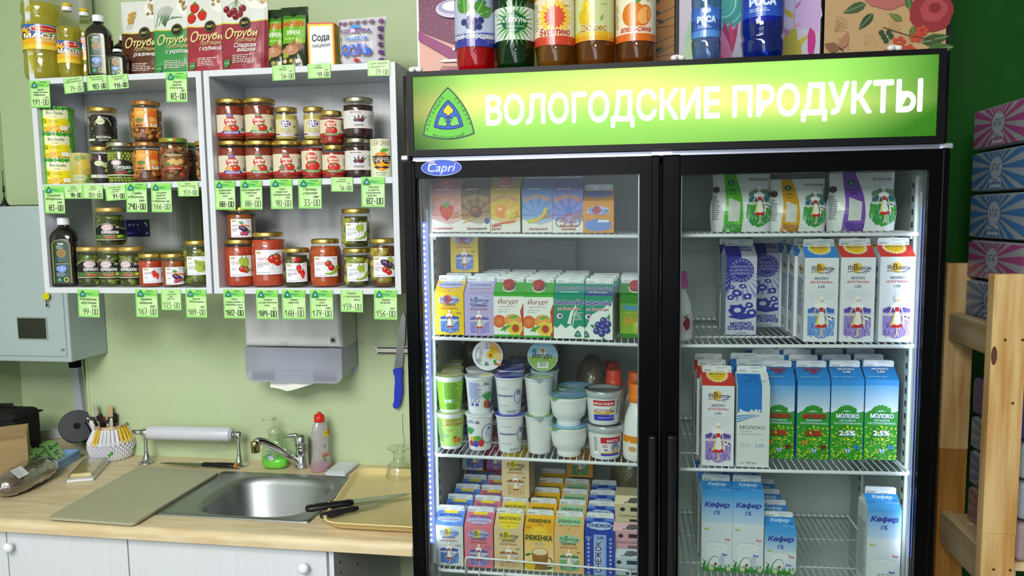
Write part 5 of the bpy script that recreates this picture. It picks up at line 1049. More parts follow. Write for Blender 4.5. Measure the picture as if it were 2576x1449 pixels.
# shrink-wrapped cheese and loaf shapes deep in the cold
def lump(name, label, cat, px, Y, zf, r, c, wrapm=True, z=0, art=None):
	q = place(px, Y, zf); t = thing(name, label, cat, (q[0], q[1], q[2] + z)); MB().ball((0, 0, r[2]), r, 0, 14, 9).build('cheese_body', mat('lump_' + c, c, .5, col2='6a5a3a', ns=30, bump=.3, bs=40), t)
	MB().ball((0, 0, r[2]), tuple(q + .003 for q in r), 0, 14, 9).build('film', clear('cling_film', 'f6f8f8', .09, .12, .05, 'ffffff', bump=.6, bs=55), t)
lump('smoked_cheese', 'brown wrapped smoked cheese behind the green cups', 'cheese', 1160, 2.0, zL3, (.07, .05, .05), '8a6a3a', z=0); lump('smoked_cheese', 'round wrapped cheese on top of the cups at the back left', 'cheese', 1188, 2.06, zL3, (.05, .04, .05), '9a7a44', z=.11)
lump('wrapped_bread', 'dark loaf in shiny film behind the curd tubs', 'bread', 1492, 1.93, zL3, (.045, .06, .10), '4a3a28')
lump('smoked_cheese', 'pale cheese in film at the back of the lowest shelf', 'cheese', 1592, 2.02, zL4, (.06, .045, .11), 'a8a06a')
def backbox(label, px0, px1, Y, zf, h, c, words):
	a, b = PY(px0, 900, Y), PY(px1, 900, Y); t = thing('carton_box', label, 'box', ((a.x + b.x) / 2, Y, zf(a.x))); w = b.x - a.x
	MB().rbox(-w / 2, w / 2, 0, .05, 0, h, .001, 1).build('box_body', paper(c), t); A = Art(); A.lines(-w * .36, h * .55, h * .8, w * .6, 2, '6a6f78'); words and A.text(words, -w * .1, h * .82, h * .08, '2a5ac0', w=w * .5, off=.03); A.build('front_print', FRONT(0), t)
backbox('tall beige grey box at the back of the cup shelf', 1262, 1400, 2.05, zL3, .22, 'a9aa9c', ''); backbox('blue topped box at the back left of the cup shelf', 1172, 1256, 2.075, zL3, .22, '8fa6bc', 'КОТ')
backbox('yellow box at the back of the yoghurt shelf', 1115, 1222, 2.05, zL2, .24, 'c9a62c', ''); backbox('grey box at the back of the yoghurt shelf', 1330, 1450, 2.06, zL2, .21, '7a7c80', '')
# ================================================================== jars, tins and bottles on the wall cabinets
GLASS = clear('jar_glass', 'fafcfa', .06, .02); GOLD = mat('gold_lid', 'd8b864', .34, .9, col2='c9a850', ns=20); SILV = mat('silver_lid', 'c9c2a8', .3, 1); WOODL = mat('wood_print_lid', 'c08a4a', .35, .3, col2='8a5a2a', ns=30, stretch=(6, 1, 1)); GRNL = mat('patterned_green_lid', '3f9a3a', .35, .2, col2='d0701c', ns=70)
BRASS = mat('matte_gold_lid', 'c9a45c', .42, .5)
def lift(c, k=1.45): return tuple(min(.9, q * k + .004) for q in hx(c)[:3])
def fmat(n, c, r=.35, col2=None, **k): return mat(n, lift(c), r, col2=lift(col2) if col2 else None, **k)
def sauce(n, c, c2, ns=25): return fmat('filling_' + n, c, .35, col2=c2, ns=ns, detail=5, spec=.5)
FILL = {}
def jar(label, cx, yt, yb, wpx, Y, z0, lid, fill, art, band, shape='std', rz=0, group=None, name='jar', cat='jar'):
	"""glass jar measured in the photo: glass, filling, lid and a paper label wrapped round the front"""
	p = PY(cx, (yt + yb) / 2, Y); R = wpx * sx_(cx, (yt + yb) / 2, Y) / 2; H = (yb - yt) * sz_(cx, (yt + yb) / 2, Y)
	t = thing(name, label, cat, (p.x, Y, z0), rz + FACE(p.x, Y), group)
	S = {'std': (.97, .80, .93, 1), 'round': (.84, .74, .9, 1.0), 'slim': (.97, .86, .95, 1), 'barrel': (.96, .62, 1.0, .9), 'wide': (.93, .84, .95, 1)}[shape]
	lr, sh, nk, bt = S; lh = .0125; hl = H - lh
	prof = [(R * bt * .8, 0), (R * bt * .93, .001), (R * bt * .985, .006), (R * (bt + 1) / 2, H * .12), (R, H * .3 if bt < 1 else H * .13), (R, H * sh * .85), (R * .985, H * sh), (R * (nk * .6 + .4), H * (sh + .05)), (R * nk * lr * .99, hl - .003), (R * lr * .95, hl), (R * lr * .95, H - .004)]
	prof = sorted(prof, key=lambda q: q[1])
	MB().lathe(prof, 32, cap=(True, False)).build('jar_glass', GLASS, t)
	lp = [(R * lr * .99, hl), (R * lr * 1.01, hl + .001), (R * lr, hl + .004), (R * lr, H - .003), (R * lr * .97, H - .001), (R * lr * .9, H), (R * lr * .85, H - .0012), (R * lr * .3, H - .001)]
	MB().lathe(lp, 36, mod=lambda a, z: 1 + (.006 * cos(a * 36 / 2) if z < H - .003 else 0)).build('jar_lid', lid, t)
	ip = [(r * .955, max(z, .0025)) for r, z in prof if z < hl - .012]; ip.append((ip[-1][0] * .99, hl - .008))
	def rad(z):
		for (r0, a), (r1, b) in zip(ip, ip[1:]):
			if a <= z <= b: return r0 + (r1 - r0) * (z - a) / max(b - a, 1e-6)
		return ip[-1][0]
	kind, m = fill[0], fill[1]
	if kind == 'paste': MB().lathe(ip, 32, mod=lambda a, z: 1 - .012 * (1 + sin(a * 7 + z * 300)) * (z > .004)).build('filling', m, t)
	else:
		MB().lathe([(r * (.80 if kind != 'pea' else .9), z) for r, z in ip], 24).build('brine', fill[2], t); g = MB(); Q = random.Random(len(label) * 7 + int(cx)); top = hl - .012
		if kind == 'pea':
			r = .0042; nz = int((top - .004) / (r * 1.75))
			for j in range(nz):
				z = .006 + j * r * 1.75; k = int(2 * PI * (rad(z) - r) / (2 * r))
				for i in range(k): a = 2 * PI * (i + .5 * (j % 2)) / k + Q.uniform(-.04, .04); rr = rad(z) - r * Q.uniform(1.0, 1.25); g.ball((rr * cos(a), rr * sin(a), z), r * Q.uniform(.92, 1.05), 0, 6, 4)
		else:
			L, rr0, n = {'gherkin': (.020, .0085, 30), 'chunk': (.012, .0085, 60), 'mush': (.010, .0075, 90), 'olive': (.010, .0085, 60), 'leaf': (.022, .010, 26), 'half': (.017, .015, 26)}[kind]
			for i in range(n):
				a = Q.uniform(0, 2 * PI); s = Q.uniform(.75, 1.2); z = .006 + rr0 * .7 + (top - .012) * (i + Q.random()) / n; r = rad(z) - rr0 * s * .98
				rot = Matrix.Rotation(a, 3, 'Z') @ Matrix.Rotation(Q.uniform(-1, 1) + (PI / 2 if kind in ('gherkin', 'leaf') and Q.random() < .5 else 0), 3, 'X')
				L2 = min(L * s, max(rr0, (top - z)), max(rr0, z - .002))
				g.ball((r * cos(a), r * sin(a), z), (rr0 * s, L2 if abs(rot[2][1]) > .5 else L * s * .9, rr0 * s), Q.randrange(len(m)) if isinstance(m, list) else 0, 8, 5, rot)
		vs2 = []
		for v in g.v:
			z = min(max(v[2], .003), top); q = math.hypot(v[0], v[1]); lim = rad(z) * .985; f = min(1, lim / q) if q > 0 else 1; vs2.append((v[0] * f, v[1] * f, z))
		g.v = vs2; tag(g.build('pieces', m, t), kind='stuff')
	if art:
		A = Art(); A.at(0, 0, .001); b0, b1 = band[0] * H, band[1] * H; art(A, (b1 - b0) * 1000, R * 1000); A.build('jar_label', wrap(R, b0), t, PR, sx=.006, base=6e-4)
	t['_h'] = H; return t
def can(label, cx, yt, yb, wpx, Y, z0, body, art, group=None, rim=True, arg=None):
	p = PY(cx, (yt + yb) / 2, Y); R = wpx * sx_(cx, (yt + yb) / 2, Y) / 2; H = (yb - yt) * sz_(cx, (yt + yb) / 2, Y); t = thing('tin_can', label, 'can', (p.x, Y, z0), FACE(p.x, Y), group)
	MB().lathe([(R * .93, .002), (R * .985, .003), (R, .0045), (R, H - .0045), (R * .985, H - .003)], 36).build('can_body', body, t)
	for z, d in ((0, 1), (H - .004, -1)): MB().lathe([(R * .96, z), (R * 1.012, z + .0005), (R * 1.015, z + .002), (R * 1.01, z + .004), (R * .95, z + (.004 if d > 0 else .003)), (R * .93, z + .001), (.001, z + .0012)], 36).build('can_rim', mat('tin', 'c9ccc8', .25, 1), t)
	A = Art(); A.at(0, 0, .001); art(A, H * 1000, R * 1000); A.build('can_print', wrap(R), t, PG, sx=.005, base=5e-4); return t
# ---- label designs (mm; y from 0 to h, x along the curve)
def veg(A, k, x, y, s=1.0):
	if k == 'tom': A.ell(x, y, 7 * s, 6.5 * s, 'd4301c', 18, col2='b8241a'); A.ell(x - 2 * s, y + 2.4 * s, 2 * s, 1.4 * s, 'f2a08a', 8); A.star(x, y + 5.5 * s, 4 * s, 1.3 * s, 5, '3f7a2a')
	if k == 'pep': A.poly([(x - 5 * s, y + 8 * s), (x + 1 * s, y + 10 * s), (x + 5 * s, y + 5 * s), (x + 5 * s, y - 3 * s), (x + 1 * s, y - 10 * s), (x - 3 * s, y - 5 * s), (x - 6 * s, y + 2 * s)], '9ab83a'); A.line([(x, y + 9 * s), (x - 1 * s, y + 14 * s)], 1.4 * s, '5a7a2a'); A.line([(x - 2 * s, y + 6 * s), (x, y - 6 * s)], .8 * s, 'c3d47a')
	if k == 'red': A.poly([(x - 4 * s, y + 8 * s), (x + 3 * s, y + 9 * s), (x + 6 * s, y + 3 * s), (x + 4 * s, y - 6 * s), (x, y - 12 * s), (x - 3 * s, y - 6 * s), (x - 6 * s, y + 2 * s)], 'd22a22'); A.line([(x, y + 8 * s), (x + 2 * s, y + 13 * s)], 1.5 * s, '4a8a34'); A.line([(x - 2 * s, y + 5 * s), (x, y - 6 * s)], .9 * s, 'f08a7a')
	if k == 'egg': A.ell(x, y, 13 * s, 6 * s, '4a2a5a', 20, -.5, '3a1f4a'); A.ell(x - 3 * s, y + 3 * s, 6 * s, 1.4 * s, '9a84b0', 10, -.5); A.ell(x + 11 * s, y - 6 * s, 4 * s, 4 * s, '6a8a3a', 10)
	if k == 'car': A.poly([(x - 10 * s, y + 3 * s), (x + 12 * s, y - 1 * s), (x + 13 * s, y - 3 * s), (x + 11 * s, y - 5 * s), (x - 10 * s, y - 1 * s)], 'e07a2a')
	if k == 'oni': A.ell(x, y, 5 * s, 5 * s, 'a8385a', 14); A.ell(x - 1 * s, y + 1 * s, 2 * s, 2 * s, 'd07a94', 8)
	if k == 'gar': A.ell(x, y, 5 * s, 4.4 * s, 'ece8e2', 14); A.line([(x, y - 4 * s), (x, y + 5 * s)], .5 * s, 'b0a4a0'); A.line([(x, y + 3 * s), (x + 1 * s, y + 7 * s)], 1.2 * s, 'ddd6cc')
	if k == 'grn': [A.leaf(x, y, 9 * s, 4 * s, a, '4a8f34', '8ab86a') for a in (.3, 1.2, 2.1)]
	if k == 'chi': A.line([(x - 12 * s, y - 4 * s), (x - 3 * s, y - 5 * s), (x + 6 * s, y - 1 * s), (x + 11 * s, y + 8 * s)], lambda t: (2 + 5 * t) * s, '86b030'); A.line([(x + 11 * s, y + 8 * s), (x + 12 * s, y + 12 * s)], 1.2 * s, '5a7a2a')
def white_label(title, tcol, items, sub=True, w=58):
	def f(A, h, R):
		L = -w / 2; A.rect(L, 0, w / 2, h, 'e9ebf2'); A.rect(L + 3, h * .84, L + 15, h * .94, 'a08a4a'); A.rect(L + 4, h * .855, L + 14, h * .925, 'c9b67a')
		for i, s in enumerate(title): A.text(s, L + 4, h * (.58 - .19 * i), h * .15 if len(title) == 1 else h * .12, tcol, al='l', w=w * .42)
		A.lines(L + 4, h * .3, h * .42, w * .3, 2, '9a9aa6'); A.lines(L + 4, h * .06, h * .12, w * .7, 1, 'a8a8b4'); A.lines(w / 2 - 12, h * .86, h * .93, 9, 1, '8a8a96')
		for k, x, y, s in items: veg(A, k, x * w, y * h, s * h / 38)
	return f
def zlot(rib, rtxt, oval='b82a2a', cap=True, veg2='c9c0a0'):
	def f(A, h, R):
		A.rect(-46, 0, 62, h, 'd9d0b4'); A.poly([(-46, 0), (62, 0), (62, h * .13), (-46, h * .17)], 'b02a22'); A.rect(-46, h * .16, 62, h * .19, 'e4dcc4')
		A.ell(-4, h * .66, 17, h * .29, 'e8e0cc', 26); A.ell(-4, h * .66, 15.6, h * .26, oval, 26); A.text('Золотая', -4, h * .68, h * .15, 'f0ead8', w=25, fit=True, off=.04); A.text('нотка', -3, h * .5, h * .14, 'f0ead8', w=20, fit=True, off=.04)
		if cap: A.rect(-13, h * .9, 4, h * 1.0, rib); A.text('СОУС', -4.5, h * .915, h * .06, 'e8e8e8', w=12)
		A.blob(-14, h * .34, 9, h * .13, veg2, 3, 14); veg(A, 'tom', 6, h * .34, h / 34); A.leaf(10, h * .22, 8, 4, .3, '4a8a34')
		A.poly([(-27, h * .16), (-24, h * .1), (-2, h * .06), (18, h * .1), (21, h * .19), (18, h * .24), (-2, h * .2), (-24, h * .25)], rib); A.text(rtxt, -3, h * .1, h * .09, 'f0f0e8', w=36, fit=True, off=.02)
		A.lines(28, h * .35, h * .8, 26, 8, '8a8474', seed=3); emblem(A, 27, h * .32, 5); A.rect(44, h * .05, 56, h * .1, 'e8d8b0')
	return f
def mustard(A, h, R): A.rect(-34, 0, 40, h, 'd3c894'); A.ell(-4, h * .74, 16, h * .23, 'e8e4d0', 24); A.ell(-4, h * .74, 14.6, h * .2, '4a2f8c', 24); A.text('Золотая', -4, h * .75, h * .11, 'e8e4f0', w=23, fit=True, off=.04); A.text('нотка', -3, h * .61, h * .1, 'e8e4f0', w=18, fit=True, off=.04); A.blob(-2, h * .34, 13, h * .17, 'b8b48a', 4, 16); A.rect(-34, h * .1, 40, h * .17, '4a2f8c'); A.poly([(-20, h * .12), (0, h * .04), (20, h * .12), (20, h * .22), (0, h * .15), (-20, h * .22)], 'c9c4e0'); emblem(A, 20, h * .6, 4)
def beet(A, h, R): A.rect(-52, 0, 52, h, 'dcd6d0'); A.lines(-22, h * .86, h * .95, 44, 1, '4a4a4a'); A.poly([(-26, h * .7), (0, h * .8), (26, h * .7), (20, h * .3), (0, h * .2), (-20, h * .3)], 'b8c0c8'); A.poly([(-23, h * .68), (0, h * .77), (23, h * .68), (18, h * .32), (0, h * .23), (-18, h * .32)], 'd4dae0'); [A.blob(x, h * .45, 6, h * .1, '5a1f2a', i, 12) for i, x in enumerate((-8, 0, 8))]; [A.leaf(x, h * .5, 13, 5, a, c) for x, a, c in ((-4, 2.4, '4a7a34'), (6, 1.0, '8a2a3a'), (0, 1.6, '8a2a3a'), (10, .6, '4a7a34'))]; A.text('СВЕКЛА', 0, h * .12, h * .1, '2a2a3a', w=26, off=.02); A.lines(26, h * .2, h * .8, 20, 6, '8a8a90', seed=3)
def gherkin_l(A, h, R):
	A.poly([(-52, 0), (52, 0), (52, h * .62), (30, h * .66), (8, h * .86), (-10, h * 1.0), (-30, h * .92), (-52, h * .7)], '141418'); A.line([(52, h * .63), (30, h * .67), (8, h * .87), (-10, h * 1.0), (-30, h * .93), (-52, h * .71)], 1, 'd8cfa0')
	A.ell(-11, h * .76, 15, h * .19, 'e8dcdc', 24); A.ring(-11, h * .76, 13, h * .165, 1.4, '8a3a5a'); [A.line([(-18 + 4 * i, h * .7), (-17 + 4 * i, h * .83)], 1.2, '9a4a6a') for i in range(4)]; A.line([(10, h * .7), (16, h * .82), (20, h * .78)], 1.2, 'd8d0b0'); A.line([(12, h * .82), (18, h * .68)], 1.2, 'd8d0b0')
	A.text('КОРНИШОНЫ', -4, h * .42, h * .15, 'dfe0e0', w=44, fit=True, off=.05); A.rect(-52, h * .12, 52, h * .36, '4a6a3a'); A.lines(-20, h * .3, h * .36, 44, 1, 'a8c07a'); A.blob(22, h * .28, 9, h * .1, '7ab02a', 4, 14); A.ell(20, h * .24, 8, h * .05, 'd0d84a', 12); A.poly([(-20, h * .2), (-4, h * .14), (12, h * .2), (12, h * .3), (-4, h * .24), (-20, h * .3)], 'b8382a'); A.text('ХРУСТЯЩИЕ', -4, h * .19, h * .055, 'e8c8a0', w=26); A.rect(-52, h * .06, 52, h * .1, 'd8cfa0')
def pea_l(A, h, R): A.poly([(-50, 0), (50, 0), (50, h * .8), (20, h * .86), (-10, h), (-34, h * .9), (-50, h * .8)], '1a1c16'); A.ell(-16, h * .78, 13, h * .17, 'e8dcdc', 22); A.ring(-16, h * .78, 11, h * .14, 1.2, '8a3a5a'); A.text('ГОРОШЕК', 0, h * .42, h * .16, 'dfe0d8', w=46, fit=True, off=.05); A.text('зелёный', -6, h * .3, h * .1, 'c8d0b0', w=28); A.poly([(-20, h * .18), (-4, h * .12), (12, h * .18), (12, h * .28), (-4, h * .22), (-20, h * .28)], 'b8382a'); A.leaf(10, h * .2, 18, 7, .4, '5a8a3a'); A.rect(-50, h * .02, 50, h * .08, 'd8dcb0')
def olive_l(A, h, R):
	A.rect(-48, h * .12, 48, h * .2, 'c9d6b8'); A.poly([(-22, h * .1), (22, h * .1), (22, h * .7), (16, h * .9), (0, h), (-16, h * .9), (-22, h * .7)], '18180e'); A.ring(0, h * .7, 21, h * .3, 1.6, 'c9cfa0', 24, 0, PI); A.ell(-6, h * .85, 11, h * .12, 'cdd4a8', 18); A.text('олива', -6, h * .83, h * .06, '4a5a2a', w=13); A.poly([(-19, h * .3), (0, h * .72), (19, h * .3)], '3f2f24'); A.ell(-4, h * .45, 7, h * .09, '1f1812', 14, .4); A.ell(8, h * .42, 7, h * .09, '241c16', 14, -.4); A.text('МАСЛИНЫ', 0, h * .22, h * .08, 'e6e6d8', w=36, off=.03); A.text('крупные', 0, h * .13, h * .06, 'e0e0d0', w=26); A.leaf(16, h * .12, 12, 5, .6, '6a9a3a')
def olive_l2(A, h, R): A.rect(-44, 0, 44, h, '2a2420'); A.rect(-44, h * .1, 44, h * .26, 'd8d8cc'); A.text('МАСЛИНЫ', 0, h * .15, h * .09, '3a4030', w=40); A.ell(-8, h * .84, 12, h * .14, 'cdd4a8', 18); A.ell(10, h * .76, 11, h * .14, 'a8b878', 18); [A.ell(x, h * y, 6, h * .1, c, 14) for x, y, c in ((-12, .48, '3a2430'), (0, .42, '4a3040'), (12, .48, 'a8b04a'), (-2, .58, '2a1c22'))]
def mush_l(A, h, R): A.rect(-30, 0, 28, h, 'd8892a'); A.poly([(-30, 0), (-2, 0), (-8, h), (-30, h)], 'e09a3a'); A.poly([(-6, 0), (4, 0), (2, h), (-4, h)], 'ece8e4'); [A.ell(-20 + 5 * i, h * .72 + 2 * (i % 2), 5, h * .1, 'f0b44a', 12) for i in range(4)]; A.blob(-18, h * .38, 12, h * .1, '5a7a2a', 3, 14); A.lines(-27, h * .18, h * .3, 20, 2, '5a3414'); A.rect(-28, h * .04, -10, h * .14, '6a3a14'); A.poly([(4, h * .7), (12, h * .95), (22, h * .82), (28, h * .9), (28, h * .5), (4, h * .5)], 'd0641c'); A.lines(8, h * .3, h * .55, 16, 5, 'f0e0a0'); A.bars(10, h * .06, 26, h * .2)
def assort_l(A, h, R): A.blob(-2, h * .5, 30, h * .46, '8a5a2a', 7, 30, .1); A.poly([(-26, h * .62), (0, h * .86), (26, h * .68), (22, h * .56), (0, h * .7), (-24, h * .52)], '3a2414'); A.text('ГРИБНОЙ БОЧОНОК', 0, h * .62, h * .08, 'e6d8b4', w=44, off=.03); [A.ell(-12 + 9 * i, h * (.36 + .06 * (i % 2)), 8, h * .1, 'd8b06a', 14) for i in range(4)]; A.star(-16, h * .3, 9, 4, 7, '4a7a2a'); A.poly([(-18, h * .1), (20, h * .1), (22, h * .2), (-20, h * .2)], 'b02a1c'); A.text('в маринаде', 0, h * .12, h * .06, 'f0e0c0', w=30)
def corn_l(A, h, R):
	A.rect(-PI * R, 0, PI * R, h, 'e8e23a', 'f4f2e0'); A.rect(30, 0, PI * R, h, '5ab02a'); A.rect(-PI * R, 0, -34, h, '5ab02a'); A.rect(28, h * .2, 33, h * .4, 'f0f4e0')
	for i in range(9): A.leaf(-36 + 9 * i, h * 1.0, h * .16, 12, -PI / 2 + .3 * sin(i * 2), '4aa82a' if i % 2 else '2f8f2a')
	A.text('Bonduelle', -4, h * .68, h * .13, '1f4a2a', w=40, fit=True); A.lines(-14, h * .57, h * .62, 22, 1, '7a8a3a', al='l'); A.poly([(-34, h * .55), (-10, h * .5), (30, h * .54), (30, h * .28), (0, h * .22), (-34, h * .3)], 'e6d81c'); A.lines(-18, h * .36, h * .48, 30, 2, 'a8941c', al='l')
	Q = random.Random(2)
	for i in range(70): A.ell(-33 + 60 * Q.random(), h * .05 + h * .18 * Q.random() + 0, 2.6, 2.3, Q.choice(('f0b41c', 'e8a414', 'f4c83a')), 7)
	A.ell(12, h * .16, 6, h * .085, 'f0f0ea', 16); A.ell(20, h * .16, 6, h * .085, 'f0f0ea', 16); A.text('1', 12, h * .12, h * .09, '4a7a3a'); A.ring(-30, h * .42, 5, 5, 1.4, '2f6a2a')
def olive_can(A, h, R): A.rect(-PI * R, 0, PI * R, h, 'a8a852', 'c0b878'); A.ell(-6, h * .82, 14, h * .12, '8a9a4a', 18); A.ell(4, h * .6, 15, h * .2, 'd0b84a', 18, .5); A.ell(-14, h * .44, 12, h * .17, 'c0a83a', 18, -.4); A.ell(12, h * .36, 12, h * .15, 'b8a044', 16); A.rect(-26, h * .12, 4, h * .28, 'c3c89a'); A.text('ОЛИВКИ', -11, h * .17, h * .06, '4a5a2a', w=24); A.leaf(2, h * .05, 26, 12, .5, '4a7a3a', '8ab06a'); A.leaf(8, h * .3, 20, 9, -.6, '5a8a3a')
def peach_l(A, h, R):
	A.rect(-PI * R, 0, PI * R, h, 'd8e0c0'); A.text('ПЕРСИКИ', -2, h * .83, h * .13, '9a4a30', w=50, fit=True); A.ell(0, h * .42, 23, h * .25, 'e8861c', 26); A.ell(2, h * .4, 17, h * .2, 'f0a41c', 22); A.leaf(-4, h * .68, 26, 10, .2, '5aa83a')
	for x in (-13, 13): A.poly([(x - 13, h * .56), (x + 13, h * .57), (x + 10, h * .38), (x - 2, h * .35), (x - 11, h * .41)], '141414')
	A.text('SUN', -13, h * .41, h * .12, 'e8ece4', w=21, fit=True); A.text('FEEL', 13, h * .41, h * .12, 'e8ece4', w=22, fit=True); A.poly([(-22, h * .26), (-10, h * .3), (0, h * .27), (10, h * .3), (22, h * .26), (10, h * .23), (0, h * .25), (-10, h * .23)], '2a1a10'); A.text('половинки', -2, h * .11, h * .045, '4a4a3a', w=26); A.text('в сиропе', -2, h * .05, h * .045, '4a4a3a', w=22)
def tpaste(A, h, R): A.rect(-40, 0, 50, h, 'd9d0b4'); A.rect(-40, 0, 50, h * .2, 'b02a22'); A.ell(-4, h * .7, 17, h * .26, 'e8dcc0', 24); A.ell(-4, h * .7, 15.5, h * .235, 'c8382c', 24); A.text('Золотая', -4, h * .71, h * .13, 'f4e8d0', w=25, fit=True, off=.04); A.text('нотка', -3, h * .56, h * .12, 'f4e8d0', w=20, fit=True, off=.04); veg(A, 'tom', 4, h * .36, h / 32); veg(A, 'tom', -8, h * .34, h / 36); A.poly([(-22, h * .12), (0, h * .05), (22, h * .12), (22, h * .24), (0, h * .16), (-22, h * .24)], '3f8a34'); A.text('ТОМАТНАЯ ПАСТА', 0, h * .1, h * .07, 'f0f0e0', w=36); A.lines(24, h * .4, h * .8, 20, 6, '8a8474')
SR = sauce('red_sauce', '6a200c', '7c280f', 8); SP = sauce('tomato_paste', '7c160c', '8c1e12', 9); SM = sauce('mustard', 'a8984a', 'b4a456', 9); SB = sauce('beetroot', '22060e', '2c0a14', 20)
SO = sauce('ajvar', '94240e', 'a0340c', 40); SI = sauce('squash_caviar', '84420f', '78360e', 30); SL = sauce('lecho', '8e2812', 'a03a16', 22); ST = sauce('whole_tomatoes', '943018', 'a43c22', 14); SA = sauce('orange_sauce', '9c400c', '923408', 26)
GH = [fmat('gherkin_green', '56661c', .35, col2='6c7c2a', ns=90), fmat('gherkin_dark', '3f4f14', .35, col2='55641f', ns=90)]; BR = sauce('brine_green', '2c2f0a', '3a3c10'); OG = [fmat('olive_yellow', '8a8428', .4, col2='98923a', ns=60), fmat('pepper_green', '6f7a1c', .4, col2='8a9030', ns=60)]
MU = [fmat('mushroom_orange', '96591a', .35, col2='a86a24', ns=50), fmat('mushroom_gold', '7c4410', .35, col2='8f5418', ns=50)]; BM = sauce('brine_brown', '4a2406', '5a300a'); PE_ = fmat('green_pea', '7c8a24', .35, col2='8f9c34', ns=40); OB = fmat('olive_black', '0c0a0e', .25); OV = fmat('olive_violet', '3a1f22', .3, col2='4a2a2a', ns=40); AS = [fmat('mushroom_pale', 'a08a5c', .4, col2='8a7244', ns=40), fmat('mushroom_brown', '6a4a24', .4, col2='7c5a30', ns=40), fmat('spice_red', '8a2a10', .4)]
LV = [fmat('vine_leaf', '6a6c14', .4, col2='7c7e20', ns=50), fmat('vine_leaf_dark', '4c5210', .4, col2='5e6418', ns=50)]; RP = [fmat('red_pepper_piece', '9c180c', .35, col2='b02414', ns=40), fmat('dill_green', '4a5416', .4)]; EG = [fmat('baked_vegetable', '94822c', .4, col2='a8963c', ns=50), fmat('baked_vegetable_dark', '7c6a1c', .4, col2='8a7826', ns=50)]
zu = ZS + .0004; zl = ZB + TH + .0004; zu2 = ZS2 + .0004
YJ = YCAB + .057
def top_of(t, g=.0006): return t.location.z + t['_h'] + g
# -- left cabinet, upper compartment
z = zu
for i, (cx, yt, yb, w, s) in enumerate(((151, 399, 463, 71, 'bottom'), (146, 334, 398, 73, 'middle'), (142, 269, 333, 75, 'top'))):
	can('yellow and green sweet corn can, %s of the stack of three' % s, cx, yt, yb, 72, YJ + .002, z, mat('corn_can_green', '4a9a2a', .35), corn_l, 'sweet corn cans'); z += 64.4 * sz_(148, 400, YJ) + .0004
can('small olive green tin of olives beside the corn cans', 209, 384, 461, 51, YJ - .01, zu, mat('olive_can', 'a8a262', .3, .4), olive_can)
j = jar('low jar of violet olives with gold lid under the black olives', 257, 368, 461, 46, YJ - .012, zu, GOLD, ('olive', OV, SB), olive_l2, (.1, .62), 'slim')
jar('tall jar of black olives with gold lid, stacked on another jar', 259, 270, 367, 62, YJ - .008, top_of(j), GOLD, ('olive', OB, SB), olive_l, (.04, .72), 'slim')
jar('glass jar of green peas with black label', 307.5, 359, 461, 63, YJ - .012, zu, SILV, ('pea', PE_, BR), pea_l, (.17, .58), 'slim')
j = jar('jar of orange chanterelles with wood patterned lid, lower of two', 372, 355, 457, 70, YJ, zu, WOODL, ('mush', MU, BM), mush_l, (.3, .78), 'round')
jar('jar of orange chanterelles with wood patterned lid, upper of two', 368, 252, 354, 72, YJ, top_of(j), WOODL, ('mush', MU, BM), mush_l, (.33, .8), 'round')
jar('rounded jar of pickled mixed mushrooms with green patterned lid', 438, 347, 457, 63, YJ - .01, zu, GRNL, ('chunk', AS, BM), assort_l, (.22, .8), 'barrel')
jar('dark mushroom jar half hidden behind the rounded one', 462, 350, 452, 60, YJ + .07, zu, GRNL, ('chunk', AS, BM), assort_l, (.22, .8), 'barrel')
jar('mushroom jar cut off by the side panel of the left cabinet', 524, 349, 452, 60, YJ + .045, zu, GRNL, ('chunk', AS, BM), assort_l, (.22, .8), 'barrel')
# -- left cabinet, lower compartment
GP = 'gherkin jars'
js = [jar('jar of gherkins with bronze lid, %s of the bottom row' % s, cx, 626, 725, 54, YJ - .014 + .002 * i, zl, BRASS, ('gherkin', GH, BR), gherkin_l, (.2, .68), 'slim', rz, GP) for i, (cx, s, rz) in enumerate(((228, 'left one', .25), (281, 'middle one', -.12), (333, 'right one', -.22)))]
jar('jar of gherkins with bronze lid standing on top of the others', 280, 527, 624, 62, YJ - .012, max(top_of(q) for q in js), BRASS, ('gherkin', GH, BR), gherkin_l, (.14, .6), 'slim', 0, GP)
jar('red adjika jar with a white red pepper label', 382, 641, 724.5, 56, YJ - .018, zl, GOLD, ('paste', SO), white_label(('АДЖИКА',), '8a3a3a', (('red', .1, .6, .9), ('red', .26, .45, .8)), w=48), (.12, .58), 'std')
jar('orange eggplant spread jar beside the adjika in the left cabinet', 439, 641, 724.5, 56, YJ - .018, zl, GOLD, ('paste', SI), white_label(('ИКРА',), 'b03a3a', (('grn', -.02, .7, .8), ('car', .2, .62, .8), ('egg', .14, .4, .9), ('oni', .06, .2, .9), ('oni', .22, .24, .9)), w=48), (.08, .6), 'std')
jar('tall jar of vine leaves with a leaf roll on its label', 499, 609, 724.5, 66, YJ - .01, zl, GOLD, ('leaf', LV, BR), lambda A, h, R: (white_label(('ЛИСТЬЯ', 'ВИНОГРАДНЫЕ'), '8a9a6a', (), w=62)(A, h, R), A.blob(8, h * .45, 18, h * .3, 'a8bc4a', 3, 18), A.ell(2, h * .62, 15, h * .1, '8ea83a', 16, -.7), A.ell(12, h * .56, 15, h * .11, '9ab444', 16, -.7), A.ell(18, h * .38, 7, h * .12, '6a7a2a', 14), A.ell(18, h * .38, 5, h * .08, '93a85a', 14)), (.26, .66), 'round')
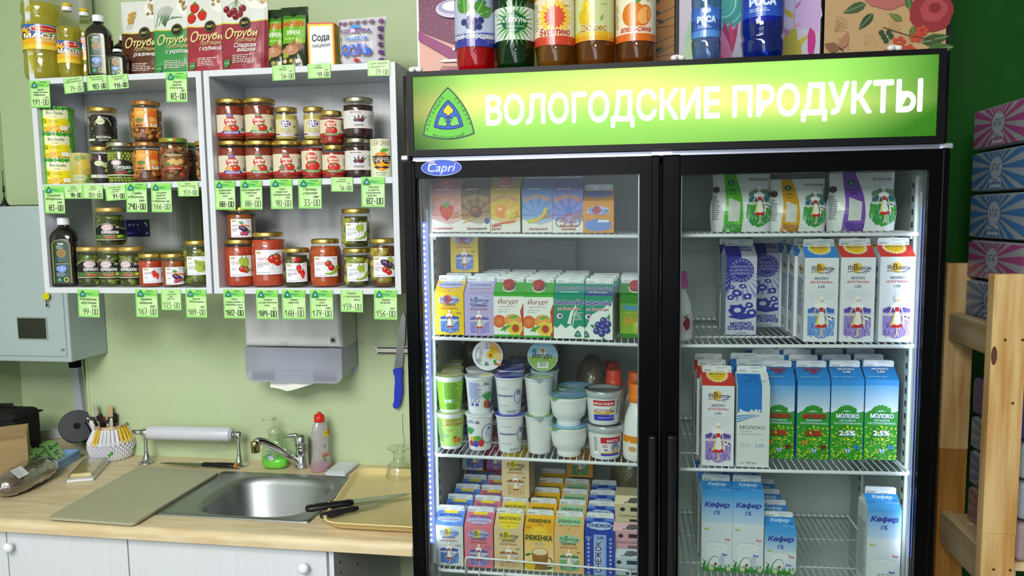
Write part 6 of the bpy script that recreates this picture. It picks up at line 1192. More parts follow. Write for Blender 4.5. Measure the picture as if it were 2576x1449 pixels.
# -- right cabinet, upper compartment
kub, kra, sha = zlot('2f3fa0', 'КУБАНСКИЙ', veg2='d8a04a'), zlot('3f7a3a', 'КРАСНОДАРСКИЙ', veg2='b8c07a'), zlot('7a3a1c', 'ШАШЛЫЧНЫЙ', veg2='8a6a4a')
j1 = jar('dark red sauce jar with blue ribbon label, bottom left of the right cabinet', 587, 350, 450.5, 71, YJ, zu2, GOLD, ('paste', SR), kub, (.13, .62), 'std'); jar('dark red sauce jar with blue ribbon label standing on its twin', 582.5, 246, 350, 71, YJ, top_of(j1), GOLD, ('paste', SR), kub, (.1, .6), 'std')
j2 = jar('dark red sauce jar with green ribbon label, bottom row', 655, 350, 449.5, 70, YJ, zu2, GOLD, ('paste', SR), kra, (.13, .62), 'std'); jar('dark red sauce jar with green ribbon label standing on its twin', 654, 244, 349, 73, YJ, top_of(j2), GOLD, ('paste', SR), kra, (.1, .6), 'std')
j3 = jar('dark red sauce jar with brown ribbon label under the mustard', 723.5, 351, 448.7, 72, YJ, zu2, GOLD, ('paste', SR), sha, (.13, .65), 'std')
jar('small mustard jar standing on the brown ribbon sauce jar', 721, 267, 350, 52, YJ - .004, top_of(j3), GOLD, ('paste', SM), mustard, (.1, .62), 'slim')
j4 = jar('red tomato paste jar with round shoulders, left one of the bottom row', 786.5, 350, 448, 51, YJ - .006, zu2, GOLD, ('paste', SP), tpaste, (.12, .72), 'slim'); jar('small mustard jar left of the stacked tomato paste', 790, 267, 350, 49, YJ + .002, top_of(j4), GOLD, ('paste', SM), mustard, (.1, .62), 'slim')
j5 = jar('rounded tomato paste jar on the shelf beside the beetroot', 841, 362.5, 447, 58, YJ - .012, zu2, GOLD, ('paste', SP), tpaste, (.14, .7), 'round'); jar('rounded tomato paste jar standing on another beside the beetroot', 835, 277, 362, 58, YJ - .012, top_of(j5), GOLD, ('paste', SP), tpaste, (.22, .72), 'round')
j6 = jar('black red beetroot jar with silver lid, lower of two', 902, 345, 445, 64, YJ - .006, zu2, SILV, ('paste', SB), beet, (.2, .68), 'std'); jar('black red beetroot jar with silver lid, upper of two', 902, 243, 344, 73, YJ - .004, top_of(j6), SILV, ('paste', SB), beet, (.22, .66), 'std')
can('pale peach can with a peach wearing sunglasses', 959.5, 345.5, 441.5, 52, YJ - .008, zu2, mat('peach_can', 'd4dcbc', .4), peach_l)
# -- right cabinet, lower compartment
zl2 = zl
j = jar('jar of red lecho with tomatoes and peppers on the label', 605, 606, 723.5, 71, YJ, zl2, GOLD, ('paste', SL), white_label(('ЛЕЧО',), 'b03a3a', (('pep', .08, .66, 1), ('pep', .26, .66, 1), ('tom', .08, .36, .9), ('tom', .24, .32, .9), ('grn', .3, .25, .8))), (.22, .66), 'wide')
jar('eggplant spread jar standing on the lecho jar', 606.5, 525, 605.5, 66, YJ - .002, top_of(j), GOLD, ('paste', SI), white_label(('ИКРА', 'БАКЛАЖАННАЯ'), 'a8382a', (('grn', -.02, .74, .8), ('car', .16, .66, .8), ('egg', .12, .44, .9), ('oni', .04, .2, .9), ('oni', .2, .2, .9)), w=56), (.06, .62), 'std')
jar('big rounded jar of peeled tomatoes, tallest in the right cabinet', 677, 588, 723, 82, YJ + .004, zl2, GOLD, ('paste', ST), white_label(('ТОМАТЫ', 'В СОБСТВЕННОМ'), 'a8342a', (('tom', .12, .62, 1), ('tom', .27, .68, 1), ('tom', .3, .5, .9), ('gar', .1, .3, .8)), w=74), (.23, .68), 'round')
jar('low jar of whole red peppers with gold lid', 746, 626, 723, 67, YJ - .012, zl2, GOLD, ('half', RP, BR), white_label(('ПЕРЕЦ', 'КРАСНЫЙ'), '8a4a4a', (('red', .1, .7, .9), ('red', .26, .42, .9), ('gar', .14, .2, .8)), w=58), (.14, .62), 'wide')
jar('orange tomato sauce jar with radishes and green chilli label', 820, 604, 723, 77, YJ, zl2, GOLD, ('paste', SA), white_label(('АППЕТИТ',), 'a03a4a', (('tom', .1, .64, .9), ('tom', .22, .44, .9), ('chi', .24, .28, 1.1), ('gar', .04, .3, .6)), w=64), (.22, .64), 'round')
hp = white_label(('ОСТРЫЙ ПЕРЕЦ', 'С ЧЕСНОКОМ'), '8a9a8a', (('pep', .1, .66, .9), ('pep', .24, .68, .9), ('chi', .22, .26, 1.1), ('gar', .06, .24, .8)))
j = jar('jar of yellow green hot peppers with gold lid, lower of two', 899, 625, 722, 69, YJ - .01, zl2, GOLD, ('half', OG, BR), hp, (.16, .62), 'wide'); jar('jar of yellow green hot peppers with gold lid, upper of two', 896, 526, 624, 72, YJ - .008, top_of(j), GOLD, ('half', OG, BR), hp, (.18, .64), 'wide')
jar('tall jar of baked vegetables with an eggplant on the label', 966, 603, 724, 70, YJ - .01, zl2, GOLD, ('half', EG, BM), white_label(('ОВОЩИ', 'ПЕЧЁНЫЕ'), 'b06a6a', (('pep', .3, .7, 1.1), ('egg', .16, .62, 1.1), ('tom', .06, .36, .9), ('tom', .22, .22, .8))), (.22, .64), 'wide')
# ---- tall things on top of the cabinets
ZTT = ZT + .0004; YT = YCAB + .055
def flax(label, px0, px1, yt, yb, Y, z0, depth=.8, cap=True):
	cx = (px0 + px1) / 2; p = PY(cx, yb, Y); w = (px1 - px0) * sx_(cx, yb, Y); H = (yb - yt) * sz_(cx, (yb + yt) / 2, Y); t = thing('oil_bottle', label, 'bottle', (p.x, Y, z0), .3)
	def sec(hw, z): r = min(hw * .45, .014); hd = min(hw * depth, .03); return [(hw * c, hd * s, z) for c, s in [(math.copysign(abs(cos(a)) ** .5, cos(a)), math.copysign(abs(sin(a)) ** .5, sin(a))) for a in [2 * PI * (i + .5) / 28 for i in range(28)]]]
	W2 = w / 2 * .95; prof = [(W2 * .9, 0), (W2, .004), (W2, H * .68), (W2 * .96, H * .73), (W2 * .8, H * .79), (W2 * .5, H * .845), (W2 * .38, H * .87), (W2 * .36, H * .9)]; vs, fs = [], []
	for r, z in prof: vs += sec(r, z)
	for k in range(len(prof) - 1):
		for i in range(28): i2 = (i + 1) % 28; fs.append((k * 28 + i, k * 28 + i2, (k + 1) * 28 + i2, (k + 1) * 28 + i))
	fs.append(tuple(range(28))[::-1]); MB().add(vs, fs, 0, True).build('bottle_body', mat('dark_glass', '120a08', .08, spec=.7, coat=.5), t)
	cr = W2 * .46; MB().lathe([(cr, H * .895), (cr, H * .9), (cr, H * .985), (cr * .9, H)], 28, mod=lambda a, z: 1 + .012 * cos(a * 24)).build('bottle_cap', mat('white_cap', 'e8ebf2', .4), t)
	A = Art(); A.at(0, 0, .001); lw, lh = W2 * 1000 * .7, H * .66 * 1000; b = lambda k: [(-lw * k, lh * .02 / k), (lw * k, lh * .02 / k), (lw * k, lh * .86)] + [(lw * k * cos(a), lh * .86 + lh * .12 * k * sin(a)) for a in [PI * i / 10 for i in range(1, 10)]] + [(-lw * k, lh * .86)]
	A.poly(b(1), '9a8a44'); A.poly(b(.88), '143a26'); A.text('100%', 0, lh * .86, lh * .045, 'e0e6e0', off=.03, w=lw); A.lines(-lw * .5, lh * .78, lh * .85, lw, 2, 'b8c4b8', al='l'); A.ell(0, lh * .68, lw * .52, lw * .52, '8a6a2a', 22); A.ring(0, lh * .68, lw * .46, lw * .46, .6, 'b89a4a'); A.text('Льняное', 0, lh * .55, lh * .035, '4a9ad0', w=lw * 1.1); A.text('масло', 0, lh * .5, lh * .035, 'a8985a', w=lw * .8); A.rect(-lw * .7, lh * .44, lw * .7, lh * .45, 'c8ccc4')
	A.blob(0, lh * .34, lw * .55, lh * .085, '7a9ae6', 4, 14, .2); A.ell(0, lh * .34, 2, 2, 'e0e6fa', 8); A.leaf(lw * .3, lh * .3, 8, 4, -.6, '1f5a2a'); A.lines(-lw * .6, lh * .17, lh * .26, lw * 1.2, 5, 'a8b4c8', al='l'); emblem(A, -lw * .35, lh * .1, lw * .3); A.ell(lw * .4, lh * .1, lw * .28, lw * .28, 'd0d01c', 14); A.ell(lw * .4, lh * .1, lw * .2, lw * .2, '1f4a2a', 12)
	hd = min(W2 * depth, .03); A.build('bottle_label', lambda x, y, d: (x, -hd * max(0, 1 - abs(x / W2) ** 4) ** .25 - d, y + H * .04), t, PG, sx=.004, base=6e-4); return t
flax('dark flax oil bottle on the bottom shelf of the left cabinet', 142, 200, 552, 724, YCAB + .04, zl)
flax('large dark flax oil bottle with white cap on the cabinet top', 228, 283, 31, 190, YT - .012, ZTT); flax('small dark flax oil bottle standing in front on the cabinet top', 277, 322, 120, 190, YT - .02, ZTT); flax('small dark flax oil bottle hidden behind the others on the cabinet top', 292, 337, 66, 182, YT + .055, ZTT)
OILP = clear('oil_plastic', 'fafae6', .06, .04, bump=.25, bs=35); OIL = clear('sunflower_oil', 'f4eca4', .02, .05, .55, 'e8dc5a')
def oil_l(A, h, R):
	W_ = PI * R * .62; A.rect(-W_, 0, W_, h, 'e8a81c'); A.rect(-W_, h * .55, W_, h, '2f5fb0'); A.poly([(0, h * .6), (W_, h * .5), (W_, h * .75), (0, h * .8)], '5aa03a'); A.star(-W_ * .55, h * .55, h * .42, h * .26, 14, 'f0b01c'); A.ell(-W_ * .55, h * .55, h * .17, h * .17, '4a2410', 18); A.rect(-W_, 0, W_, h * .18, 'e6c83a')
	A.ell(W_ * .05, h * .82, W_ * .4, h * .15, 'e8dcc0', 22); A.ell(W_ * .05, h * .82, W_ * .37, h * .13, 'b82a1c', 22); A.text('Золотая нотка', W_ * .05, h * .79, h * .07, 'f0d8a0', w=W_ * .6); A.text('МАСЛО', W_ * .05, h * .44, h * .19, '3a3a5a', w=W_ * 1.22, fit=True, off=.09); A.text('МАСЛО', W_ * .05, h * .44, h * .19, 'f2efe0', w=W_ * 1.2, fit=True, off=.04); A.text('подсолнечное', W_ * .05, h * .33, h * .08, 'e8e4d8', w=W_ * .9); emblem(A, W_ * .75, h * .84, h * .11)
def oilb(label, cx, w, yb, H, Y, lb, capz=True):
	p = PY(cx, yb, Y); R = w * sx_(cx, yb, Y) / 2; t = thing('oil_bottle', label, 'bottle', (p.x, Y, ZTT), FACE(p.x, Y)); k = H
	def pr(s): return [(R * .8 * s, .0 + (1 - s) * .02), (R * .95 * s, .006), (R * s, .02), (R * s, .2 * k), (R * .97 * s, .22 * k), (R * s, .24 * k), (R * s, .5 * k), (R * .93 * s, .54 * k), (R * .93 * s, .57 * k), (R * s, .60 * k), (R * .97 * s, .68 * k), (R * .8 * s, .76 * k), (R * .5 * s, .84 * k), (R * .36 * s, .88 * k), (R * .34 * s, .92 * k)]
	lobes = lambda a, z: 1 - (.05 * (.5 + .5 * cos(5 * a)) * max(0, 1 - z / (.14 * k)))
	MB().lathe(pr(1), 36, mod=lobes, cap=(True, False)).build('bottle_body', OILP, t); MB().lathe([q for q in pr(.965) if q[1] < .72 * k], 36, mod=lobes).build('oil', OIL, t)
	MB().lathe([(R * .4, .9 * k), (R * .42, .905 * k), (R * .42, .95 * k), (R * .4, .955 * k)], 24).build('cap_ring', mat('white_cap', 'e8ebf2', .4), t); MB().lathe([(R * .41, .955 * k), (R * .41, .99 * k), (R * .36, k)], 24, mod=lambda a, z: 1 + .015 * cos(a * 20)).build('bottle_cap', mat('yellow_cap', 'd8b41c', .4), t)
	A = Art(); A.at(0, 0, .001); h = (lb[1] - lb[0]) * k * 1000; oil_l(A, h, R * 1000); A.build('bottle_label', wrap(R, lb[0] * k), t, PG, sx=.006, base=8e-4); return t
oilb('big bottle of sunflower oil at the left end of the cabinet top', 116, 80, 200, .30, YT - .008, (.26, .48)); oilb('half litre sunflower oil bottle beside the big one', 180, 50, 196, .205, YT - .01, (.2, .49)); oilb('half litre sunflower oil bottle behind its twin', 221, 47, 194, .20, YT + .03, (.28, .58))
def bran(c, c2, sub, pic, seed):
	def f(A, w, h):
		A.rect(-w / 2, 0, w / 2, h, 'd9dad6'); A.poly([(-w / 2, 0), (w / 2, 0), (w / 2, h * .62), (w * .1, h * .58), (-w * .2, h * .575), (-w / 2, h * .6)], c); A.line([(-w / 2, h * .6), (-w * .2, h * .575), (w * .1, h * .58), (w / 2, h * .62)], 3, 'd0c83a'); Q = random.Random(seed)
		for i in range(5): A.blob(-w * .3 + i * w * .17, h * .12 + 4 * (i % 2), w * .12, h * .06, c2, i + seed, 12, .2)
		A.ell(w * .32, h * .9, w * .3, h * .16, 'eceae4', 24)
		for i in range(26): A.blob(w * .32 + Q.uniform(-.24, .2) * w, h * .91 + Q.uniform(-.09, .1) * h, 5.5, 5, Q.choice(('a8906a', '937a54', 'bda57c')) if seed != 9 else Q.choice(('cdb892', 'b8a27a', 'dcc9a4')), i, 9, .12)
		if pic == 'wheat': [(A.line([(-w * .32 + 6 * i, h * .63), (-w * .3 + 12 * i, h * .84)], 1, 'b8923a'), [A.leaf(-w * .32 + 7 * i + k, h * (.7 + .03 * k), 12, 5, 1.1 + (.6 if k % 2 else -.2), 'c9a048') for k in range(5)]) for i in range(3)]
		if pic == 'dill': [[A.line([(-w * .2, h * .62), (-w * .2 + 40 * cos(a), h * .66 + 50 * sin(a))], 1, '2f6a2f') for a in [1.0 + .17 * k for k in range(9)]], [A.line([(-w * .2 + 10 * k, h * (.68 + .02 * k)), (-w * .1 + 12 * k, h * (.76 - .01 * k))], 1.6, '3a7a34') for k in range(-3, 4)]]
		if pic == 'berry': [(A.blob(x * w, y * h, w * .1, h * .065, 'c22a22', i, 14, .08), A.star(x * w, y * h + h * .06, 7, 3, 5, '4a8a34')) for i, (x, y) in enumerate(((-.3, .82), (-.12, .72), (-.36, .69)))]
		if pic == 'cherry': [(A.ell(x * w, y * h, w * .07, w * .07, '7a1526', 16), A.ell(x * w - 3, y * h + 4, 3, 2, 'd88a94', 6), A.line([(x * w, y * h + 6), (-w * .14, h * .87)], 1, '5a7a2a')) for x, y in ((-.36, .76), (-.28, .70), (-.18, .73), (-.06, .69), (-.14, .66), (0, .76))]
		A.ell(w * .06, h * .575, w * .12, w * .12, '1c1f1a', 24); A.ring(w * .06, h * .575, w * .108, w * .108, .8, 'b0a45a'); A.text('В&П', w * .06, h * .56, h * .032, 'c8bc7a', w=w * .15, off=.02)
		A.text('О', -w * .27, h * .39, h * .13, 'd8c98a', off=.02, sh=.2, w=w * .2); A.text('труби', w * .08, h * .41, h * .085, 'd8c98a', w=w * .5, fit=True, off=.03, sh=.2); A.text('Хрустящие', w * .08, h * .345, h * .05, 'd0bf84', w=w * .44, sh=.25, off=.01)
		for i, s in enumerate(sub): A.text(s, w * (.08 + .03 * i), h * (.275 - .055 * i), h * .055, 'eae6e0', w=w * .46, sh=.2, off=.02)
		A.lines(-w * .18, h * .08, h * .19, w * .5, 5, 'dcc9c4', seed=seed); A.poly([(-w * .38, h * .06), (-w * .31, h * .03), (-w * .24, h * .06), (-w * .24, h * .13), (-w * .38, h * .13)], '3a8a4a'); A.text('без ГМО', -w * .31, h * .08, h * .02, 'cfe6d0', w=w * .11)
	return f
FILM = mat('bag_film', 'cfd0cc', .3, spec=.5, bump=.12, bs=30)
for i, (pa_, pb_, yb_, c, c2, sub, pic, s, lab) in enumerate(((308, 425, 186, '5a3424', '6a402c', ('ржаные',), 'wheat', 3, 'brown pouch of rye bran snacks with wheat ears'), (389, 506, 180, '3f8f4f', '4a9a58', ('с укропом',), 'dill', 4, 'green pouch of bran snacks with dill'), (472, 589, 175, '9a3040', 'a83c4c', ('с клубникой',), 'berry', 5, 'crimson pouch of bran snacks with strawberries'), (559, 676, 168, '943444', '8a2c3c', ('Сладкая', 'вишня'), 'cherry', 9, 'wine red pouch of bran snacks with cherries'))):
	Y = YCAB + .085 - .014 * i; m = (pa_ + pb_) / 2; p = PY(m, yb_, Y); w = (pb_ - pa_) * sx_(m, 150, Y)
	pouch('snack_pouch', lab, 'pouch', (p.x, Y, ZTT), w, .215, .024, bran(c, c2, sub, pic, s), FILM, 0, -.06, prof=lambda u, v: (1 - u * u) ** .5 * max(.04, (1 - v) ** .7), wr=.0008, group='bran snack pouches')
def horse(A, w, h):
	A.rect(-w / 2, 0, w / 2, h, '23341c'); A.rect(-w * .4, h * .4, w * .42, h * .86, '6fb02a'); A.rect(-w * .4, h * .8, w * .42, h * .86, '3f7a22'); A.ell(0, h * .86, w * .1, h * .03, '141c10', 14); A.text('МАХЕЕВЪ', 0, h * .68, h * .08, 'e8b43a', w=w * .8, fit=True, off=.09); A.text('МАХЕЕВЪ', 0, h * .68, h * .08, 'a83a1c', w=w * .78, fit=True, off=.04); A.text('ХРЕН', 0, h * .54, h * .07, 'e6ecd8', w=w * .5, off=.04); A.lines(-w * .3, h * .46, h * .5, w * .55, 1, 'c8e08a')
	A.blob(w * .1, h * .36, w * .26, h * .1, '9a6a44', 3, 16); A.blob(-w * .1, h * .28, w * .3, h * .08, 'b88460', 5, 16); A.ell(w * .22, h * .44, w * .12, h * .05, 'a8b84a', 14); A.ell(-w * .26, h * .2, w * .12, h * .05, '9aa83a', 14); A.blob(0, h * .1, w * .4, h * .07, '3a2a1c', 8, 18); [A.ell(w * x, h * .11, w * .08, h * .035, c, 12) for x, c in ((-.3, 'c9c0a0'), (-.05, 'a8a43a'), (.2, 'd8cfb0'))]
for i, (a, b, yt, yb_, lab) in enumerate(((664, 733, 4, 163, 'green horseradish sachet, left one half covered by the other'), (709, 777, 2, 161, 'green horseradish sachet standing in front of its twin'))):
	Y = YCAB + .06 - .02 * i; m = (a + b) / 2; p = PY(m, yb_, Y); w = (b - a) * sx_(m, 90, Y); h = 159 * sz_(m, 90, Y)
	pouch('horseradish_sachet', lab, 'sachet', (p.x, Y, ZTT), w, h, .018, horse, mat('dark_foil', '26331f', .2, .5, bump=.2, bs=40), 0, -.06, prof=lambda u, v: (1 - u * u) ** .5 * max(.05, (1 - v) ** .6 if v > .15 else .9), wr=.001)
# soda box and salt bag
Y = YCAB + .05; p0, p1 = PY(777, 158, Y - .02), PY(842, 157, Y - .02); w = p1.x - p0.x; h = 112 * sz_(810, 100, Y - .02); d = .052
t = thing('soda_box', 'white baking soda box with orange and yellow border', 'box', ((p0.x + p1.x) / 2, Y - .02, ZTT), .1)
MB().rbox(-w / 2, w / 2, 0, d, 0, h, .0008, 1).build('box_body', mat('soda_card', 'c9a81c', .5), t); MB().box(-w / 2 + .004, w / 2 - .004, .001, .016, h, h + .0009).build('top_flap', mat('soda_flap', 'd8501c', .5), t)
A = Art(); A.at(0, 0, .001); W_, H_ = w * 1000, h * 1000; A.rect(-W_ / 2, 0, W_ / 2, H_, 'd8481c', 'd8401c'); A.rect(-W_ / 2 + 3, 3, W_ / 2 - 3, H_ - 3, 'ecc81c'); A.rect(-W_ / 2 + 7, 8, W_ / 2 - 7, H_ - 8, 'e2e6ec'); A.text('Сода', 0, H_ * .6, H_ * .15, '2a2c34', w=W_ * .66, fit=True, off=.04, sh=.12, rot=.06); A.text('пищевая', 1, H_ * .46, H_ * .085, '2a2c34', w=W_ * .66, fit=True, off=.02, rot=.08); A.text('ГОСТ 2156-76', 0, H_ * .1, H_ * .025, '5a5c64', w=W_ * .4); A.build('front_print', FRONT(0), t)
B = Art(); B.at(0, 0, .001); B.lines(6, H_ * .3, H_ * .8, 38, 14, '8a6a1c'); B.rect(0, H_ - 4, 52, H_, 'd8481c'); B.bars(10, 12, 36, 26, bg='e0c84a'); B.build('side_print', flat((w / 2, 0, 0), (0, 1, 0), (0, 0, 1), (1, 0, 0)), t)
def salt(A, w, h):
	A.rect(-w / 2, 0, w / 2, h, 'd3d4da'); Q = random.Random(4)
	for x, y in [(s * w * .42, h * (.1 + .16 * k)) for s in (-1, 1) for k in range(6)] + [(-w * .28 + w * .14 * k, h * .87) for k in range(5)]:
		for k in range(12): t_ = 2 * PI * k / 12; A.leaf(x + 2 * cos(t_), y + 2 * sin(t_), 6, 2, t_, 'c83a34' if k % 2 else '2f3f9c')
		A.ell(x, y, 2.4, 2.4, '6a7ac8', 10); A.line([(x + 5, y - 6), (x + 9, y - 3), (x + 7, y + 2)], .9, '2a3a7a')
	A.poly([(-w * .14, h * .73), (0, h * .82), (w * .14, h * .73)], '5a9ae0'); A.text('СОЛЯНОЧКА', 0, h * .64, h * .07, 'c86a7a', w=w * .58, fit=True, off=.07); A.text('СОЛЯНОЧКА', 0, h * .64, h * .07, '4a5ab8', w=w * .57, fit=True, off=.02); A.text('ПИЩЕВАЯ', 0, h * .49, h * .065, '4a8ae0', w=w * .44, fit=True, off=.03)
	A.text('СОЛЬ', 0, h * .2, h * .19, 'c85a6a', w=w * .6, fit=True, off=.09); A.text('СОЛЬ', 0, h * .2, h * .19, '2f7ae6', w=w * .59, fit=True, off=.055); A.poly([(0, h * .04), (w * .07, h * .09), (0, h * .14), (-w * .07, h * .09)], 'c8453a')
Y = YCAB + .062; p = PY(915, 154, Y); w = 128 * sx_(915, 90, Y); h = 124 * sz_(915, 90, Y)
pouch('salt_bag', 'white plastic salt bag with blue lettering and flower border', 'bag', (p.x, Y, ZTT), w, h, .036, salt, mat('salt_film', 'cfd0d6', .3, bump=.2, bs=45), -.08, 0, prof=lambda u, v: (1 - abs(u) ** 2.6) ** .55 * max(.04, 1 - abs(2 * v - .9) ** 3) ** .5, hw=lambda v, w=w: w / 2 * (.86 + .14 * (2 * v - 1) ** 2), wr=.0016)
# ================================================================== handwritten price tags
DG = {'1': [[(0, 1), (.45, 1.6), (.45, 0)]], '2': [[(0, 1.25), (.15, 1.55), (.6, 1.55), (.65, 1.1), (0, 0), (.75, .05)]], '3': [[(0, 1.6), (.6, 1.6), (.25, .95), (.6, .75), (.55, .1), (0, 0)]], '4': [[(.1, 1.6), (0, .8), (.6, .8)], [(.6, 1.6), (.6, 0)]], '5': [[(.65, 1.6), (.1, 1.6), (.05, .95), (.6, .9), (.6, .1), (0, 0)]], '6': [[(.55, 1.6), (.1, .9), (.05, .1), (.6, .05), (.65, .7), (.1, .75)]], '7': [[(0, 1.6), (.65, 1.6), (.25, 0)]], '8': [[(0, .05), (0, 1.55), (.6, 1.55), (.6, .05), (0, .05)], [(0, .8), (.6, .8)]], '9': [[(.6, .9), (.05, .85), (.05, 1.5), (.6, 1.55), (.6, .9), (.2, 0)]], '0': [[(0, 0), (0, 1.6), (.6, 1.6), (.6, 0), (0, 0)]], '-': [[(.1, .7), (.5, .7)]]}
def price(A, s, xr, y, h, wt, col='161a16'):
	k = h / 1.6; adv = .92; x = xr - len(s) * adv * k
	for ch in s:
		for p in DG[ch]: A.line([(x + a * k, y + b * k) for a, b in p], wt, col)
		x += adv * k
PLASTIC = mat('tag_card', 'a8dc86', .35, spec=.45)
def price_tag(label, x0, y0, x1, y1, town, lines, pr, tall=None, tilt=0, bold=False):
	Y = YCAB - .0015; cx, cy = (x0 + x1) / 2, (y0 + y1) / 2; c = PY(cx, cy, Y); w = (x1 - x0) * sx_(cx, cy, Y); h = (y1 - y0) * sz_(cx, cy, Y); tall = (y1 - y0) > 60 if tall is None else tall; Q = random.Random(int(x0 * 3 + y0))
	t = thing('price_tag', label, 'price tag', (c.x, Y, c.z), 0, 'green price tags', (0, tilt, 0)); W_, H_ = w * 500, h * 500
	MB().rbox(-w / 2, w / 2, -.0008, 0, -h / 2, h / 2, .0003, 1).build('tag_body', PLASTIC, t)
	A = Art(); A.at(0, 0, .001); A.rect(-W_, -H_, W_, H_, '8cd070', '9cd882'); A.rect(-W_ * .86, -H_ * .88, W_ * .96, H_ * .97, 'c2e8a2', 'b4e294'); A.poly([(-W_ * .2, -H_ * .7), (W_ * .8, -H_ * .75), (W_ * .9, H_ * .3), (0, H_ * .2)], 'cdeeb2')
	if tall:
		A.rect(-W_, H_ * .52, W_, H_, '6fc860', '9be07a'); A.poly([(-W_ * .4, H_ * .66), (W_ * .3, H_ * .6), (W_ * .85, H_ * .66), (W_ * .85, H_ * .78), (W_ * .3, H_ * .72), (-W_ * .2, H_ * .78)], '4fae5a'); A.poly([(W_ * .3, H_ * .6), (W_ * .85, H_ * .66), (W_ * .85, H_ * .78), (W_ * .5, H_ * .72)], '8fd83a'); emblem(A, -W_ * .52, H_ * .66, W_ * .36)
		if town: A.text(town, W_ * .3, H_ * .85, H_ * .085, '1c241c', w=W_ * 1.2, sh=.15, off=.015)
		yt, yb = H_ * .42, -H_ * .34
	else:
		if town: A.text(town, -W_ * .85, -H_ * .2, H_ * .13, '1c241c', w=H_, rot=PI / 2)
		yt, yb = H_ * .86, -H_ * .02
	n = len(lines); st = (yt - yb) / max(n, 1)
	for i, s in enumerate(lines):
		last = i == n - 1 and any(ch.isdigit() for ch in s) and len(s) < 8
		A.text(s, (W_ * .82 if last else W_ * .02 + Q.uniform(-.08, .08) * W_), yt - st * (i + .78), min(st * .68, H_ * (.17 if tall else .24)), '1c241c', 'r' if last else 'c', W_ * 1.66, .018, Q.uniform(.08, .3), Q.uniform(-.03, .05))
	ph = H_ * (.42 if tall else .62); price(A, pr, W_ * .92, -H_ * .8 if tall else -H_ * .78, min(ph, W_ * .5), W_ * (.075 if bold else .05)); A.lines(-W_ * .02, -H_ * .9, -H_ * .86, W_ * .2, 1, '6a9a5a')
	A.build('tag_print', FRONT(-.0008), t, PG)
V = 'г. Вологда'; MA = '«Мартин»'
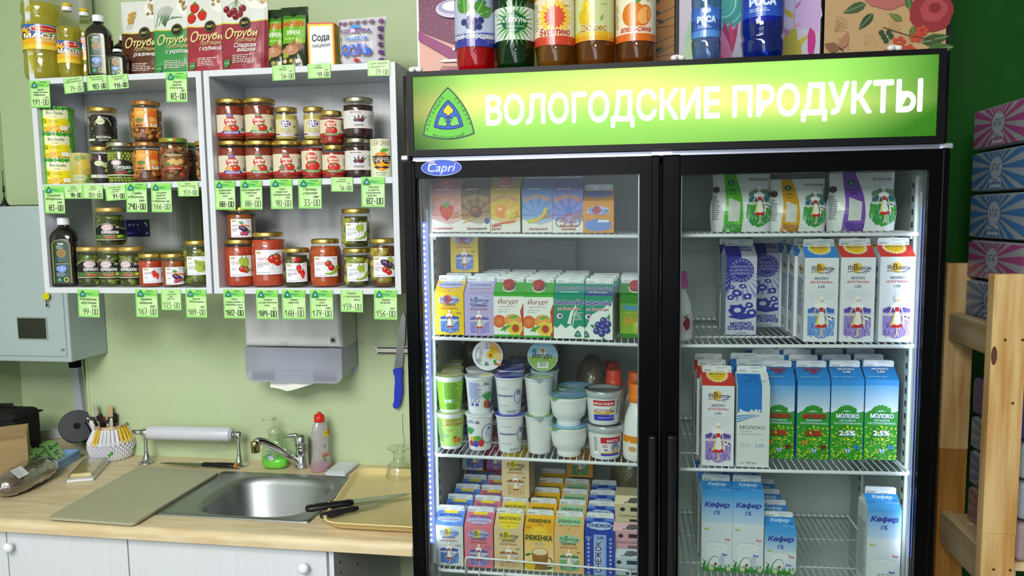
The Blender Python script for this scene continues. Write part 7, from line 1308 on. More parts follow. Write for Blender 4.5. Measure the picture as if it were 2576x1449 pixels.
for a in (('tall tag 191-00 at the left end of the cabinet top edge', 76, 203, 126, 271, 'г. Череповец', ('Масло', 'подсолнечное', 'рафиниров.', '1,5л'), '191-00', None, .03), ('short tag 79-00 hanging from the top edge of the left cabinet', 161, 194, 210, 234, '', ('масло подсол.', 'рафинированное', '0,5л'), '79-00', None, -.07), ('short tag 183-00 below the large flax oil bottle', 219, 189, 270, 227, '', ('масло льняное', 'Вологодское', '460г'), '183-00', None, -.03, True), ('short tag 116-00 below the small flax oil bottle', 271, 188, 323, 224, '', ('Льняное масло', 'нерафинир.', '250г'), '116-00', None, -.05, True), ('tall tag 83-00 under the bran pouches', 418, 181, 471, 257, V, ('Отруби', 'ржаные', 'в ассортим.', '180г'), '83-00', None, .03, True), ('short tag 56-00 under the horseradish sachets', 685, 164, 742, 202, '', ('Хрен', 'Махеев', '140г'), '56-00', None, -.02), ('short tag 49-00 under the baking soda box', 774, 160, 832, 197, 'г.', ('Сода', 'Пищевая', '500г'), '49-00', None, 0), ('short tag 29-00 under the salt bag', 925, 152, 981, 191, '', ('Соль пищевая', '«Экстра» 1кг.'), '29-00', None, .02),
 ('tall tag 83-00 under the corn cans', 112, 467, 163, 537, '', ('Кукуруза', '«Бондюэль»', '340г'), '83-00', None, .03, True), ('short tag 98-00 next to the corn tag', 160, 465, 208, 500, '', ('Оливки', 'зелёные', 'без косточки'), '98-00', None, .01, True), ('short pale written tag 201-00 next to the 98-00 one', 208.5, 465, 259, 500, '', ('оливки', 'зелёные с', 'косточкой', '280г'), '201-00', None, .03), ('short tag 91-00 under the pea jar', 266, 466, 317, 504, '', ('Горошек конс.', 'зеленый', 'ст/б 320г'), '91-00', None, -.05, True), ('tall tag 240-00 under the chanterelle jars', 318, 460, 370, 534, V, ('Грибы', '«Лисички»', '540г'), '240-00', None, .02, True), ('tall tag 166-00 under the mixed mushroom jar', 381, 460, 432, 534, '', ('Ассорти', 'грибной', 'бочонок', 'в маринаде 540г'), '166-00', None, .02), ('short tag 151-00 at the right end of the left middle shelf', 448, 457, 500, 494, '', ('Грибы', 'соленые ассорти', '290г'), '151-00', None, .01),
 ('tall tag 88-00 for the blue ribbon sauce, first of the right cabinet', 541, 454, 592, 528, V, ('Кубанский', 'томатный', 'соус', '530г'), '88-00', None, .02, True), ('tall tag 88-00 for the green ribbon sauce', 605, 453, 660, 527, V, ('Краснодарский', 'томатный', 'соус', '530г'), '88-00', None, .02), ('tall tag 90-00 for the brown ribbon sauce', 681, 450, 736, 526, 'Вологда', ('Соус', 'томатный', '«Шашлычный»', '530г'), '90-00', None, .01), ('tall tag 33-00 for the mustard', 751, 450, 809, 525, 'г. Череповец', ('Горчица', 'столовая', '180г'), '33-00', None, .02), ('short tag 56-00 under the beetroot jars', 833, 446, 888, 482, '', ('Свекла', 'маринован.', '500г'), '56-00', None, .02), ('tall tag 82-00 under the peach can', 909, 445, 968, 521, '', ('Персики', 'в сиропе', '(половинка)', 'ж/б 425г'), '82-00', None, .02, True),
 ('tall tag 99-00 under the gherkin jars', 197, 728, 250, 798, '', ('Корнишоны', 'хрустящие', '370г'), '99-00', None, .02), ('tall tag 167-00 under the red adjika jar', 342, 728, 397, 798, MA, ('Аджика', 'овощная', '360г'), '167-00', None, .02), ('short tag 123-00 between the 167-00 and 189-00 tags', 406, 728, 456, 780, '', ('Икра', 'баклажан', '360г', 'Мартин'), '123-00', None, .01), ('tall tag 189-00 under the vine leaf jar', 468, 728, 520, 799, 'Мартин', ('Листья', 'виноградные', '', '700г'), '189-00', None, .01), ('tall tag 182-00 under the lecho jar', 563, 728, 616, 801, 'Мартин', ('Лечо', 'перец резан. в', 'томатном соусе', '720г'), '182-00', None, .01, True), ('tall tag 184-00 under the peeled tomatoes jar', 645, 729, 700, 803, 'Мартин', ('Томаты', 'в собственном', 'соку', '1кг'), '184-00', None, .01, True), ('tall tag 168-00 under the red pepper jar', 710, 729, 769, 803, 'Мартин', ('Перец', 'красный', '', '520гр'), '168-00', None, .01), ('tall tag 179-00 under the orange sauce jar', 780, 729, 838, 803, 'Мартин', ('Аппетит', 'соус', 'томатный', '690г'), '179-00', None, .01), ('short tag 159-00 under the hot pepper jars', 857, 730, 913, 785, '', ('Перец', 'с чесноком', '500гр'), '159-00', False, .02), ('tall tag 156-00 at the right end of the right cabinet', 941, 729, 999, 804, 'Мартин', ('Овощи', 'печёные', '', '720г'), '156-00', None, .02)):
	price_tag(*a)
# ================================================================== things on the counter
ZCT = ZC + .0004
t = None
def quad_board():
	"""beige cutting board, its corners read off the photo on the counter top"""
	th = .007; pts = [PZ(x, y, ZC + th + .005) for x, y in ((118, 1301), (336, 1317), (552, 1187), (352, 1172))]; c = sum(pts, Vector()) / 4; out = []
	for i in range(4):
		p, a, b = pts[i], pts[i - 1], pts[(i + 1) % 4]; u, v = (a - p).normalized(), (b - p).normalized(); r = .018
		for k in range(6): q = k / 5; out.append(p + u * r * (1 - q) ** 2 + v * r * q ** 2)
	b = bmesh.new(); lo = [b.verts.new((p.x - c.x, p.y - c.y, 0)) for p in out]; hi = [b.verts.new((p.x - c.x, p.y - c.y, th)) for p in out]; n = len(out)
	f1 = b.faces.new(hi); b.faces.new(lo[::-1]); sd = [b.faces.new((lo[i], lo[(i + 1) % n], hi[(i + 1) % n], hi[i])) for i in range(n)]
	bmesh.ops.bevel(b, geom=[e for e in f1.edges], offset=.002, segments=2, affect='EDGES'); me = bpy.data.meshes.new('cutting_board'); b.to_mesh(me); b.free(); me.materials.append(mat('beige_board', 'aeac92', .5, col2='aaa88d', ns=4, bump=.03, bs=200))
	return tag(put('cutting_board', me, None, (c.x, c.y, ZC + .0055)), 'beige plastic cutting board lying left of the sink', 'cutting board')
quad_board()
# cling film holder
t0 = PZ(370, 1164, ZC); t1 = PZ(603, 1171, ZC)
a, b = PY(372, 1088, t0.y), PY(601, 1098, t1.y); ro = math.atan2(t1.y - t0.y, t1.x - t0.x)
fh = thing('film_holder', 'chrome cling film holder on two posts behind the cutting board', 'film holder', (t0.x, t0.y, ZCT), ro); L = math.hypot(t1.x - t0.x, t1.y - t0.y); hh = a.z - ZC
for x in (0, L):
	MB().lathe([(.026, 0), (.026, .003), (.02, .006), (.012, .014), (.0075, .03), (.0062, .05), (.0058, hh - .014), (.0075, hh - .008)], 28, 0, TR((x, 0, 0))).build('post', CHROME, fh)
	MB().lathe([(.004, -.014), (.011, -.0125), (.0135, -.004), (.0135, .004), (.011, .0125), (.004, .014)], 24, 0, TR((x, 0, hh)) @ RY).build('post_head', CHROME, fh)
MB().lathe([(.0085, -.042), (.0085, -.012)], 20, 0, TR((0, 0, hh)) @ RY).build('end_knob', CHROME, fh)
MB().lathe([(.006, .0), (.006, L)], 12, 0, TR((0, 0, hh)) @ RY).build('rod', CHROME, fh)
fr = tag(MB().lathe([(.012, .014), (.0215, .014), (.0225, .016), (.0225, L - .026), (.0215, L - .024), (.017, L - .024), (.0165, L - .018), (.012, L - .018)], 36, 0, RY).build('film_roll', mat('white_film_roll', 'd4d6e2', .3, bump=.1, bs=50, spec=.6), None, None), 'white roll of cling film on the chrome holder', 'film roll'); fr.location = (t0.x, t0.y, ZCT + hh); fr.rotation_euler = (0, 0, ro)
# loose film hanging under the roll
Q = random.Random(5); vs_, fs_ = [], []
for j in range(9):
	for i in range(15): vs_.append((.03 + (L - .07) * i / 14, .016 + .012 * sin(i * 1.3 + j) * j / 8, -.018 - .042 * j / 8 * (1 - .3 * sin(i * .5))))
for j in range(8):
	for i in range(14): q = j * 15 + i; fs_.append((q, q + 1, q + 16, q + 15))
MB().add(vs_, fs_, 0, True).build('loose_film', clear('cling_film', 'f6f8f8', .09, .12, .05, 'ffffff', bump=.6, bs=55), fr)
# knives
def knife(name, label, tip, heel, end, z, hw, bw, hc, cap=None, dz=0, serr=False, rivets=False, butt=None):
	"""knife lying flat: tip, heel and handle end read off the photo on a level plane"""
	T_, H_, E_ = PZ(*tip, z), PZ(*heel, z), PZ(*end, z); d = (E_ - T_); ang = math.atan2(d.y, d.x); t = thing(name, label, 'knife', (T_.x, T_.y, z), 0, None, (0, -dz, ang)); lb = (H_ - T_).length; lt = d.length
	pts = [(0, -bw * .1)]
	for i in range(1, 9): q = i / 8; pts.append((lb * q, -bw * (.12 + .5 * q ** .5)))
	up = [(lb, bw * .38), (lb * .5, bw * .36), (lb * .15, bw * .2)]
	poly = pts + up; m = MB(); n = len(poly); m.add([(x, y, .0) for x, y in poly] + [(x, y, .0018) for x, y in poly], [tuple(range(n))[::-1], tuple(range(n, 2 * n))] + [(i, (i + 1) % n, n + (i + 1) % n, n + i) for i in range(n)]); m.build('blade', mat('knife_steel', 'b4b6b0', .22, 1), t)
	prof = [(lb - .004, .55), (lb + .006, .9), (lb + .03, .8), (lb + (lt - lb) * .5, 1.0), (lb + (lt - lb) * .85, .95), (lt - .004, .8), (lt, .45)]
	h = MB(); vs, fs = [], []
	for x, k in prof: vs += [(x, hw * k * cos(2 * PI * i / 14) * .5, .001 + hw * .34 * k * sin(2 * PI * i / 14)) for i in range(14)]
	for j in range(len(prof) - 1):
		for i in range(14): i2 = (i + 1) % 14; fs.append((j * 14 + i, (j + 1) * 14 + i, (j + 1) * 14 + i2, j * 14 + i2))
	fs += [tuple(range(14)), tuple((len(prof) - 1) * 14 + i for i in range(14))[::-1]]; h.add(vs, fs, 0, True); ho = h.build('handle', mat('handle_' + hc, hc, .35, spec=.4), t)
	if cap: MB().lathe([(hw * .40, 0), (hw * .45, .001), (hw * .42, .005), (hw * .2, .006)], 18, 0, TR((lt - .003, 0, .001)) @ RY @ Matrix.Diagonal((.7, 1, 1, 1))).build('end_cap', mat('cap_' + cap, cap, .4), t)
	if rivets:
		for q in (.15, .5, .82): x = lb + (lt - lb) * q; MB().lathe([(.003, 0), (.003, .0006), (.001, .001)], 14, 0, TR((x, hw * .05, .001 + hw * .335))).build('rivet', CHROME, ho)
		s = MB(); s.box(lb, lt - .002, -hw * .53, -hw * .3, .0, .002); s.build('tang', mat('knife_steel', 'b4b6b0', .22, 1), ho)
	return t
knife('kitchen_knife', 'kitchen knife with black handle and orange end behind the cutting board', (404, 1165), (508, 1171), (594, 1172), ZC + .016, .024, .022, '121214', 'e88a1c')
ZTR = ZC + .022
# tray
def tray():
	y0, y1 = PZ(880, 1320, ZTR).y, PZ(945, 1180, ZTR).y; t = thing('serving_tray', 'yellow plastic serving tray on the counter beside the fridge', 'tray', (0, 0, 0))
	fl_, bl = Vector((PZ(812, 1311, ZTR).x, y0)), Vector((PZ(882, 1193, ZTR).x, y1)); xr = FX0 - .004
	def loop(ins, z, n=6):
		P = [Vector((fl_.x + ins, fl_.y + ins)), Vector((xr - .001 - ins * .1, y0 + ins)), Vector((xr - .001 - ins * .1, y1 - ins)), Vector((bl.x + ins, bl.y - ins))]; out = []
		for i in range(4):
			p, a, b = P[i], P[i - 1], P[(i + 1) % 4]; u, v = (a - p).normalized(), (b - p).normalized(); r = max(.012, .05 - ins * .5) if i in (0, 3) else .004
			for k in range(n): q = k / (n - 1); s = p + u * r * (1 - q) ** 2 + v * r * q ** 2; out.append((s.x, s.y, z))
		return out
	L_ = [loop(.014, .003), loop(.011, .0045), loop(.003, .0185), loop(.001, .02), loop(-.003, .0195), loop(-.003, .0175), loop(.001, .0175), loop(.0095, .0025), loop(.013, 0)]
	n = len(L_[0]); vs = [v for l in L_ for v in l]; fs = []
	for j in range(len(L_) - 1):
		for i in range(n): i2 = (i + 1) % n; fs.append((j * n + i, (j + 1) * n + i, (j + 1) * n + i2, j * n + i2))
	fs.append(tuple(range(n))); fs.append(tuple((len(L_) - 1) * n + i for i in range(n))[::-1]); MB().add(vs, fs, 0, True).build('tray_body', mat('tray_yellow', 'e2cf92', .32, spec=.45), t, (0, 0, ZCT + .006)); return t
tray()
zt_ = ZC + .012
knife('bread_knife', 'long riveted black handled knife lying over the tray edge', (1033, 1244), (885, 1259), (768, 1276), ZC + .031, .030, .034, '0e0e10', None, -.02, False, True)
knife('paring_knife', 'small black knife on the tray in front of the long one', (961, 1265), (899, 1279), (805, 1295), ZC + .026, .025, .018, '1a1b1d', None, -.03)
# faucet
q = PZ(757, 1178, ZC); k_ = sx_(757, 1130, q.y); fz = thing('faucet', 'chrome single lever mixer tap behind the sink', 'faucet', (q.x, q.y + .012, ZCT), 0)
MB().lathe([(.0225, 0), (.0225, .004), (.02, .007), (.0198, .03), (.0192, .031), (.0192, .066), (.0205, .068), (.0205, .072)], 32).build('tap_body', CHROME, fz)
MB().lathe([(.021, .0725), (.0215, .078), (.021, .094), (.016, .104), (.006, .108)], 32, mod=lambda a, z: 1 + .04 * cos(a - PI)).build('lever_cap', CHROME, fz)
MB().tube([(-.004, 0, .098), (-.022, -.004, .103), (-.04, -.008, .102), (-.05, -.01, .0995)], [.011, .0075, .006, .0055], 12).build('lever', CHROME, fz)
e0 = PY(640, 1108, q.y - .10); sp = MB(); pts = []
for i in range(13): u = i / 12; pts.append((-.012 + (e0.x - q.x + .012) * u, -.012 - (q.y + .012 - (q.y - .10)) * .85 * u, .016 + (.118 - .016) * (1.5 * u - .5 * u * u) if u < .85 else .016 + (.102) * (1.5 * .85 - .36) + .0025))
pts[-1] = (pts[-1][0], pts[-1][1], pts[-2][2] - .004)
sp.tube(pts, [.0125] * 4 + [.012] * 5 + [.0115] * 4, 14).build('spout', CHROME, fz)
MB().lathe([(.0125, -.03), (.0132, -.028), (.0132, -.012), (.014, -.011), (.014, .003), (.01, .007)], 24, 0, TR(pts[-1])).build('aerator', mat('brass_chrome', 'c9b888', .15, 1), fz)
# soap dispenser
q = PZ(686, 1181, ZC); t = thing('soap_dispenser', 'clear pump soap bottle with bright green soap behind the tap', 'soap bottle', (q.x, q.y + .02, ZCT), 0); s = sx_(686, 1130, q.y); R = 33 * s; D = .6
BO = clear('soap_bottle_plastic', 'f4faf2', .07, .05, .05, 'eef6ea'); pf = [(R * .75, 0), (R * .88, .003), (R, .016), (R * 1.02, .03), (R * .98, .055), (R * .85, .078), (R * .6, .094), (R * .36, .1), (R * .34, .108)]
MB().lathe(pf, 32, sx=1, sy=D, cap=(True, False)).build('bottle_body', BO, t); MB().lathe([(R * .72, .002), (R * .9, .006), (R * .96, .02), (R * .96, .034)], 32, sx=1, sy=D).build('green_soap', mat('green_soap_gel', '7cf03c', .2), t)
PW = clear('pump_plastic', 'f6faf4', .06, .1, .3, 'f0f6ea'); MB().lathe([(R * .4, .104), (R * .42, .108), (R * .42, .124), (R * .3, .127), (R * .1, .128), (R * .09, .152), (R * .12, .153), (R * .12, .16)], 24).build('pump', PW, t); MB().tube([(.01, 0, .157), (-.02, -.004, .157), (-.036, -.006, .152)], [.005, .0045, .0035], 10).build('nozzle', PW, t)
MB().tube([(0, 0, .104), (.002, 0, .06), (.008, 0, .006)], .0022, 8).build('dip_tube', PW, t)
A = Art(); A.at(0, 0, .001); A.text('Help', -6, 56, 7, '6a78c4', w=17); A.lines(-16, 48, 53, 26, 1, '6a78c4'); A.blob(-2, 38, 10, 9, 'cfdcf4', 4, 14, .3); A.blob(0, 36, 6, 5, 'eef2fa', 6, 12, .3); A.leaf(-16, 44, 12, 4, .3, '6aa84a'); A.leaf(6, 44, 10, 4, .8, '7ab85a'); [A.line([(-18 + 4 * i, 30 + 3 * (i % 3)), (-14 + 4 * i, 46 - 2 * (i % 2))], .8, '7a8ad0') for i in range(8)]
A.build('bottle_print', lambda x, y, d: (x, -R * D * .97 * math.sqrt(max(0, 1 - (x / R) ** 2)) - d - .0008, y), t, PG, sx=.005)
# dish soap
q = PZ(803, 1188, ZC); t = thing('dish_soap', 'clear dish soap bottle with red cap and a little pink liquid', 'soap bottle', (q.x, q.y + .016, ZCT), .75); s = sx_(803, 1110, q.y); R = 24 * s
pf = [(R * .9, 0), (R * 1.0, .004), (R * 1.02, .02), (R * .98, .034), (R * .86, .05), (R * .80, .07), (R * .84, .095), (R * .88, .108), (R * .8, .135), (R * .66, .148), (R * .46, .154), (R * .44, .158)]
MB().lathe(pf, 32, sx=1, sy=.66, cap=(True, False)).build('bottle_body', clear('frosted_bottle', 'f2eef4', .08, .12, .5, 'f2ecf6'), t); MB().lathe([(r * .96, z) for r, z in pf[:3]] + [(R * .97, .026)], 32, sx=1, sy=.66).build('pink_soap', clear('pink_liquid', 'f6c4da', .03, .1, .6, 'fa9cc8'), t)
MB().lathe([(R * .5, .156), (R * .52, .158), (R * .52, .172), (R * .42, .177), (R * .22, .178), (R * .2, .184), (R * .12, .186)], 24).ball((-R * .42, 0, .177), (.003, .004, .004)).build('red_cap', mat('cap_red', 'd62a1c', .35), t)
A = Art(); A.at(0, 0, .001); A.poly([(4, 124), (20, 132), (25, 124), (20, 110), (8, 112)], 'e8d01c'); A.poly([(18, 131), (24, 133), (27, 118), (20, 112)], 'c8541c'); A.text('-2-', 13, 119, 6, '7a3a10', off=.03); A.text('FAIRY', 12, 48, 10, 'b8583a', w=26, fit=True, off=.05, sh=.1); A.leaf(6, 76, 12, 5, 1.5, '5a9a3a'); [A.leaf(2 + 3 * i, 34, 18, 4, 1.3 + .35 * i, '4a9a3a', '8ac06a') for i in range(4)]; A.lines(0, 40, 45, 22, 1, 'c0b0b0')
A.build('bottle_label', lambda x, y, d: (x, -R * .66 * (.9 if 40 < y * 1000 < 105 else .86 if y > .1 else 1) * math.sqrt(max(.02, 1 - (x / (R * 1.02)) ** 2)) - d - .001, y), t, PG, sx=.004)
# white lidded box by the wall
pts = [PZ(x, y, ZC + .012) for x, y in ((817, 1189), (870, 1192), (900, 1166), (852, 1160))]; c = sum(pts, Vector()) / 4; w = (pts[1] - pts[0]).length; d = (pts[3] - pts[0]).length * .95; an = math.atan2(pts[1].y - pts[0].y, pts[1].x - pts[0].x)
t = thing('plastic_box', 'flat white plastic box with a lid beside the dish soap', 'box', (c.x, c.y, ZCT), an); WP = mat('white_plastic', 'd6dfe6', .35); MB().rbox(-w / 2 + .002, w / 2 - .002, -d / 2 + .002, d / 2 - .002, 0, .009, .003, 2).build('box_body', WP, t); MB().rbox(-w / 2, w / 2, -d / 2, d / 2, .009, .012, .001, 1).rbox(-w / 2 + .008, w / 2 - .008, -d / 2 + .008, d / 2 - .008, .012, .0136, .0007, 1).build('lid', WP, t)
# glass dessert bowl upside down on the tray
q = PZ(1000, 1204, ZC + .01); s = sx_(1000, 1170, q.y); t = thing('glass_bowl', 'clear footed glass bowl upside down on the tray', 'bowl', (q.x, q.y + .02, ZCT + .0095)); R = 29 * s * 1.15
CG = clear('clear_glass', 'fafcfa', .10, .015, ior=1.5); hh = 72 * s
MB().lathe([(R, 0), (R * 1.02, .003), (R * .98, hh * .2), (R * .85, hh * .42), (R * .5, hh * .55), (R * .42, hh * .6), (R * .4, hh * .78), (R * .44, hh * .83), (R * .62, hh * .93), (R * .86, hh * 1.0)], 40, cap=(False, False)).build('bowl_body', CG, t); MB().lathe([(R * .86, hh), (R * .84, hh * 1.015), (R * .6, hh * .985), (R * .3, hh * .95), (.001, hh * .95)], 40, cap=(False, False)).build('foot', CG, t)
# ------------------------------------------------------------------ left corner of the counter
CB_ = mat('corrugated_card', 'a48c62', .7, col2='9a8258', ns=8, stretch=(1, 1, 20)); CBI = mat('card_inside', '85704a', .75)
cpt = [PZ(x, y, ZC) for x, y in ((76, 1214), (-60, 1236))]; p1 = PY(70, 1094, cpt[0].y); H_ = p1.z - ZC
t = thing('cardboard_box', 'open brown cardboard box at the left edge of the counter', 'box', (cpt[0].x, cpt[0].y, ZCT), math.atan2(cpt[0].y - cpt[1].y, cpt[0].x - cpt[1].x)); Lb, Db = .30, .15
for x0, x1, y0, y1, hx_ in ((-Lb, 0, 0, .004, .6), (-.004, 0, .004, Db, 1), (-Lb, -.004, Db - .004, Db, 1), (-Lb, -Lb + .004, .004, Db - .004, 1)):
	m = MB().box(x0, x1, y0, y1, 0, H_ * (1 if hx_ == 1 else .95)); m.build('box_side', CB_, t)
MB().box(-Lb + .004, -.004, .004, Db - .004, 0, .004).build('box_bottom', CBI, t); MB().add([(-.19, -.001, H_ * .95), (-.0, -.001, H_ * .95), (-.0, .03, H_ * .74), (-.19, .05, H_ * .62)], [(0, 1, 2, 3)], 0, False).build('box_flap', CB_, t)
# black bag
q = PY(30, 1092, cpt[0].y + .22); s = sx_(30, 1060, cpt[0].y + .22); t = thing('camera_bag', 'black fabric bag standing behind the cardboard box', 'bag', (q.x - .02, cpt[0].y + .25, ZCT)); hb_ = PY(40, 1036, cpt[0].y + .22).z - ZC
BF = mat('black_fabric', '0f0f11', .8, bump=.3, bs=200); MB().rbox(-.1, .06, -.06, .06, 0, hb_, .022, 3).build('bag_body', BF, t); MB().rbox(-.1, .062, -.064, .064, hb_ * .86, hb_ * .9, .002, 1).build('zip_band', mat('black_band', '1b1b1e', .5), t); MB().tube([(-.05, 0, hb_ - .002), (-.045, 0, hb_ + .014), (0, 0, hb_ + .016), (.005, 0, hb_ - .002)], .005, 8).build('handle', BF, t)
# wrapped loaf bundle
e0, e1 = PZ(20, 1262, ZC), PZ(112, 1212, ZC); c = (e0 + e1) / 2; an = math.atan2(e1.y - e0.y, e1.x - e0.x); t = thing('wrapped_bread', 'dark bread in crumpled clear film at the front left of the counter', 'bread', (c.x - .03, c.y + .035, ZCT), an)
vs_, fs_ = [], []; n = 20; K = 26
def bread(r, w):
	m = MB(); vs, fs = [], []; Q = random.Random(3)
	for j in range(K + 1):
		u = j / K * 2 - 1; rr = r * (1 - abs(u) ** 3.4) ** .5 + .001
		for i in range(n): a = 2 * PI * i / n; k = 1 + w * (sin(a * 5 + u * 9) + .6 * sin(a * 9 - u * 21)) + Q.uniform(-w, w); vs.append((u * .118, rr * 1.1 * k * cos(a), max(.0005, .034 + rr * .82 * k * sin(a))))
	for j in range(K):
		for i in range(n): i2 = (i + 1) % n; fs.append((j * n + i, (j + 1) * n + i, (j + 1) * n + i2, j * n + i2))
	return m.add(vs, fs, 0, True)
bread(.042, .01).build('loaf', mat('dark_bread', '36261a', .7, col2='7a5228', ns=14, bump=.5, bs=50), t); bread(.0455, .03).build('clear_film', clear('crumpled_film', 'f2f0ee', .22, .1, .10, 'e6e2dc', bump=.8, bs=60), t)
A = Art(); A.at(0, 0, .001); A.rect(-22, -16, 22, 16, 'd9dde2'); A.lines(-18, -12, 13, 34, 6, '9aa0aa'); A.build('paper_label', flat((-.075, -.034, .068), (1, 0, 0), (0, .72, .69), (0, -.69, .72)), t, PM, base=.002)
# packed butter slab on a foam tray
pts = [PZ(x, y, ZC + .006) for x, y in ((170, 1209), (238, 1203), (270, 1166), (212, 1163))]; c = sum(pts, Vector()) / 4; w = (pts[1] - pts[0]).length; d = (pts[3] - pts[0]).length; an = math.atan2(pts[1].y - pts[0].y, pts[1].x - pts[0].x)
t = thing('packed_cheese', 'yellow cheese slab on a white foam tray in film', 'cheese', (c.x, c.y, ZCT), an); MB().rbox(-w / 2, w / 2, -d / 2, d / 2, 0, .009, .003, 2).build('foam_tray', mat('foam_white', 'd9dade', .6), t); MB().rbox(-w * .42, w * .38, -d * .40, d * .38, .008, .022, .005, 3).build('cheese_slab', mat('butter_yellow', 'dcc25c', .4, col2='e6d8a0', ns=18), t); MB().rbox(-w * .47, w * .46, -d * .46, d * .46, .006, .0245, .006, 3).build('film', clear('cling_film', 'f6f8f8', .09, .12, .05, 'ffffff', bump=.6, bs=55), t)
# blue tray full of spare price tags
fa, fb = PZ(133, 1193, ZC), PZ(203, 1152, ZC); an = math.atan2(fb.y - fa.y, fb.x - fa.x); Lt = (fb - fa).length; BLU = mat('blue_plastic', '86aee0', .4)
t = thing('tag_tray', 'light blue plastic tray full of spare price tags', 'tray', (fa.x, fa.y, ZCT), an); TD, TL, th_ = .17, Lt, .03; x0 = -.10
for a_, b_, c_, d_ in ((x0, TL, 0, .004), (x0, TL, TD - .004, TD), (x0, x0 + .004, .004, TD - .004), (TL - .004, TL, .004, TD - .004)): MB().box(a_, b_, c_, d_, 0, th_).build('tray_side', BLU, t)
MB().box(x0 + .004, TL - .004, .004, TD - .004, 0, .003).build('tray_floor', BLU, t); MB().box(x0 - .003, TL + .003, -.004, 0, th_ - .005, th_).build('tray_rim', BLU, t)
M4 = TR(t.location) @ Matrix.Rotation(an, 4, 'Z'); Q = random.Random(12); proto = None
def spare(i, loc, rot, lab):
	global proto
	if proto is None:
		o = tag(MB().box(-.027, .027, 0, .0008, -.0, .068).build('price_tag', mat('spare_tag_card', '93d870', .4), None), lab, 'price tag', 'spare price tags in the blue tray'); A = Art(); A.at(0, 0, .001); A.rect(-27, 0, 27, 68, '8fd86c', 'b0e490'); A.rect(-23, 3, 25, 44, 'c4e8a6'); A.poly([(-10, 54), (10, 50), (26, 54), (26, 60), (10, 56)], '3f9a4a'); emblem(A, -14, 54, 10); A.lines(-16, 22, 40, 34, 3, '1c241c', 'l', 5); price(A, '68-00', 24, 5, 13, 1.2); A.build('tag_print', FRONT(0), o, PG); proto = o; c = o
	else: c = dup(proto, (0, 0, 0), lab)
	c.matrix_world = M4 @ TR(loc) @ rot; return c
k = 0
for r, (xa, ya, n_, col, lean) in enumerate(((TL - .19, .02, 9, 0, -.5), (TL - .105, .035, 9, 0, -.62), (TL - .035, .04, 8, 0, -.55), (TL - .15, .105, 8, 0, -.45), (TL - .06, .11, 8, 0, -.5))):
	nm = ('front left', 'front middle', 'front right', 'back left', 'back right')[r]
	for i in range(n_):
		spare(k, (xa + Q.uniform(-.002, .002), ya + .0028 * i, .0045 + .0003 * i), Matrix.Rotation(Q.uniform(-.06, .06), 4, 'Z') @ Matrix.Rotation(lean, 4, 'X'), 'spare green price tag leaning in the %s row of the blue tray' % nm); k += 1
# papers, green film roll with black end, behind the tray
q = PZ(96, 1112, ZC); o = tag(MB().rbox(-.1, .1, -.07, .07, 0, .035, .002, 1).build('paper_stack', mat('pale_paper', 'c6cacb', .7, col2='b9bfc2', ns=3, stretch=(.2, .2, 90)), None, (q.x, q.y + .10, ZCT), (0, 0, .5)), 'pale stack of papers in the corner behind the price tags', 'papers')
q = PY(177, 1079, YW - .06); ra = 36 * sx_(177, 1079, YW - .06); t = thing('bag_roll', 'roll of green bags on a black plastic core', 'roll', (q.x, YW - .03, q.z)); ax = Vector((.62, -.70, .36)).normalized(); Tm = Vector((0, 0, 1)).rotation_difference(ax).to_matrix().to_4x4()
L2 = .15; MB().lathe([(ra * 1.0, 0), (ra * 1.02, .003), (ra * 1.02, .006), (ra * .99, .009), (ra * .2, .0095), (ra * .18, .004)], 40, 0, Tm, sm=False).build('end_disc', mat('black_plastic', '23262e', .5), t); MB().lathe([(ra * .18, .003), (ra * .14, .0085)], 20, 0, Tm).build('core_hole', mat('hole_dark', '060608', .9), t); MB().lathe([(ra * .88, -L2 * .62), (ra * .88, -.001)], 36, 0, Tm).build('green_roll', mat('green_bag_film', '1ca01c', .35, bump=.1, bs=30), t)
q2 = PZ(205, 1120, ZC); o = tag(MB().rbox(-.02, .02, -.02, .02, 0, .075, .004, 2).build('ink_box', mat('navy_card', '1c2036', .5), None, (q2.x - .01, q2.y + .05, ZCT), (0, 0, .3)), 'small dark blue box between the green roll and the pen pot', 'box')
# pen pot of folded paper
q = PZ(255, 1163, ZC); s = sx_(255, 1120, q.y); R = 48 * s; hp_ = 72 * s * 1.02; t = thing('pen_pot', 'white origami pen pot with yellow flowers and brown rim', 'pen pot', (q.x, q.y + R * .8, ZCT))
def rp(z): u = z / hp_; return R * (.80 + .24 * sin(PI * min(1, u * 1.05 + .12)) - .22 * max(0, u - .5))
PWH = mat('folded_paper', 'dfe0ea', .6)
MB().lathe([(rp(0) * .9, 0), (rp(0), .004), (rp(.02) * .97, .02), (rp(.04) * .96, .04), (rp(hp_) * .95, hp_), (rp(hp_) * .86, hp_), (rp(.04) * .86, .02), (.002, .012)], 32).build('pot_core', PWH, t)
m = [MB(), MB(), MB()]; nr = 8
for j in range(nr):
	z = .004 + j * (hp_ * .55) / nr
	for i in range(30):
		a = 2 * PI * (i + .5 * (j % 2)) / 30; r = rp(z); c = 2 if (j in (2, 3) and i % 8 == 1) else 0
		T = Matrix.Rotation(a, 4, 'Z') @ TR((r, 0, z)) @ Matrix.Rotation(-.25, 4, 'Y'); w_ = R * .105; h2 = hp_ * .105
		m[c].add([(0, -w_, h2), (0, w_, h2), (-.002, 0, -h2 * .3), (.0055, 0, h2 * .75), (-.004, 0, h2)], [(2, 3, 0), (1, 3, 2), (0, 3, 4), (3, 1, 4)], 0, False, T)
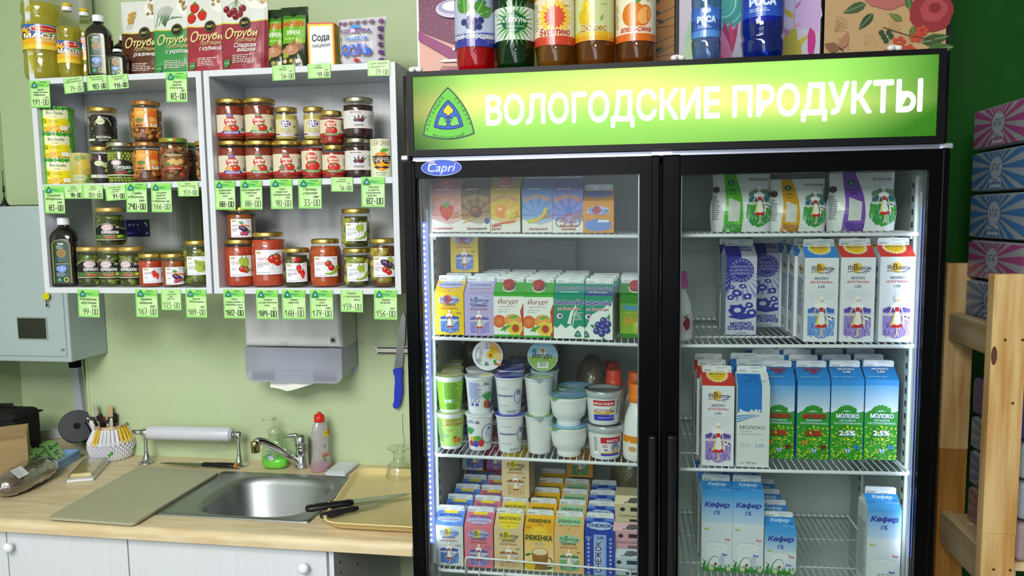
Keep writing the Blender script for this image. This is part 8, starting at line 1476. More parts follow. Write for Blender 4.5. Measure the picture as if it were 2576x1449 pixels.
for i in range(30):
	a = 2 * PI * i / 30; c = 1 if i % 7 in (0, 1) else 0
	r0, r1 = rp(hp_ * .52), rp(hp_ * .98); T = Matrix.Rotation(a, 4, 'Z'); w_ = R * .085; m[c].add([(r0, -w_, hp_ * .5), (r0, w_, hp_ * .5), (r1, -w_ * .8, hp_ * 1.0), (r1, w_ * .8, hp_ * 1.0), (r0 + .005, 0, hp_ * .55), (r1 + .004, 0, hp_ * .98)], [(0, 4, 5, 2), (4, 1, 3, 5), (0, 1, 4), (2, 5, 3)], 0, False, T)
for b_, nm, mm in zip(m, ('white_folds', 'yellow_folds', 'green_folds'), (PWH, mat('yellow_paper', 'd8b01c', .6), mat('green_paper', '4aa83a', .6))): tag(b_.build(nm, mm, t), kind='stuff')
MB().lathe([(rp(hp_) * .98, hp_ * .93), (rp(hp_) * 1.05, hp_ * .95), (rp(hp_) * 1.06, hp_ * 1.06), (rp(hp_) * .98, hp_ * 1.07)], 36, cap=(False, False), mod=lambda a, z: 1 + .02 * sin(a * 6)).build('rim_band', mat('brown_lace', '9c6a3c', .6, col2='d8c4a0', ns=90), t)
px0 = (q.x, q.y + R * .8)
def pen(name, label, cat, px, py, r, cols, kind='pen', off=0., lean=None):
	"""a pen or brush whose tip shows at a pixel; foot inside the pot"""
	tip = PY(px, py, px0[1] + off); foot = Vector((px0[0] + (tip.x - px0[0]) * .35, px0[1] + off * .4, ZCT + .016)); d = (tip - foot); L3 = d.length; t = thing(name, label, cat, foot, 0); t.rotation_mode = 'QUATERNION'; t.rotation_quaternion = Vector((0, 0, 1)).rotation_difference(d.normalized())
	if kind == 'pen': MB().lathe([(r * .8, 0), (r, .002), (r, L3 * .55)], 14).build('barrel', mat('pen_' + cols[0], cols[0], .3), t); MB().lathe([(r * 1.08, L3 * .55), (r * 1.1, L3 * .56), (r * 1.0, L3 * .96), (r * .7, L3)], 14).build('pen_cap', mat('pen_' + cols[1], cols[1], .3), t); MB().box(-r * .3, r * .3, -r * 1.5, -r * 1.1, L3 * .62, L3 * .95).build('clip', mat('pen_' + cols[1], cols[1], .3), t)
	else: MB().lathe([(r * .5, 0), (r * .55, L3 * .6), (r * .6, L3 * .66)], 12).build('handle', mat('pen_' + cols[0], cols[0], .5), t); MB().rbox(-r * .9, r * .9, -r * .35, r * .35, L3 * .65, L3 * .76, .001, 1).build('ferrule', mat('ferrule', '8a8478', .3, .9), t); MB().rbox(-r * 1.15, r * 1.15, -r * .3, r * .3, L3 * .76, L3, .0015, 1).build('bristles', mat('bristle_' + cols[1], cols[1], .8, bump=.4, bs=300, stretch=(1, 1, .05)), t)
	return t
pen('marker_pen', 'thick white capped marker at the front of the pen pot', 'marker', 228, 1058, .0062, ('e6e8f0', 'e0e2ec'), 'pen', -.024); pen('marker_pen', 'black capped grey marker in the middle of the pen pot', 'marker', 251, 1040, .0066, ('aab0bc', '121214'), 'pen', -.022); pen('marker_pen', 'black marker leaning left in the pen pot', 'marker', 218, 1056, .0066, ('151518', '1c1c20'), 'pen', .0)
pen('marker_pen', 'black marker with a white tip at the left of the pen pot', 'marker', 219, 1051, .005, ('1a1a1e', 'd8dae0'), 'pen', .02); pen('marker_pen', 'thin black pen between brush and marker', 'pen', 233, 1049, .0055, ('121216', '18181c'), 'pen', -.005); pen('marker_pen', 'red capped pen at the back of the pen pot', 'pen', 259, 1047, .005, ('2a2a30', 'b02430'), 'pen', .024); pen('marker_pen', 'dark pen at the right of the pen pot', 'pen', 268, 1058, .006, ('1c1a1c', '141416'), 'pen', -.004); pen('wooden_stick', 'pale wooden stick in the pen pot', 'stick', 271, 1066, .0045, ('c9a87c', 'c9a87c'), 'pen', -.026); pen('marker_pen', 'white thin pen at the right front of the pen pot', 'pen', 280, 1052, .0045, ('dcdcd0', 'd6d6c8'), 'pen', -.018)
pen('paint_brush', 'flat brush with pale grey bristles in the pen pot', 'brush', 237, 1018, .0072, ('b0a88a', 'b4ac98'), 'brush', .0); pen('paint_brush', 'flat brush with beige bristles in the pen pot', 'brush', 276, 1021, .0085, ('a89878', 'c2a880'), 'brush', .006); pen('paint_brush', 'flat brush with black bristles leaning right in the pen pot', 'brush', 289, 1039, .0068, ('8a9a6a', '101012'), 'brush', .012); pen('marker_pen', 'blue topped pen sticking out behind the paper flowers', 'pen', 289, 1078, .004, ('3f8fa8', '2f8fb0'), 'pen', .03)
# ================================================================== things on the wall
# electrical box
bx = PX(180, 912, PY(272, 890, YW).x); XR = bx.x; bY = bx.y; bz0 = bx.z; bz1 = PY(180, 516, bY).z
IE = mat('grey_powder_coat', 'aab9bd', .45, col2='a4b4b8', ns=3, bump=.03, bs=300); t = thing('electric_box', 'grey electrical distribution box in the wall recess', 'electrical box', (XR, bY, bz0)); hB = bz1 - bz0
MB().rbox(-.46, 0, 0, YW - bY - .001, 0, hB, .004, 2).build('box_body', IE, t); d = MB().rbox(-.44, -.012, -.004, 0, .018, hB - .018, .002, 1).build('box_door', IE, t)
def bp(x, y): v = PY(x, y, bY - .004); return v.x - XR, v.z - bz0
(wx0, wz1), (wx1, wz0) = bp(45, 800), bp(119, 852); MB().rbox(wx0 - .004, wx1 + .004, -.0065, -.004, wz0 - .004, wz1 + .004, .0015, 1).build('window_frame', mat('window_frame_grey', '93a09f', .4), d); MB().box(wx0, wx1, -.0068, -.0064, wz0, wz1).build('window_pane', mat('dark_window', '20261f', .12, spec=.6, col2='2a3028', ns=6), d)
A = Art(); A.at(0, 0, .001); A.text('iEK', 0, 0, 8, '3a4a6a', w=16, fit=True, off=.03, rot=PI); A.ell(-4, -3, 4, 2, 'c9b83a', 10); lx, lz = bp(157, 880); A.build('logo_print', flat((lx, -.004, lz + .004), (1, 0, 0), (0, 0, 1), (0, -1, 0)), d, PR)
kx, kz = bp(123, 744); MB().lathe([(.006, 0), (.006, .012)], 16, 0, TR((kx, -.004, kz)) @ RX).build('lock', mat('lock_steel', '8a8f90', .3, 1), d)
t2 = thing('door_key', 'small key with a yellow head in the lock of the electrical box', 'key', (XR + kx, bY - .016, bz0 + kz)); MB().lathe([(.011, -.002), (.0125, 0), (.011, .002)], 20, 0, RX @ TR((0, 0, 0))).build('key_head', mat('key_yellow', 'd0c414', .4), t2); MB().box(-.0018, .0018, -.0008, .0008, -.034, -.008).box(-.0018, .004, -.0008, .0008, -.03, -.024).build('key_blade', mat('key_steel', '7a7466', .35, 1), t2)
# cables and trunking below the box, inside the recess
tr = [PY(190, 918, YR - .02), PY(206, 1052, YR - .02)]
t = thing('cable_trunking', 'white cable trunking running down from the electrical box', 'trunking', (0, 0, 0)); za, zb_ = PY(187, 925, YR - .02), PY(205, 1060, YR - .02); w_ = 8 * sx_(190, 960, YR - .02)
MB().add([(za.x - w_, YR - .02, za.z), (za.x + w_, YR - .02, za.z), (zb_.x + w_ * 1.1, YR - .02, ZC + .0), (zb_.x - w_ * 1.1, YR - .02, ZC), (za.x - w_, YR, za.z), (za.x + w_, YR, za.z), (zb_.x + w_ * 1.1, YR, ZC), (zb_.x - w_ * 1.1, YR, ZC)], [(0, 3, 2, 1), (4, 5, 6, 7), (0, 1, 5, 4), (1, 2, 6, 5), (3, 0, 4, 7)]).build('trunking_cover', mat('trunking_white', 'c3c6d0', .45), t); MB().rbox(za.x - w_ * 1.2, za.x + w_ * 1.1, YR - .03, YR, za.z, bz0 + .004, .004, 2).build('cable_gland', BLACKM, t)
a, b = PY(208, 912, YW + .02), PY(214, 970, YW + .02); tag(MB().tube([(a.x, YW + .03, bz0 + .002), (a.x + .002, YW + .03, a.z - .004), ((a.x + b.x) / 2, YW + .03, (a.z + b.z) / 2), (b.x, YW + .03, b.z)], [.006, .006, .004, .001], 8).build('black_cable', mat('cable_black', '121214', .5)), 'short black cable hanging under the electrical box', 'cable')
# antenna on the box
q = PY(12, 514, bY + .06); t = thing('antenna', 'small black magnetic antenna on top of the electrical box', 'antenna', (q.x, bY + .06, bz1)); BP = mat('antenna_black', '0c0c0e', .4); ht = PY(7, 430, bY + .06).z - bz1
MB().lathe([(.014, 0), (.014, .004), (.008, .012), (.004, .024), (.0028, .03)], 20).build('base', BP, t); MB().lathe([(.0014, .028), (.0014, .045), (.0032, .046), (.0032, .064), (.0012, .066), (.0011, ht - .004), (.0018, ht)], 10).build('rod', BP, t); MB().tube([(.012, 0, .003), (.05, .01, .004), (.12, .02, .003), (.2, .03, .004)], .0016, 6).build('cord', BP, t)
# water heater control box seen through the left cabinet
hYf = 2.085; a, b = PY(224, 633, hYf), PY(441, 470, hYf); t = thing('heater_box', 'grey rounded heater with a blue control panel behind the left cabinet', 'heater', (a.x, hYf, PY(330, 633, hYf).z)); hw_, hh_ = b.x - a.x, PY(330, 482, hYf).z - PY(330, 633, hYf).z + .05
MB().rbox(0, hw_, 0, YW - hYf - .001, 0, hh_, .03, 4).build('heater_body', mat('heater_grey', 'b6bab6', .4, col2='b0b4b0', ns=3), t); MB().rbox(-.004, hw_ + .006, .06, YW - hYf - .001, .0, hh_ * .75, .02, 3).build('rear_shell', mat('heater_grey2', 'a9ada9', .45), t)
def hp2(x, y): v = PY(x, y, hYf); return v.x - a.x, v.z - t.location.z
(u0, v1), (u1, v0) = hp2(300, 553), hp2(378, 595); pn = MB().rbox(u0, u1, -.002, .002, v0, v1, .001, 1).build('control_panel', mat('panel_blue', '15165a', .3), t)
for x, y in ((328, 566), (338.5, 566), (349, 566), (370.5, 566), (372, 587)): u, v = hp2(x, y); MB().lathe([(.0042, 0), (.0042, .002), (.003, .003)], 16, 0, TR((u, -.002, v)) @ RX).build('button', mat('button_grey', '9a9aae', .4), pn)
u, v = hp2(367, 561); MB().ball((u, -.0025, v), .0014).build('green_light', mat('led_green', '3af04a', .4, emit=3), pn); A = Art(); u, v = hp2(333, 587); A.at(u, v, .001); A.rect(-22, -3, 14, 4, '2c3478'); A.lines(-20, -1.5, 3, 30, 1, '6a78b8'); A.lines(20, 10, 14, 12, 1, '8a94c8'); A.build('panel_print', FRONT(-.002), pn, PR)
# white appliance corner above the left cabinet
q = PY(178, 47, YW - .05); t = tag(MB().rbox(-.05, .05, 0, .05, 0, .2, .02, 4).build('wall_speaker', mat('offwhite_plastic', 'd3d2c0', .45), None, (q.x, YW - .0505, q.z)), 'off white rounded plastic unit high on the wall behind the oil bottles', 'wall unit')
# paper towel dispenser
dY = 2.085; A0, A1 = PY(613, 850, dY), PY(858, 850, dY); zt2, zm, zb3 = PY(735, 742, dY).z + .02, PY(735, 874, dY).z, PY(735, 963, dY).z; wd = A1.x - A0.x; t = thing('towel_dispenser', 'white wall paper towel dispenser with a translucent lower half', 'towel dispenser', ((A0.x + A1.x) / 2, dY, zb3)); H3 = zt2 - zb3; hm = zm - zb3; dd = YW - dY - .001
MB().rbox(-wd / 2, wd / 2, 0, dd, hm, H3, .016, 4, which='xz').build('cover', mat('dispenser_white', 'dcdde0', .3), t)
def rrect(x0, x1, z0, z1, r, n=7): return [(x0 + r - r * cos(a), z0 + r - r * sin(a)) for a in [PI / 2 * i / n for i in range(n + 1)]] + [(x1 - r + r * sin(a), z0 + r - r * cos(a)) for a in [PI / 2 * i / n for i in range(n + 1)]] + [(x1, z1), (x0, z1)]
FRO = clear('smoky_plastic', 'e8eaf3', .05, .12, .58, 'dfe3f0'); fw_ = MB().prism(rrect(-wd / 2 + .001, wd / 2 - .001, .0, hm - .001, .026), .001, .004).build('front_window', FRO, t)
MB().box(-wd / 2 + .001, -wd / 2 + .003, .004, dd, .03, hm - .001).build('side_window', FRO, t); MB().box(wd / 2 - .003, wd / 2 - .001, .004, dd, .03, hm - .001).build('side_window', FRO, t); MB().prism(rrect(-wd / 2 + .001, wd / 2 - .001, .0, hm - .001, .026), dd - .004, dd).build('back_plate', mat('dispenser_back', 'c9ccd6', .5), t)
MB().box(-wd / 2 + .02, -wd * .2, .004, dd - .005, .006, .034).box(wd * .2, wd / 2 - .02, .004, dd - .005, .006, .034).box(-wd * .2, wd * .2, .012, dd - .005, .016, .034).build('tray_lip', mat('dispenser_lip', 'd6d9e2', .4), t)
m = MB(); Q = random.Random(8)
for i in range(14): m.box(-wd * .38 + Q.uniform(-.002, .002), wd * .28, .014 + Q.uniform(0, .004), dd - .02, .036 + i * .0042, .0398 + i * .0042)
tag(m.build('towel_stack', mat('white_towel', 'ecebe6', .85), t), kind='stuff'); hs = MB(); vs_, fs_ = [], []
for j in range(6):
	for i in range(13): u = i / 12; vs_.append((-wd * .27 + wd * .50 * u, .03 - .016 * j / 5 + .006 * sin(u * 9), .03 - (.028 + .034 * (1 - abs(u - .35) * 1.1) - .006 * u) * j / 5))
for j in range(5):
	for i in range(12): q_ = j * 13 + i; fs_.append((q_, q_ + 1, q_ + 14, q_ + 13))
hs.add(vs_, fs_, 0, True).build('hanging_towel', mat('white_towel', 'ecebe6', .85), t)
kx, kz = wd * .42, hm + .024; MB().rbox(kx - .009, kx + .009, -.002, .001, kz - .01, kz + .01, .003, 2).build('lock_plate', mat('lock_grey', 'b9bcc0', .4), t); MB().lathe([(.006, 0), (.006, .001), (.003, .0015)], 16, 0, TR((kx, -.002, kz)) @ RX).build('key_hole', mat('key_dark', '2a2a2e', .4), t)
A = Art(); A.at(-wd * .08, hm + .006, .001); A.rect(-10, 0, 10, 10, '8f9096'); A.rect(-9, 1, 9, 9, 'd2d3d8'); A.text('TORK', 0, 2.8, 4, '8a8b92', w=14); A.build('logo_print', FRONT(0), t, PR)
# magnetic strip with the blue knife
mY = YW - .012; a, b = PY(940, 881, mY), PY(1030, 881, mY); t = thing('knife_strip', 'white magnetic knife strip on the green wall beside the fridge', 'knife strip', (a.x, mY, a.z)); hz_ = 11 * sz_(980, 881, mY)
MB().rbox(0, .34, 0, .011, -hz_, hz_, .004, 2).build('strip_body', mat('strip_white', 'd9d8cc', .4), t); MB().box(.012, .33, -.001, 0, hz_ * .45, hz_ * .75).box(.012, .33, -.001, 0, -hz_ * .75, -hz_ * .45).build('magnet_bar', mat('magnet_black', '1a1c1c', .35), t); MB().lathe([(.003, 0), (.003, .001)], 12, 0, TR((.006, 0, 0)) @ RX).build('screw', CHROME, t)
kY = mY - .0025; T0, T1, T2 = PY(1014, 786, kY), PY(1003, 925, kY), PY(997, 1027, kY); t = thing('boning_knife', 'long knife with blue handle hanging on the magnetic strip', 'knife', (T1.x, kY, T1.z)); k2 = sx_(1000, 925, kY)
def kp(x, y): v = PY(x, y, kY); return (v.x - T1.x, v.z - T1.z)
MB().prism([kp(*p_) for p_ in ((991, 925), (1012, 927), (1018, 860), (1020, 800), (1016, 786), (1010, 795), (1004, 822), (999, 870))], 0, .0015).build('blade', mat('knife_steel', 'b4b6b0', .22, 1), t)
b = bmesh.new(); P_ = [kp(*p_) for p_ in ((990, 927), (1013, 924), (1014, 932), (1013, 950), (1014, 985), (1010, 1010), (1006, 1022), (997, 1028), (990, 1024), (989, 1017), (993, 1008), (993, 985), (995, 960), (994, 945), (990, 936))]
f_ = b.faces.new([b.verts.new((x, -.009, z)) for x, z in P_]); r_ = bmesh.ops.extrude_face_region(b, geom=[f_]); [setattr(v.co, 'y', .0) for v in r_['geom'] if isinstance(v, bmesh.types.BMVert)]; bmesh.ops.recalc_face_normals(b, faces=b.faces); bmesh.ops.bevel(b, geom=list(b.edges), offset=.0025, segments=2, affect='EDGES'); me = bpy.data.meshes.new('handle'); b.to_mesh(me); b.free(); me.materials.append(mat('knife_blue', '1f34c0', .4)); put('handle', me, t)
tag(MB().tube([PY(1012, 1040, YW - .002), PY(1013, 1085, YW - .002), PY(1018, 1110, YW - .002), PY(1014, 1128, YW - .002)], .0008, 5).build('wire', mat('thin_wire', '8a9a6a', .5)), 'thin wire running down the green wall beside the fridge', 'wire')
# ================================================================== pine rack at the right with napkin bales
PINE = mat('pine', 'dcbc82', .5, col2='c09250', ns=5, stretch=(7, 7, .55), bump=.06, bs=30, spec=.4, detail=5, lo=.42, hi=.62); PINEX = mat('pine_rail', 'e4d0a4', .5, col2='cdae74', ns=5, stretch=(6, .6, 7), bump=.05, bs=30, detail=5, lo=.4, hi=.65); PINED = mat('pine_reddish', 'c08a3c', .5, col2='955f20', ns=5, stretch=(7, 7, .55), bump=.06, bs=30, detail=5)
rY, fY = 2.05, 1.73
ra0, ra1, rz = PY(2384, 662, rY).x, PY(2457, 662, rY).x, PY(2420, 662, rY).z; fa0, fa1, fz_ = PY(2503, 690, fY).x, PY(2592, 690, fY).x, PY(2540, 690, fY).z
rk = thing('wooden_rack', 'raw pine storage rack standing right of the drinks fridge', 'rack', (ra0, fY, 0)); ox, oy = ra0, fY
def rb(n, x0, x1, y0, y1, z0, z1, m=PINE, e_=.0015): return MB().rbox(x0 - ox, x1 - ox, y0 - oy, y1 - oy, z0, z1, e_, 1).build(n, m, rk)
zj = PY(2400, 1130, rY).z
rb('post', ra0, ra1, rY, rY + .03, zj, rz); rb('post', ra0 + .0005, ra1 - .0005, rY + .0005, rY + .0295, 0, zj, PINED)
zf = PY(2520, 1345, fY).z; rb('post', fa0, fa1, fY, fY + .03, zf, fz_); rb('post', fa0 + .0004, fa1 - .0004, fY + .0004, fY + .0296, 0, zf)
rw = .62
for y in (fY, rY): rb('post', fa1 + rw - .1, fa1 + rw - .02, y, y + .03, 0, fz_)
RZ = []
for (px, t_, b_), (sy0, sy1) in (((2388, 785, 856), (0, 0)), ((2366, 1282, 1366), (0, 0))):
	a = PY(px, t_, rY - .001); b = PY(px, b_, rY - .001); RZ.append((a.x, a.z, b.z))
XRL = RZ[0][0]
for i, (x, z1, z0) in enumerate(RZ):
	rb('rail', XRL, XRL + .030, fY + .031, rY - .001, z0, z1, PINEX, .004); rb('rail', fa1 + rw - .07, fa1 + rw - .04, fY + .031, rY - .001, z0, z1, PINEX, .004)
	for k in range(4): y = fY + .034 + k * .072; rb('slat', XRL + .031, fa1 + rw - .072, y, y + .066, z1 - .026, z1 - .006, PINEX)
	rb('cleat', XRL + .0305, XRL + .05, fY + .034, rY - .004, z0, z1 - .0265, PINEX, .001)
s_ = MB()
for px, py in ((2528, 855), (2572, 855), (2547, 1014), (2499, 1432), (2541, 1434)): q = PY(px, py, fY); s_.lathe([(.0032, 0), (.0032, .0007), (.0018, .0009)], 10, 0, TR((q.x - ox, 0, q.z)) @ RX)
tag(s_.build('screw_heads', mat('screw_brass', '8a6a34', .35, .9), rk), kind='stuff')
q = PY(2505, 895, fY); MB().lathe([(.008, 0), (.0078, .0004)], 16, 0, TR((fa0 - ox + .006, 0, q.z)) @ RX @ Matrix.Diagonal((.75, 2.6, 1, 1))).build('bark_knot', mat('bark_brown', '5c3a22', .8), rk)
XB = XRL + .036
FILMB = clear('bale_film', 'f8fafa', .035, .12, .04, 'ffffff', bump=.5, bs=28)
def bale(label, px, yt, yb, col, pale, hero=False, off=0, flo=0):
	a, b = PX(px, yt, XB + off), PX(px, yb, XB + off); y1, z1, z0 = min(a.y, rY - .004), a.z, max(b.z, flo); Lb = .286; y0 = y1 - Lb; h = z1 - z0; t = thing('napkin_bale', label, 'napkin pack', (XB + off, (y0 + y1) / 2, z0), 0, 'napkin bales on the pine rack'); w = .34
	y0 = max(y0, fY + .034); L2 = y1 - y0; t.location.y = (y0 + y1) / 2
	MB().rbox(0, w, -L2 / 2, L2 / 2, .0006, h - .0012, .012, 3).build('bale_body', paper(pale), t); MB().rbox(-.0022, w + .002, -L2 / 2 - .002, L2 / 2 + .002, .0002, h - .0004, .013, 3).build('clear_wrap', FILMB, t)
	A = Art(); A.at(0, 0, .001); U, H_ = L2 * 500 - 5, h * 1000; cu = -U * .08; cv = H_ * .56
	if hero:
		A.rect(-U, 5, U, H_ - 6, '2f2f94'); Q = random.Random(3)
		for i in range(26): x, y = Q.uniform(-U * .95, U * .95), Q.uniform(8, H_ - 10); A.star(x, y, 3, 1, 4, 'a8b0e0', .78)
	else:
		A.rect(-U, 5, U, H_ - 6, pale)
		for i in range(22):
			t0 = 2 * PI * i / 22 - .06; t1 = t0 + .15; far = 400; p = [(cu, cv), (cu + far * cos(t0), cv + far * sin(t0)), (cu + far * cos(t1), cv + far * sin(t1))]
			q = [(x, y, None) for x, y in p]
			for ax, v, keep in ((0, -U, 1), (0, U, 0), (1, 5, 1), (1, H_ - 6, 0)):
				if len(q) > 2: q = _cut(q, ax, v)[keep]
			if len(q) > 2: A.poly([(x, y) for x, y, _ in q], col)
	A.ell(cu, cv, 34, H_ * .3, col, 28); A.ell(cu, cv, 31, H_ * .27, 'c9d2dc' if not hero else '5a66b8', 28); A.ring(cu, cv, 29, H_ * .25, 1.2, col); A.text('АТАГ', cu, cv - H_ * .08, H_ * .17, '4a5a74' if not hero else 'd8dcf0', w=44, fit=True, off=.01); A.poly([(cu - 32, H_ * .2), (cu - 26, H_ * .3), (cu, H_ * .36), (cu + 26, H_ * .3), (cu + 32, H_ * .2), (cu, H_ * .26)], 'c9d2dc' if not hero else '5a66b8'); A.lines(cu - 20, H_ * .27, H_ * .32, 40, 1, '6a7488'); [A.ell(cu - 20 + 10 * i, H_ * .13, 5, 4, 'dfe4ea' if not hero else 'c8cce8', 9) for i in range(5)]
	A.build('bale_print', flat((0, 0, 0), (0, -1, 0), (0, 0, 1), (-1, 0, 0)), t, PR, base=2e-4)
PK, BL2 = 'b84a90', '3f7fbe'; PP, BP2 = 'b4b4b6', 'aab6c0'
for a in (('pink rayed napkin bale on top of the stack beside the sign', 2405, 293, 389, PK, PP), ('blue rayed napkin bale directly under the top pink one', 2403, 393, 488, BL2, BP2), ('blue rayed napkin bale, third from the top of the stack', 2419, 490, 597, BL2, BP2), ('pink rayed napkin bale behind the tops of the pine posts', 2424, 600, 695, PK, PP), ('blue rayed napkin bale between the posts on the upper rail', 2424, 698, 803, BL2, BP2)): bale(*a, flo=RZ[0][1] - .0055)
for a in (('dark blue napkin bale with small lilies between the posts', 2450, 945, 1040, '2f2f94', '2f2f94', True, .012), ('pale blue rayed napkin bale under the dark blue one', 2444, 1042, 1125, '5a86b4', 'a2acb4', False, .012), ('blue rayed napkin bale above the lowest pink one', 2440, 1127, 1215, '4a86c0', 'a2acb4', False, .012), ('pale pink rayed napkin bale on the lower slats', 2436, 1217, 1338, 'b06a7a', 'b49a9c', False, .012)): bale(*a, flo=RZ[1][1] - .0055)
# ================================================================== on top of the fridge
ZFT = FZ1 + .0005
def giftbox(label, px0, px1, Y, art, edge, rz=0, hgt=.36, d=.07, tex=PR):
	a, b = PY(px0, 100, Y), PY(px1, 100, Y); w = b.x - a.x; t = thing('gift_box', label, 'box', ((a.x + b.x) / 2, Y, ZFT), rz); MB().rbox(-w / 2, w / 2, 0, d, 0, hgt, .002, 1).build('box_body', mat('box_' + edge, edge, .4), t)
	A = Art(); A.at(0, 0, .001); art(A, w * 1000, hgt * 1000); A.build('front_print', FRONT(0), t, tex); return t
def g_purple(A, w, h):
	A.rect(-w / 2, 0, w / 2, h, 'e4e2ec'); A.rect(-w / 2 + 5, 26, w / 2, h, 'd8a494'); A.poly([(-w / 2 + 5, 140), (w / 2, 60), (w / 2, h), (-w / 2 + 5, h)], '6a1f4a'); Q = random.Random(2)
	for i in range(240): A.ell(-w / 2 + 8 + Q.random() * (w - 10), 110 + Q.random() * 130, .9, .9, 'c9a0c0', 5)
	A.poly([(-w / 2 + 5, 118), (0, 60), (w * .3, 30), (w * .3, 48), (0, 90), (-w / 2 + 5, 140)], '8a2a6a'); A.ell(-4, 190, 46, 22, 'c9c4dc', 28); A.ell(-4, 194, 40, 17, '9a94b8', 26); A.ell(-4, 196, 30, 12, 'e8e6f0', 24); A.line([(6, 160), (40, 186), (60, 210)], 3, 'd8d4e4'); A.blob(8, 96, 16, 7, 'f0eef4', 5, 14, .4); A.blob(-20, 66, 26, 4, 'f2e8ea', 7, 14, .3); A.rect(-w * .2, 34, w / 2, 46, 'a83a78'); A.line([(-w * .22, 40), (-w * .18, 52), (0, 50), (w * .3, 56)], 2, '4a3a2a')
def g_white(A, w, h):
	A.rect(-w / 2, 0, w / 2, h, 'cfcad8'); Q = random.Random(6)
	A.ell(-w * .18, h * .5, w * .17, w * .2, '3aa89a', 24); [A.ring(-w * .18, h * .5, w * (.15 - .03 * i), w * (.17 - .03 * i), 3, c, 22) for i, c in enumerate(('8fd0d8', '2f9a90', 'a8dce0', '4ab8b0'))]; [A.leaf(-w * .2 + 8 * i, 20, 110, 26, 1.2 + .22 * i, c) for i, c in enumerate(('c82a5a', 'd8447a', 'b0285a', 'e07aa0'))]; A.leaf(-w * .42, 30, 130, 34, 1.5, 'a8cfb0'); A.leaf(-w * .48, 20, 100, 26, 1.2, 'b8d8a8')
	A.line([(w * .32, 20), (w * .32, h)], 3, 'c9a0b0'); [A.leaf(w * .32, 60 + 22 * i, 44, 12, PI - .7 if i % 2 else .7, ('c9b83a', 'b878b8', 'd8a0c0')[i % 3]) for i in range(9)]; A.blob(w * .3, 50, 28, 46, 'b8b03a', 4, 30, .25); A.blob(w * .44, 70, 9, 34, 'c82a8a', 5, 12, .1); A.blob(w * .42, 150, 26, 60, 'd0b0dc', 9, 22, .3)
def g_rose(A, w, h):
	A.rect(-w / 2, 0, w / 2, h, 'c2a070'); Q = random.Random(7)
	for i in range(7): x = -w * .45 + w * .9 * Q.random(); y = 40 + 120 * Q.random(); [A.line([(x, y), (x + 22 * cos(t), y + 22 * sin(t))], .7, 'a8865c') for t in [.3 * k for k in range(6)]]; [A.ell(x + 24 * cos(.3 * k), y + 24 * sin(.3 * k), 2, 2, 'ad8a60', 6) for k in range(6)]
	A.blob(w * .02, 175, 54, 40, 'b86a62', 3, 22, .08); A.blob(w * .02, 180, 36, 26, 'c98078', 4, 18, .1); A.blob(w * .37, 122, 46, 44, '963038', 5, 22, .06); A.blob(w * .39, 128, 28, 26, 'b0484e', 6, 18, .1); A.blob(w * .4, 132, 14, 12, '8a2830', 7, 12, .1)
	for x, y, l, a, c in ((-.16, 150, 52, 3.5, '3f5a34'), (-.1, 128, 46, 4.0, '2f4a2a'), (.2, 132, 40, 1.8, '4a6a3a'), (.3, 58, 60, .2, '3a5a30'), (.34, 40, 60, .1, '4a6a38'), (.14, 108, 34, 2.6, '6a7a34'), (.24, 96, 30, 4.4, '5a6a2a')): A.leaf(w * x, y, l, l * .42, a, c, '8a9a6a')
	for x, y in ((.12, 62), (.2, 44), (.04, 38), (.26, 70), (-.02, 30), (.12, 30), (.3, 84)): [A.ell(w * x + 9 * cos(t), y + 7 * sin(t), 6, 5, 'c2452f', 9) for t in (0, 1.3, 2.6, 3.9, 5.2)]
	A.line([(w * -.02, 96), (w * .2, 74), (w * .45, 60)], 1.6, '5a4a2a'); [A.ell(w * (-.03 + .02 * i), 84 - 9 * (i % 3), 6, 6, '2f4a34', 9) for i in range(5)]
	A.leaf(-w * .36, 52, 40, 20, 1.2, 'b07a5a'); A.leaf(-w * .38, 50, 34, 22, 2.7, '8a5a40'); A.leaf(-w * .36, 44, 24, 14, 3.9, '8a8a54'); A.line([(-w * .34, 46), (-w * .38, 56)], 2, '3a2a1a')
def g_branch(A, w, h):
	A.rect(-w / 2, 0, w / 2, h, 'b07a24'); Q = random.Random(3); A.blob(-w * .4, h * .6, w * .25, h * .2, 'a8441c', 4, 18)
	for i in range(8): y = 20 + 22 * i; A.line([(w * .12, y), (w * .3, y + 14 * sin(i * 2)), (w * .5, y + 18)], 1.8, '3a2a1c'); A.leaf(w * (.2 + .22 * Q.random()), y + 4, 22, 10, Q.uniform(0, 6), '2a3a22')
giftbox('purple gift box with a coffee cup print at the left end of the fridge top', 1050, 1250, 1.86, g_purple, 'd8d0dc', 0, .34)
giftbox('amber gift box with dark branches behind the yellow soda bottles', 1400, 1696, 1.87, g_branch, '120e0c', 0, .34); giftbox('white gift box with watercolour flowers behind the water bottles', 1708, 2063, 1.86, g_white, '14100e', 0, .34); giftbox('beige gift box with red roses and a butterfly', 2073, 2379, 1.86, g_rose, '14100e', 0, .34)
for x0_, x1_ in ((1696, 1708), (2063.5, 2072.5), (2379.5, 2391)):
	a, b = PY(x0_, 100, 1.885), PY(x1_, 100, 1.885); w = b.x - a.x; tag(MB().box(-w / 2, w / 2, 0, .05, 0, .34).build('black_box', mat('black_card', '0d0b0a', .5), None, ((a.x + b.x) / 2, 1.885, ZFT)), 'narrow black box edge standing %s' % {1696: 'between the amber and the white gift box', 2063.5: 'between the white and the beige gift box', 2379.5: 'right of the beige gift box'}[x0_], 'box')
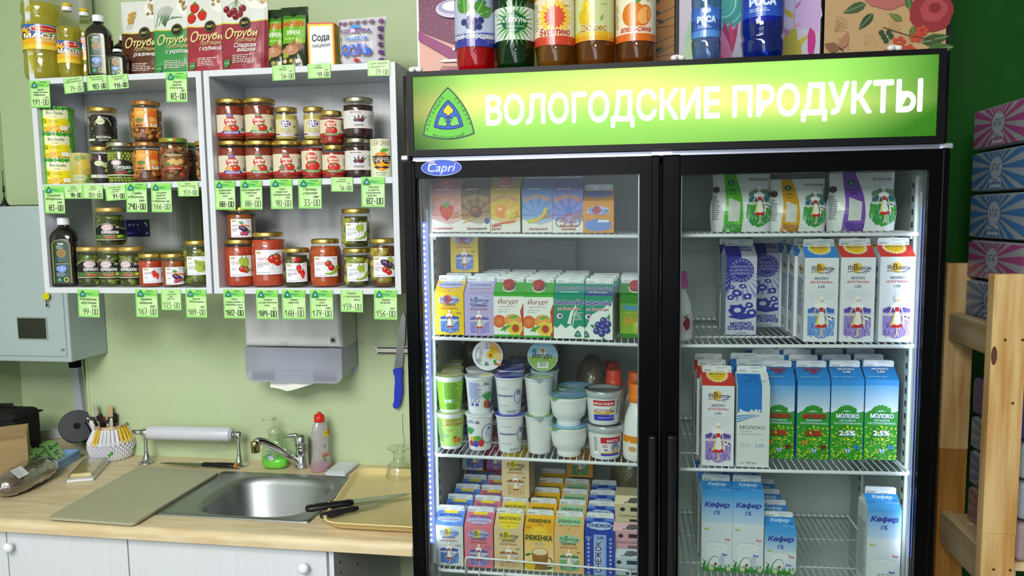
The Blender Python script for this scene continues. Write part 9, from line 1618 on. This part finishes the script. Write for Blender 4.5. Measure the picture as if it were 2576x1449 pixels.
# soft drink bottles
def pale_(c, k=.75): return ''.join('%02x' % int(int(c[i:i + 2], 16) * (1 - k) + 255 * k) for i in (0, 2, 4))
def soda(label, cx, w, Y, c, lab, dark, ly, dif=.5, cap='d8d8d8', H=.325):
	p = PY(cx, 100, Y); R = w * sx_(cx, 100, Y) / 2; t = thing('soda_bottle', label, 'bottle', (p.x, Y, ZFT), math.atan2(-p.x, Y)); k = H
	def pr(s): return [(R * .55 * s, .004), (R * .86 * s, .006), (R * .98 * s, .022), (R * s, .05), (R * .985 * s, .062), (R * s, .066), (R * s, .42 * k), (R * s, .52 * k), (R * .94 * s, .58 * k), (R * s, .62 * k), (R * .92 * s, .72 * k), (R * .6 * s, .84 * k), (R * .32 * s, .9 * k), (R * .3 * s, .95 * k)]
	lobes = lambda a, z: 1 - (.16 * (.5 - .5 * cos(5 * a)) ** 1.5 * max(0, 1 - z / .058))
	MB().lathe(pr(1), 60, mod=lobes, cap=(True, False)).build('bottle_body', clear('pet_' + c, pale_(c), .06, .03), t); MB().lathe([q for q in pr(.97) if q[1] < .86 * k], 60, mod=lobes).build('drink', clear('drink_' + c, pale_(c, .5), .02, .1, dif, c), t)
	MB().lathe([(R * .36, .94 * k), (R * .36, .99 * k), (R * .3, k)], 24, mod=lambda a, z: 1 + .015 * cos(a * 20)).build('bottle_cap', mat('cap_' + cap, cap, .4), t)
	z0_, z1_ = PY(cx, ly[1], Y - R).z - ZFT, PY(cx, ly[0], Y - R).z - ZFT; A = Art(); A.at(0, 0, .001); lab(A, (z1_ - z0_) * 1000, R * 1000); A.build('bottle_label', wrap(R, z0_), t, PG, sx=.006, base=7e-4); return t
def l_currant(A, h, R): W_ = R * 1.9; A.rect(-W_, 0, W_ * .72, h, 'b8c0dc'); A.rect(-W_, 0, W_ * .72, h * .17, '3a3f9c'); A.rect(-W_, h * .9, W_ * .72, h, '6a9ac8'); A.line([(-W_, h * .24), (0, h * .22), (W_ * .7, h * .28)], 4, '4a5ab8'); A.text('чёрной смородины', -R * .22, h * .15, h * .1, '26285a', w=R * 2.5, off=.09, sh=.15); A.text('чёрной смородины', -R * .22, h * .15, h * .1, 'f0f0fa', w=R * 2.46, off=.03, sh=.15); [A.ell(x * R, h * y, R * .17, R * .17, '2a2a5a', 16, col2='3f4480') for x, y in ((-.55, .45), (-.3, .38), (-.05, .34), (.2, .36), (.3, .48), (0, .46), (-.25, .5))]; [A.leaf(x * R, h * y, R * .9, R * .6, a, '4a8a34', '9ac07a') for x, y, a in ((-.4, .62, 2.2), (.1, .6, 1.1), (.2, .58, .4), (-.5, .6, 1.6))]; A.text('Объем', R * .42, h * .8, h * .04, '4a5a8a', w=R * .4)
def l_tarhun(A, h, R):
	W_ = R * 2.2; A.rect(-W_, 0, W_, h, 'cdd6d0')
	for i in range(26): a = 2 * PI * i / 26; A.leaf(-R * .02, h * .52, R * 1.15, R * .12, a, '4a8a44' if i % 2 else '7ab06a')
	s = R * .68; A.poly([(-s, h * .52), (-s * .78, h * .7), (-s * .5, h * .74), (0, h * .9), (s * .5, h * .74), (s * .78, h * .7), (s, h * .52), (s * .78, h * .34), (s * .5, h * .3), (0, h * .14), (-s * .5, h * .3), (-s * .78, h * .34)], '0f5a34'); A.text('«ТАРХУН»', 0, h * .53, h * .13, 'e6f0e6', w=R * 1.2, fit=True, off=.03); A.lines(-R * .4, h * .66, h * .74, R * .8, 2, '9ac8a0', 'l'); A.text('безалкогольный', 0, h * .38, h * .05, 'cfe6d0', w=R * .9); A.lines(-R * .3, h * .26, h * .32, R * .6, 1, '9ac8a0'); A.line([(-R * 1.2, h * .85), (-R * .8, h * .7)], 1, '5a6ac0')
def l_burat(A, h, R): W_ = R * 2.2; A.rect(-W_, 0, W_, h, 'e8dcc0'); A.rect(-W_, 0, W_, h * .18, 'c8442c'); A.rect(-W_, h * .93, W_, h, 'e0901c'); A.star(0, h * .55, R * .95, R * .7, 18, 'f2c84a'); A.star(0, h * .55, R * .6, R * .45, 16, 'd8583a'); A.lines(-R * 1.3, h * .3, h * .85, R * .5, 12, '7a8a5a'); A.text('Буратино', 0, h * .2, h * .13, 'f4e6d0', w=R * 1.62, fit=True, off=.09, sh=.2); A.text('Буратино', 0, h * .2, h * .13, 'b02a1c', w=R * 1.6, fit=True, off=.04, sh=.2); A.text('Объем 1,5 л', R * .62, h * .76, h * .04, '5a4a3a', w=R * .4)
def l_duch(A, h, R): W_ = R * 2.2; A.rect(-W_, 0, W_, h, 'c8cf94'); A.rect(-W_, 0, W_, h * .2, 'd8b41c'); A.rect(-W_, 0, W_, h * .1, 'd89a1c'); A.ell(-R * .45, h * .5, R * .45, h * .2, 'd8c01c', 22, col2='c8a814'); A.ell(-R * .42, h * .72, R * .26, h * .14, 'd8c01c', 18); A.line([(-R * .42, h * .84), (-R * .36, h * .95)], 3, '6a5a2a'); A.leaf(-R * .36, h * .9, R * .5, R * .2, .3, '5a8a2a'); A.leaf(R * .3, h * .4, R * .4, R * .16, 1.2, '8aa85a'); A.text('Дюшес', -R * .1, h * .2, h * .14, 'f0e6b0', w=R * 1.5, fit=True, off=.09, sh=.2); A.text('Дюшес', -R * .1, h * .2, h * .14, '9a7a1c', w=R * 1.48, fit=True, off=.03, sh=.2); A.text('Объем 1,5 л', R * .5, h * .74, h * .04, '7a8a4a', w=R * .36)
def l_apel(A, h, R): W_ = R * 2.2; A.rect(-W_, 0, W_, h, 'e6dcc0'); A.rect(-W_, 0, W_, h * .16, 'd86a1c'); A.ell(-R * .1, h * .56, R * .6, h * .27, 'e08a1c', 26, col2='cc7012'); A.ell(R * .4, h * .54, R * .4, h * .24, 'd8721c', 22, -.4); A.ell(R * .42, h * .54, R * .32, h * .19, 'e8a85a', 20, -.4); A.leaf(-R * .1, h * .82, R * .5, R * .24, .4, '5a8a2a'); A.lines(-R * 1.3, h * .3, h * .85, R * .4, 12, '9a8a3a'); A.text('апельсина', 0, h * .2, h * .12, 'f4e6d0', w=R * 1.66, fit=True, off=.09, sh=.2); A.text('апельсина', 0, h * .2, h * .12, 'b8421c', w=R * 1.64, fit=True, off=.04, sh=.2); A.text('Объем 1,5 л', R * .7, h * .84, h * .04, '6a5a3a', w=R * .36)
YS = 1.735
soda('bottle of red soft drink with a blackcurrant label', 1195, 98, YS, 'f0283a', l_currant, 'c0101c', (-22, 116), .55, 'c8202c'); soda('bottle of dark green tarragon soft drink', 1295, 99, YS, '0f6a24', l_tarhun, '06301a', (16, 99), .45, '1f6a2a'); soda('bottle of amber soft drink with a red and cream label', 1396, 100, YS, 'd29c34', l_burat, '8a5c0c', (-16, 112), .35, 'd8a01c'); soda('bottle of amber soft drink with a pear label', 1496, 97, YS, 'd0963c', l_duch, '8a5410', (-20, 101), .35, 'd8b41c'); soda('bottle of amber soft drink with an orange fruit label', 1599, 100, YS, 'ca8c34', l_apel, '7a4a0c', (-16, 102), .35, 'd86a1c')
def l_rosa(A, h, R, big): W_ = R * 1.5; A.rect(-W_, 0, W_, h, '2a5ac0' if big else '5a94dc', '2a3fb0' if big else '3a6ac8'); A.text('РОСА', 0, h * .5, h * (.24 if big else .2), '8ab8e8', w=R * 1.3, fit=True, off=.09); A.text('РОСА', 0, h * .5, h * (.24 if big else .2), 'e6eefa', w=R * 1.26, fit=True, off=.04); A.lines(-R * .6, h * .3, h * .42, R * 1.2, 2, 'b8d0f0', 'l'); A.lines(-W_ + 1, h * .1, h, R * .3, 10, 'b0c4ea'); A.ell(0, h * .9, R * .3, h * .1, 'cfd8ea', 14)
def water(label, px0, px1, yb, Y, tint, big, ly, H):
	cx = (px0 + px1) / 2; p = PY(cx, yb, Y); R = (px1 - px0) * sx_(cx, 60, Y) / 2; t = thing('water_bottle', label, 'bottle', (p.x, Y, ZFT), math.atan2(-p.x, Y)); k = H
	def pr(s): return [(R * .5 * s, .006), (R * .84 * s, .004), (R * .97 * s, .02), (R * s, .045), (R * .97 * s, .05), (R * .92 * s, .055), (R * .97 * s, .062), (R * s, .07), (R * s, .09), (R * .97 * s, .1), (R * .97 * s, .5 * k), (R * s, .54 * k), (R * s, .6 * k), (R * .8 * s, .74 * k), (R * .45 * s, .86 * k), (R * .32 * s, .9 * k), (R * .32 * s, .95 * k)]
	lobes = lambda a, z: 1 - (.16 * (.5 - .5 * cos(5 * a)) ** 1.5 * max(0, 1 - z / .05))
	MB().lathe(pr(1), 60, mod=lobes, cap=(True, False)).build('bottle_body', clear('pet_' + tint, pale_(tint, .35), .07, .03, .1, tint, bump=.1, bs=30), t); MB().lathe([q for q in pr(.97) if q[1] < .7 * k], 60, mod=lobes).build('water', clear('bottled_water', 'e6f0f6', .03, .1), t); MB().lathe([(R * .38, .94 * k), (R * .38, .99 * k), (R * .32, k)], 24).build('bottle_cap', mat('cap_blue', '2a4ac0', .4), t)
	z0_, z1_ = PY(cx, ly[1], Y - R).z - ZFT, PY(cx, ly[0], Y - R).z - ZFT; A = Art(); A.at(0, 0, .001); l_rosa(A, (z1_ - z0_) * 1000, R * 1000, big); A.build('bottle_label', wrap(R * .975, z0_), t, PG, sx=.006, base=7e-4)
water('small clear pale blue bottle of drinking water', 1738, 1814, 140, 1.71, '9fbce6', False, (18, 92), .235); water('large deep blue bottle of drinking water', 1862, 1971, 135, 1.73, '1f56d8', True, (-30, 52), .33)
for px, py, lab in ((1041, 173, 'white crumpled ribbon end at the left corner of the fridge top'), (1706, 147, 'white crumpled ribbon end in the middle of the fridge top'), (2256, 124, 'white crumpled ribbon end at the right of the fridge top')):
	q = PY(px, py, 1.63); m = MB(); [m.ball((.008 * cos(k * 1.4), .004 * sin(k * 2.2), .006 + .002 * (k % 2)), (.008, .006, .006), 0, 8, 5) for k in range(4)]; tag(m.build('ribbon_end', mat('white_ribbon', 'e6e6e4', .5), None, (q.x, 1.645, ZFT)), lab, 'ribbon')
for o in SC.objects:
	if '_h' in o: del o['_h']
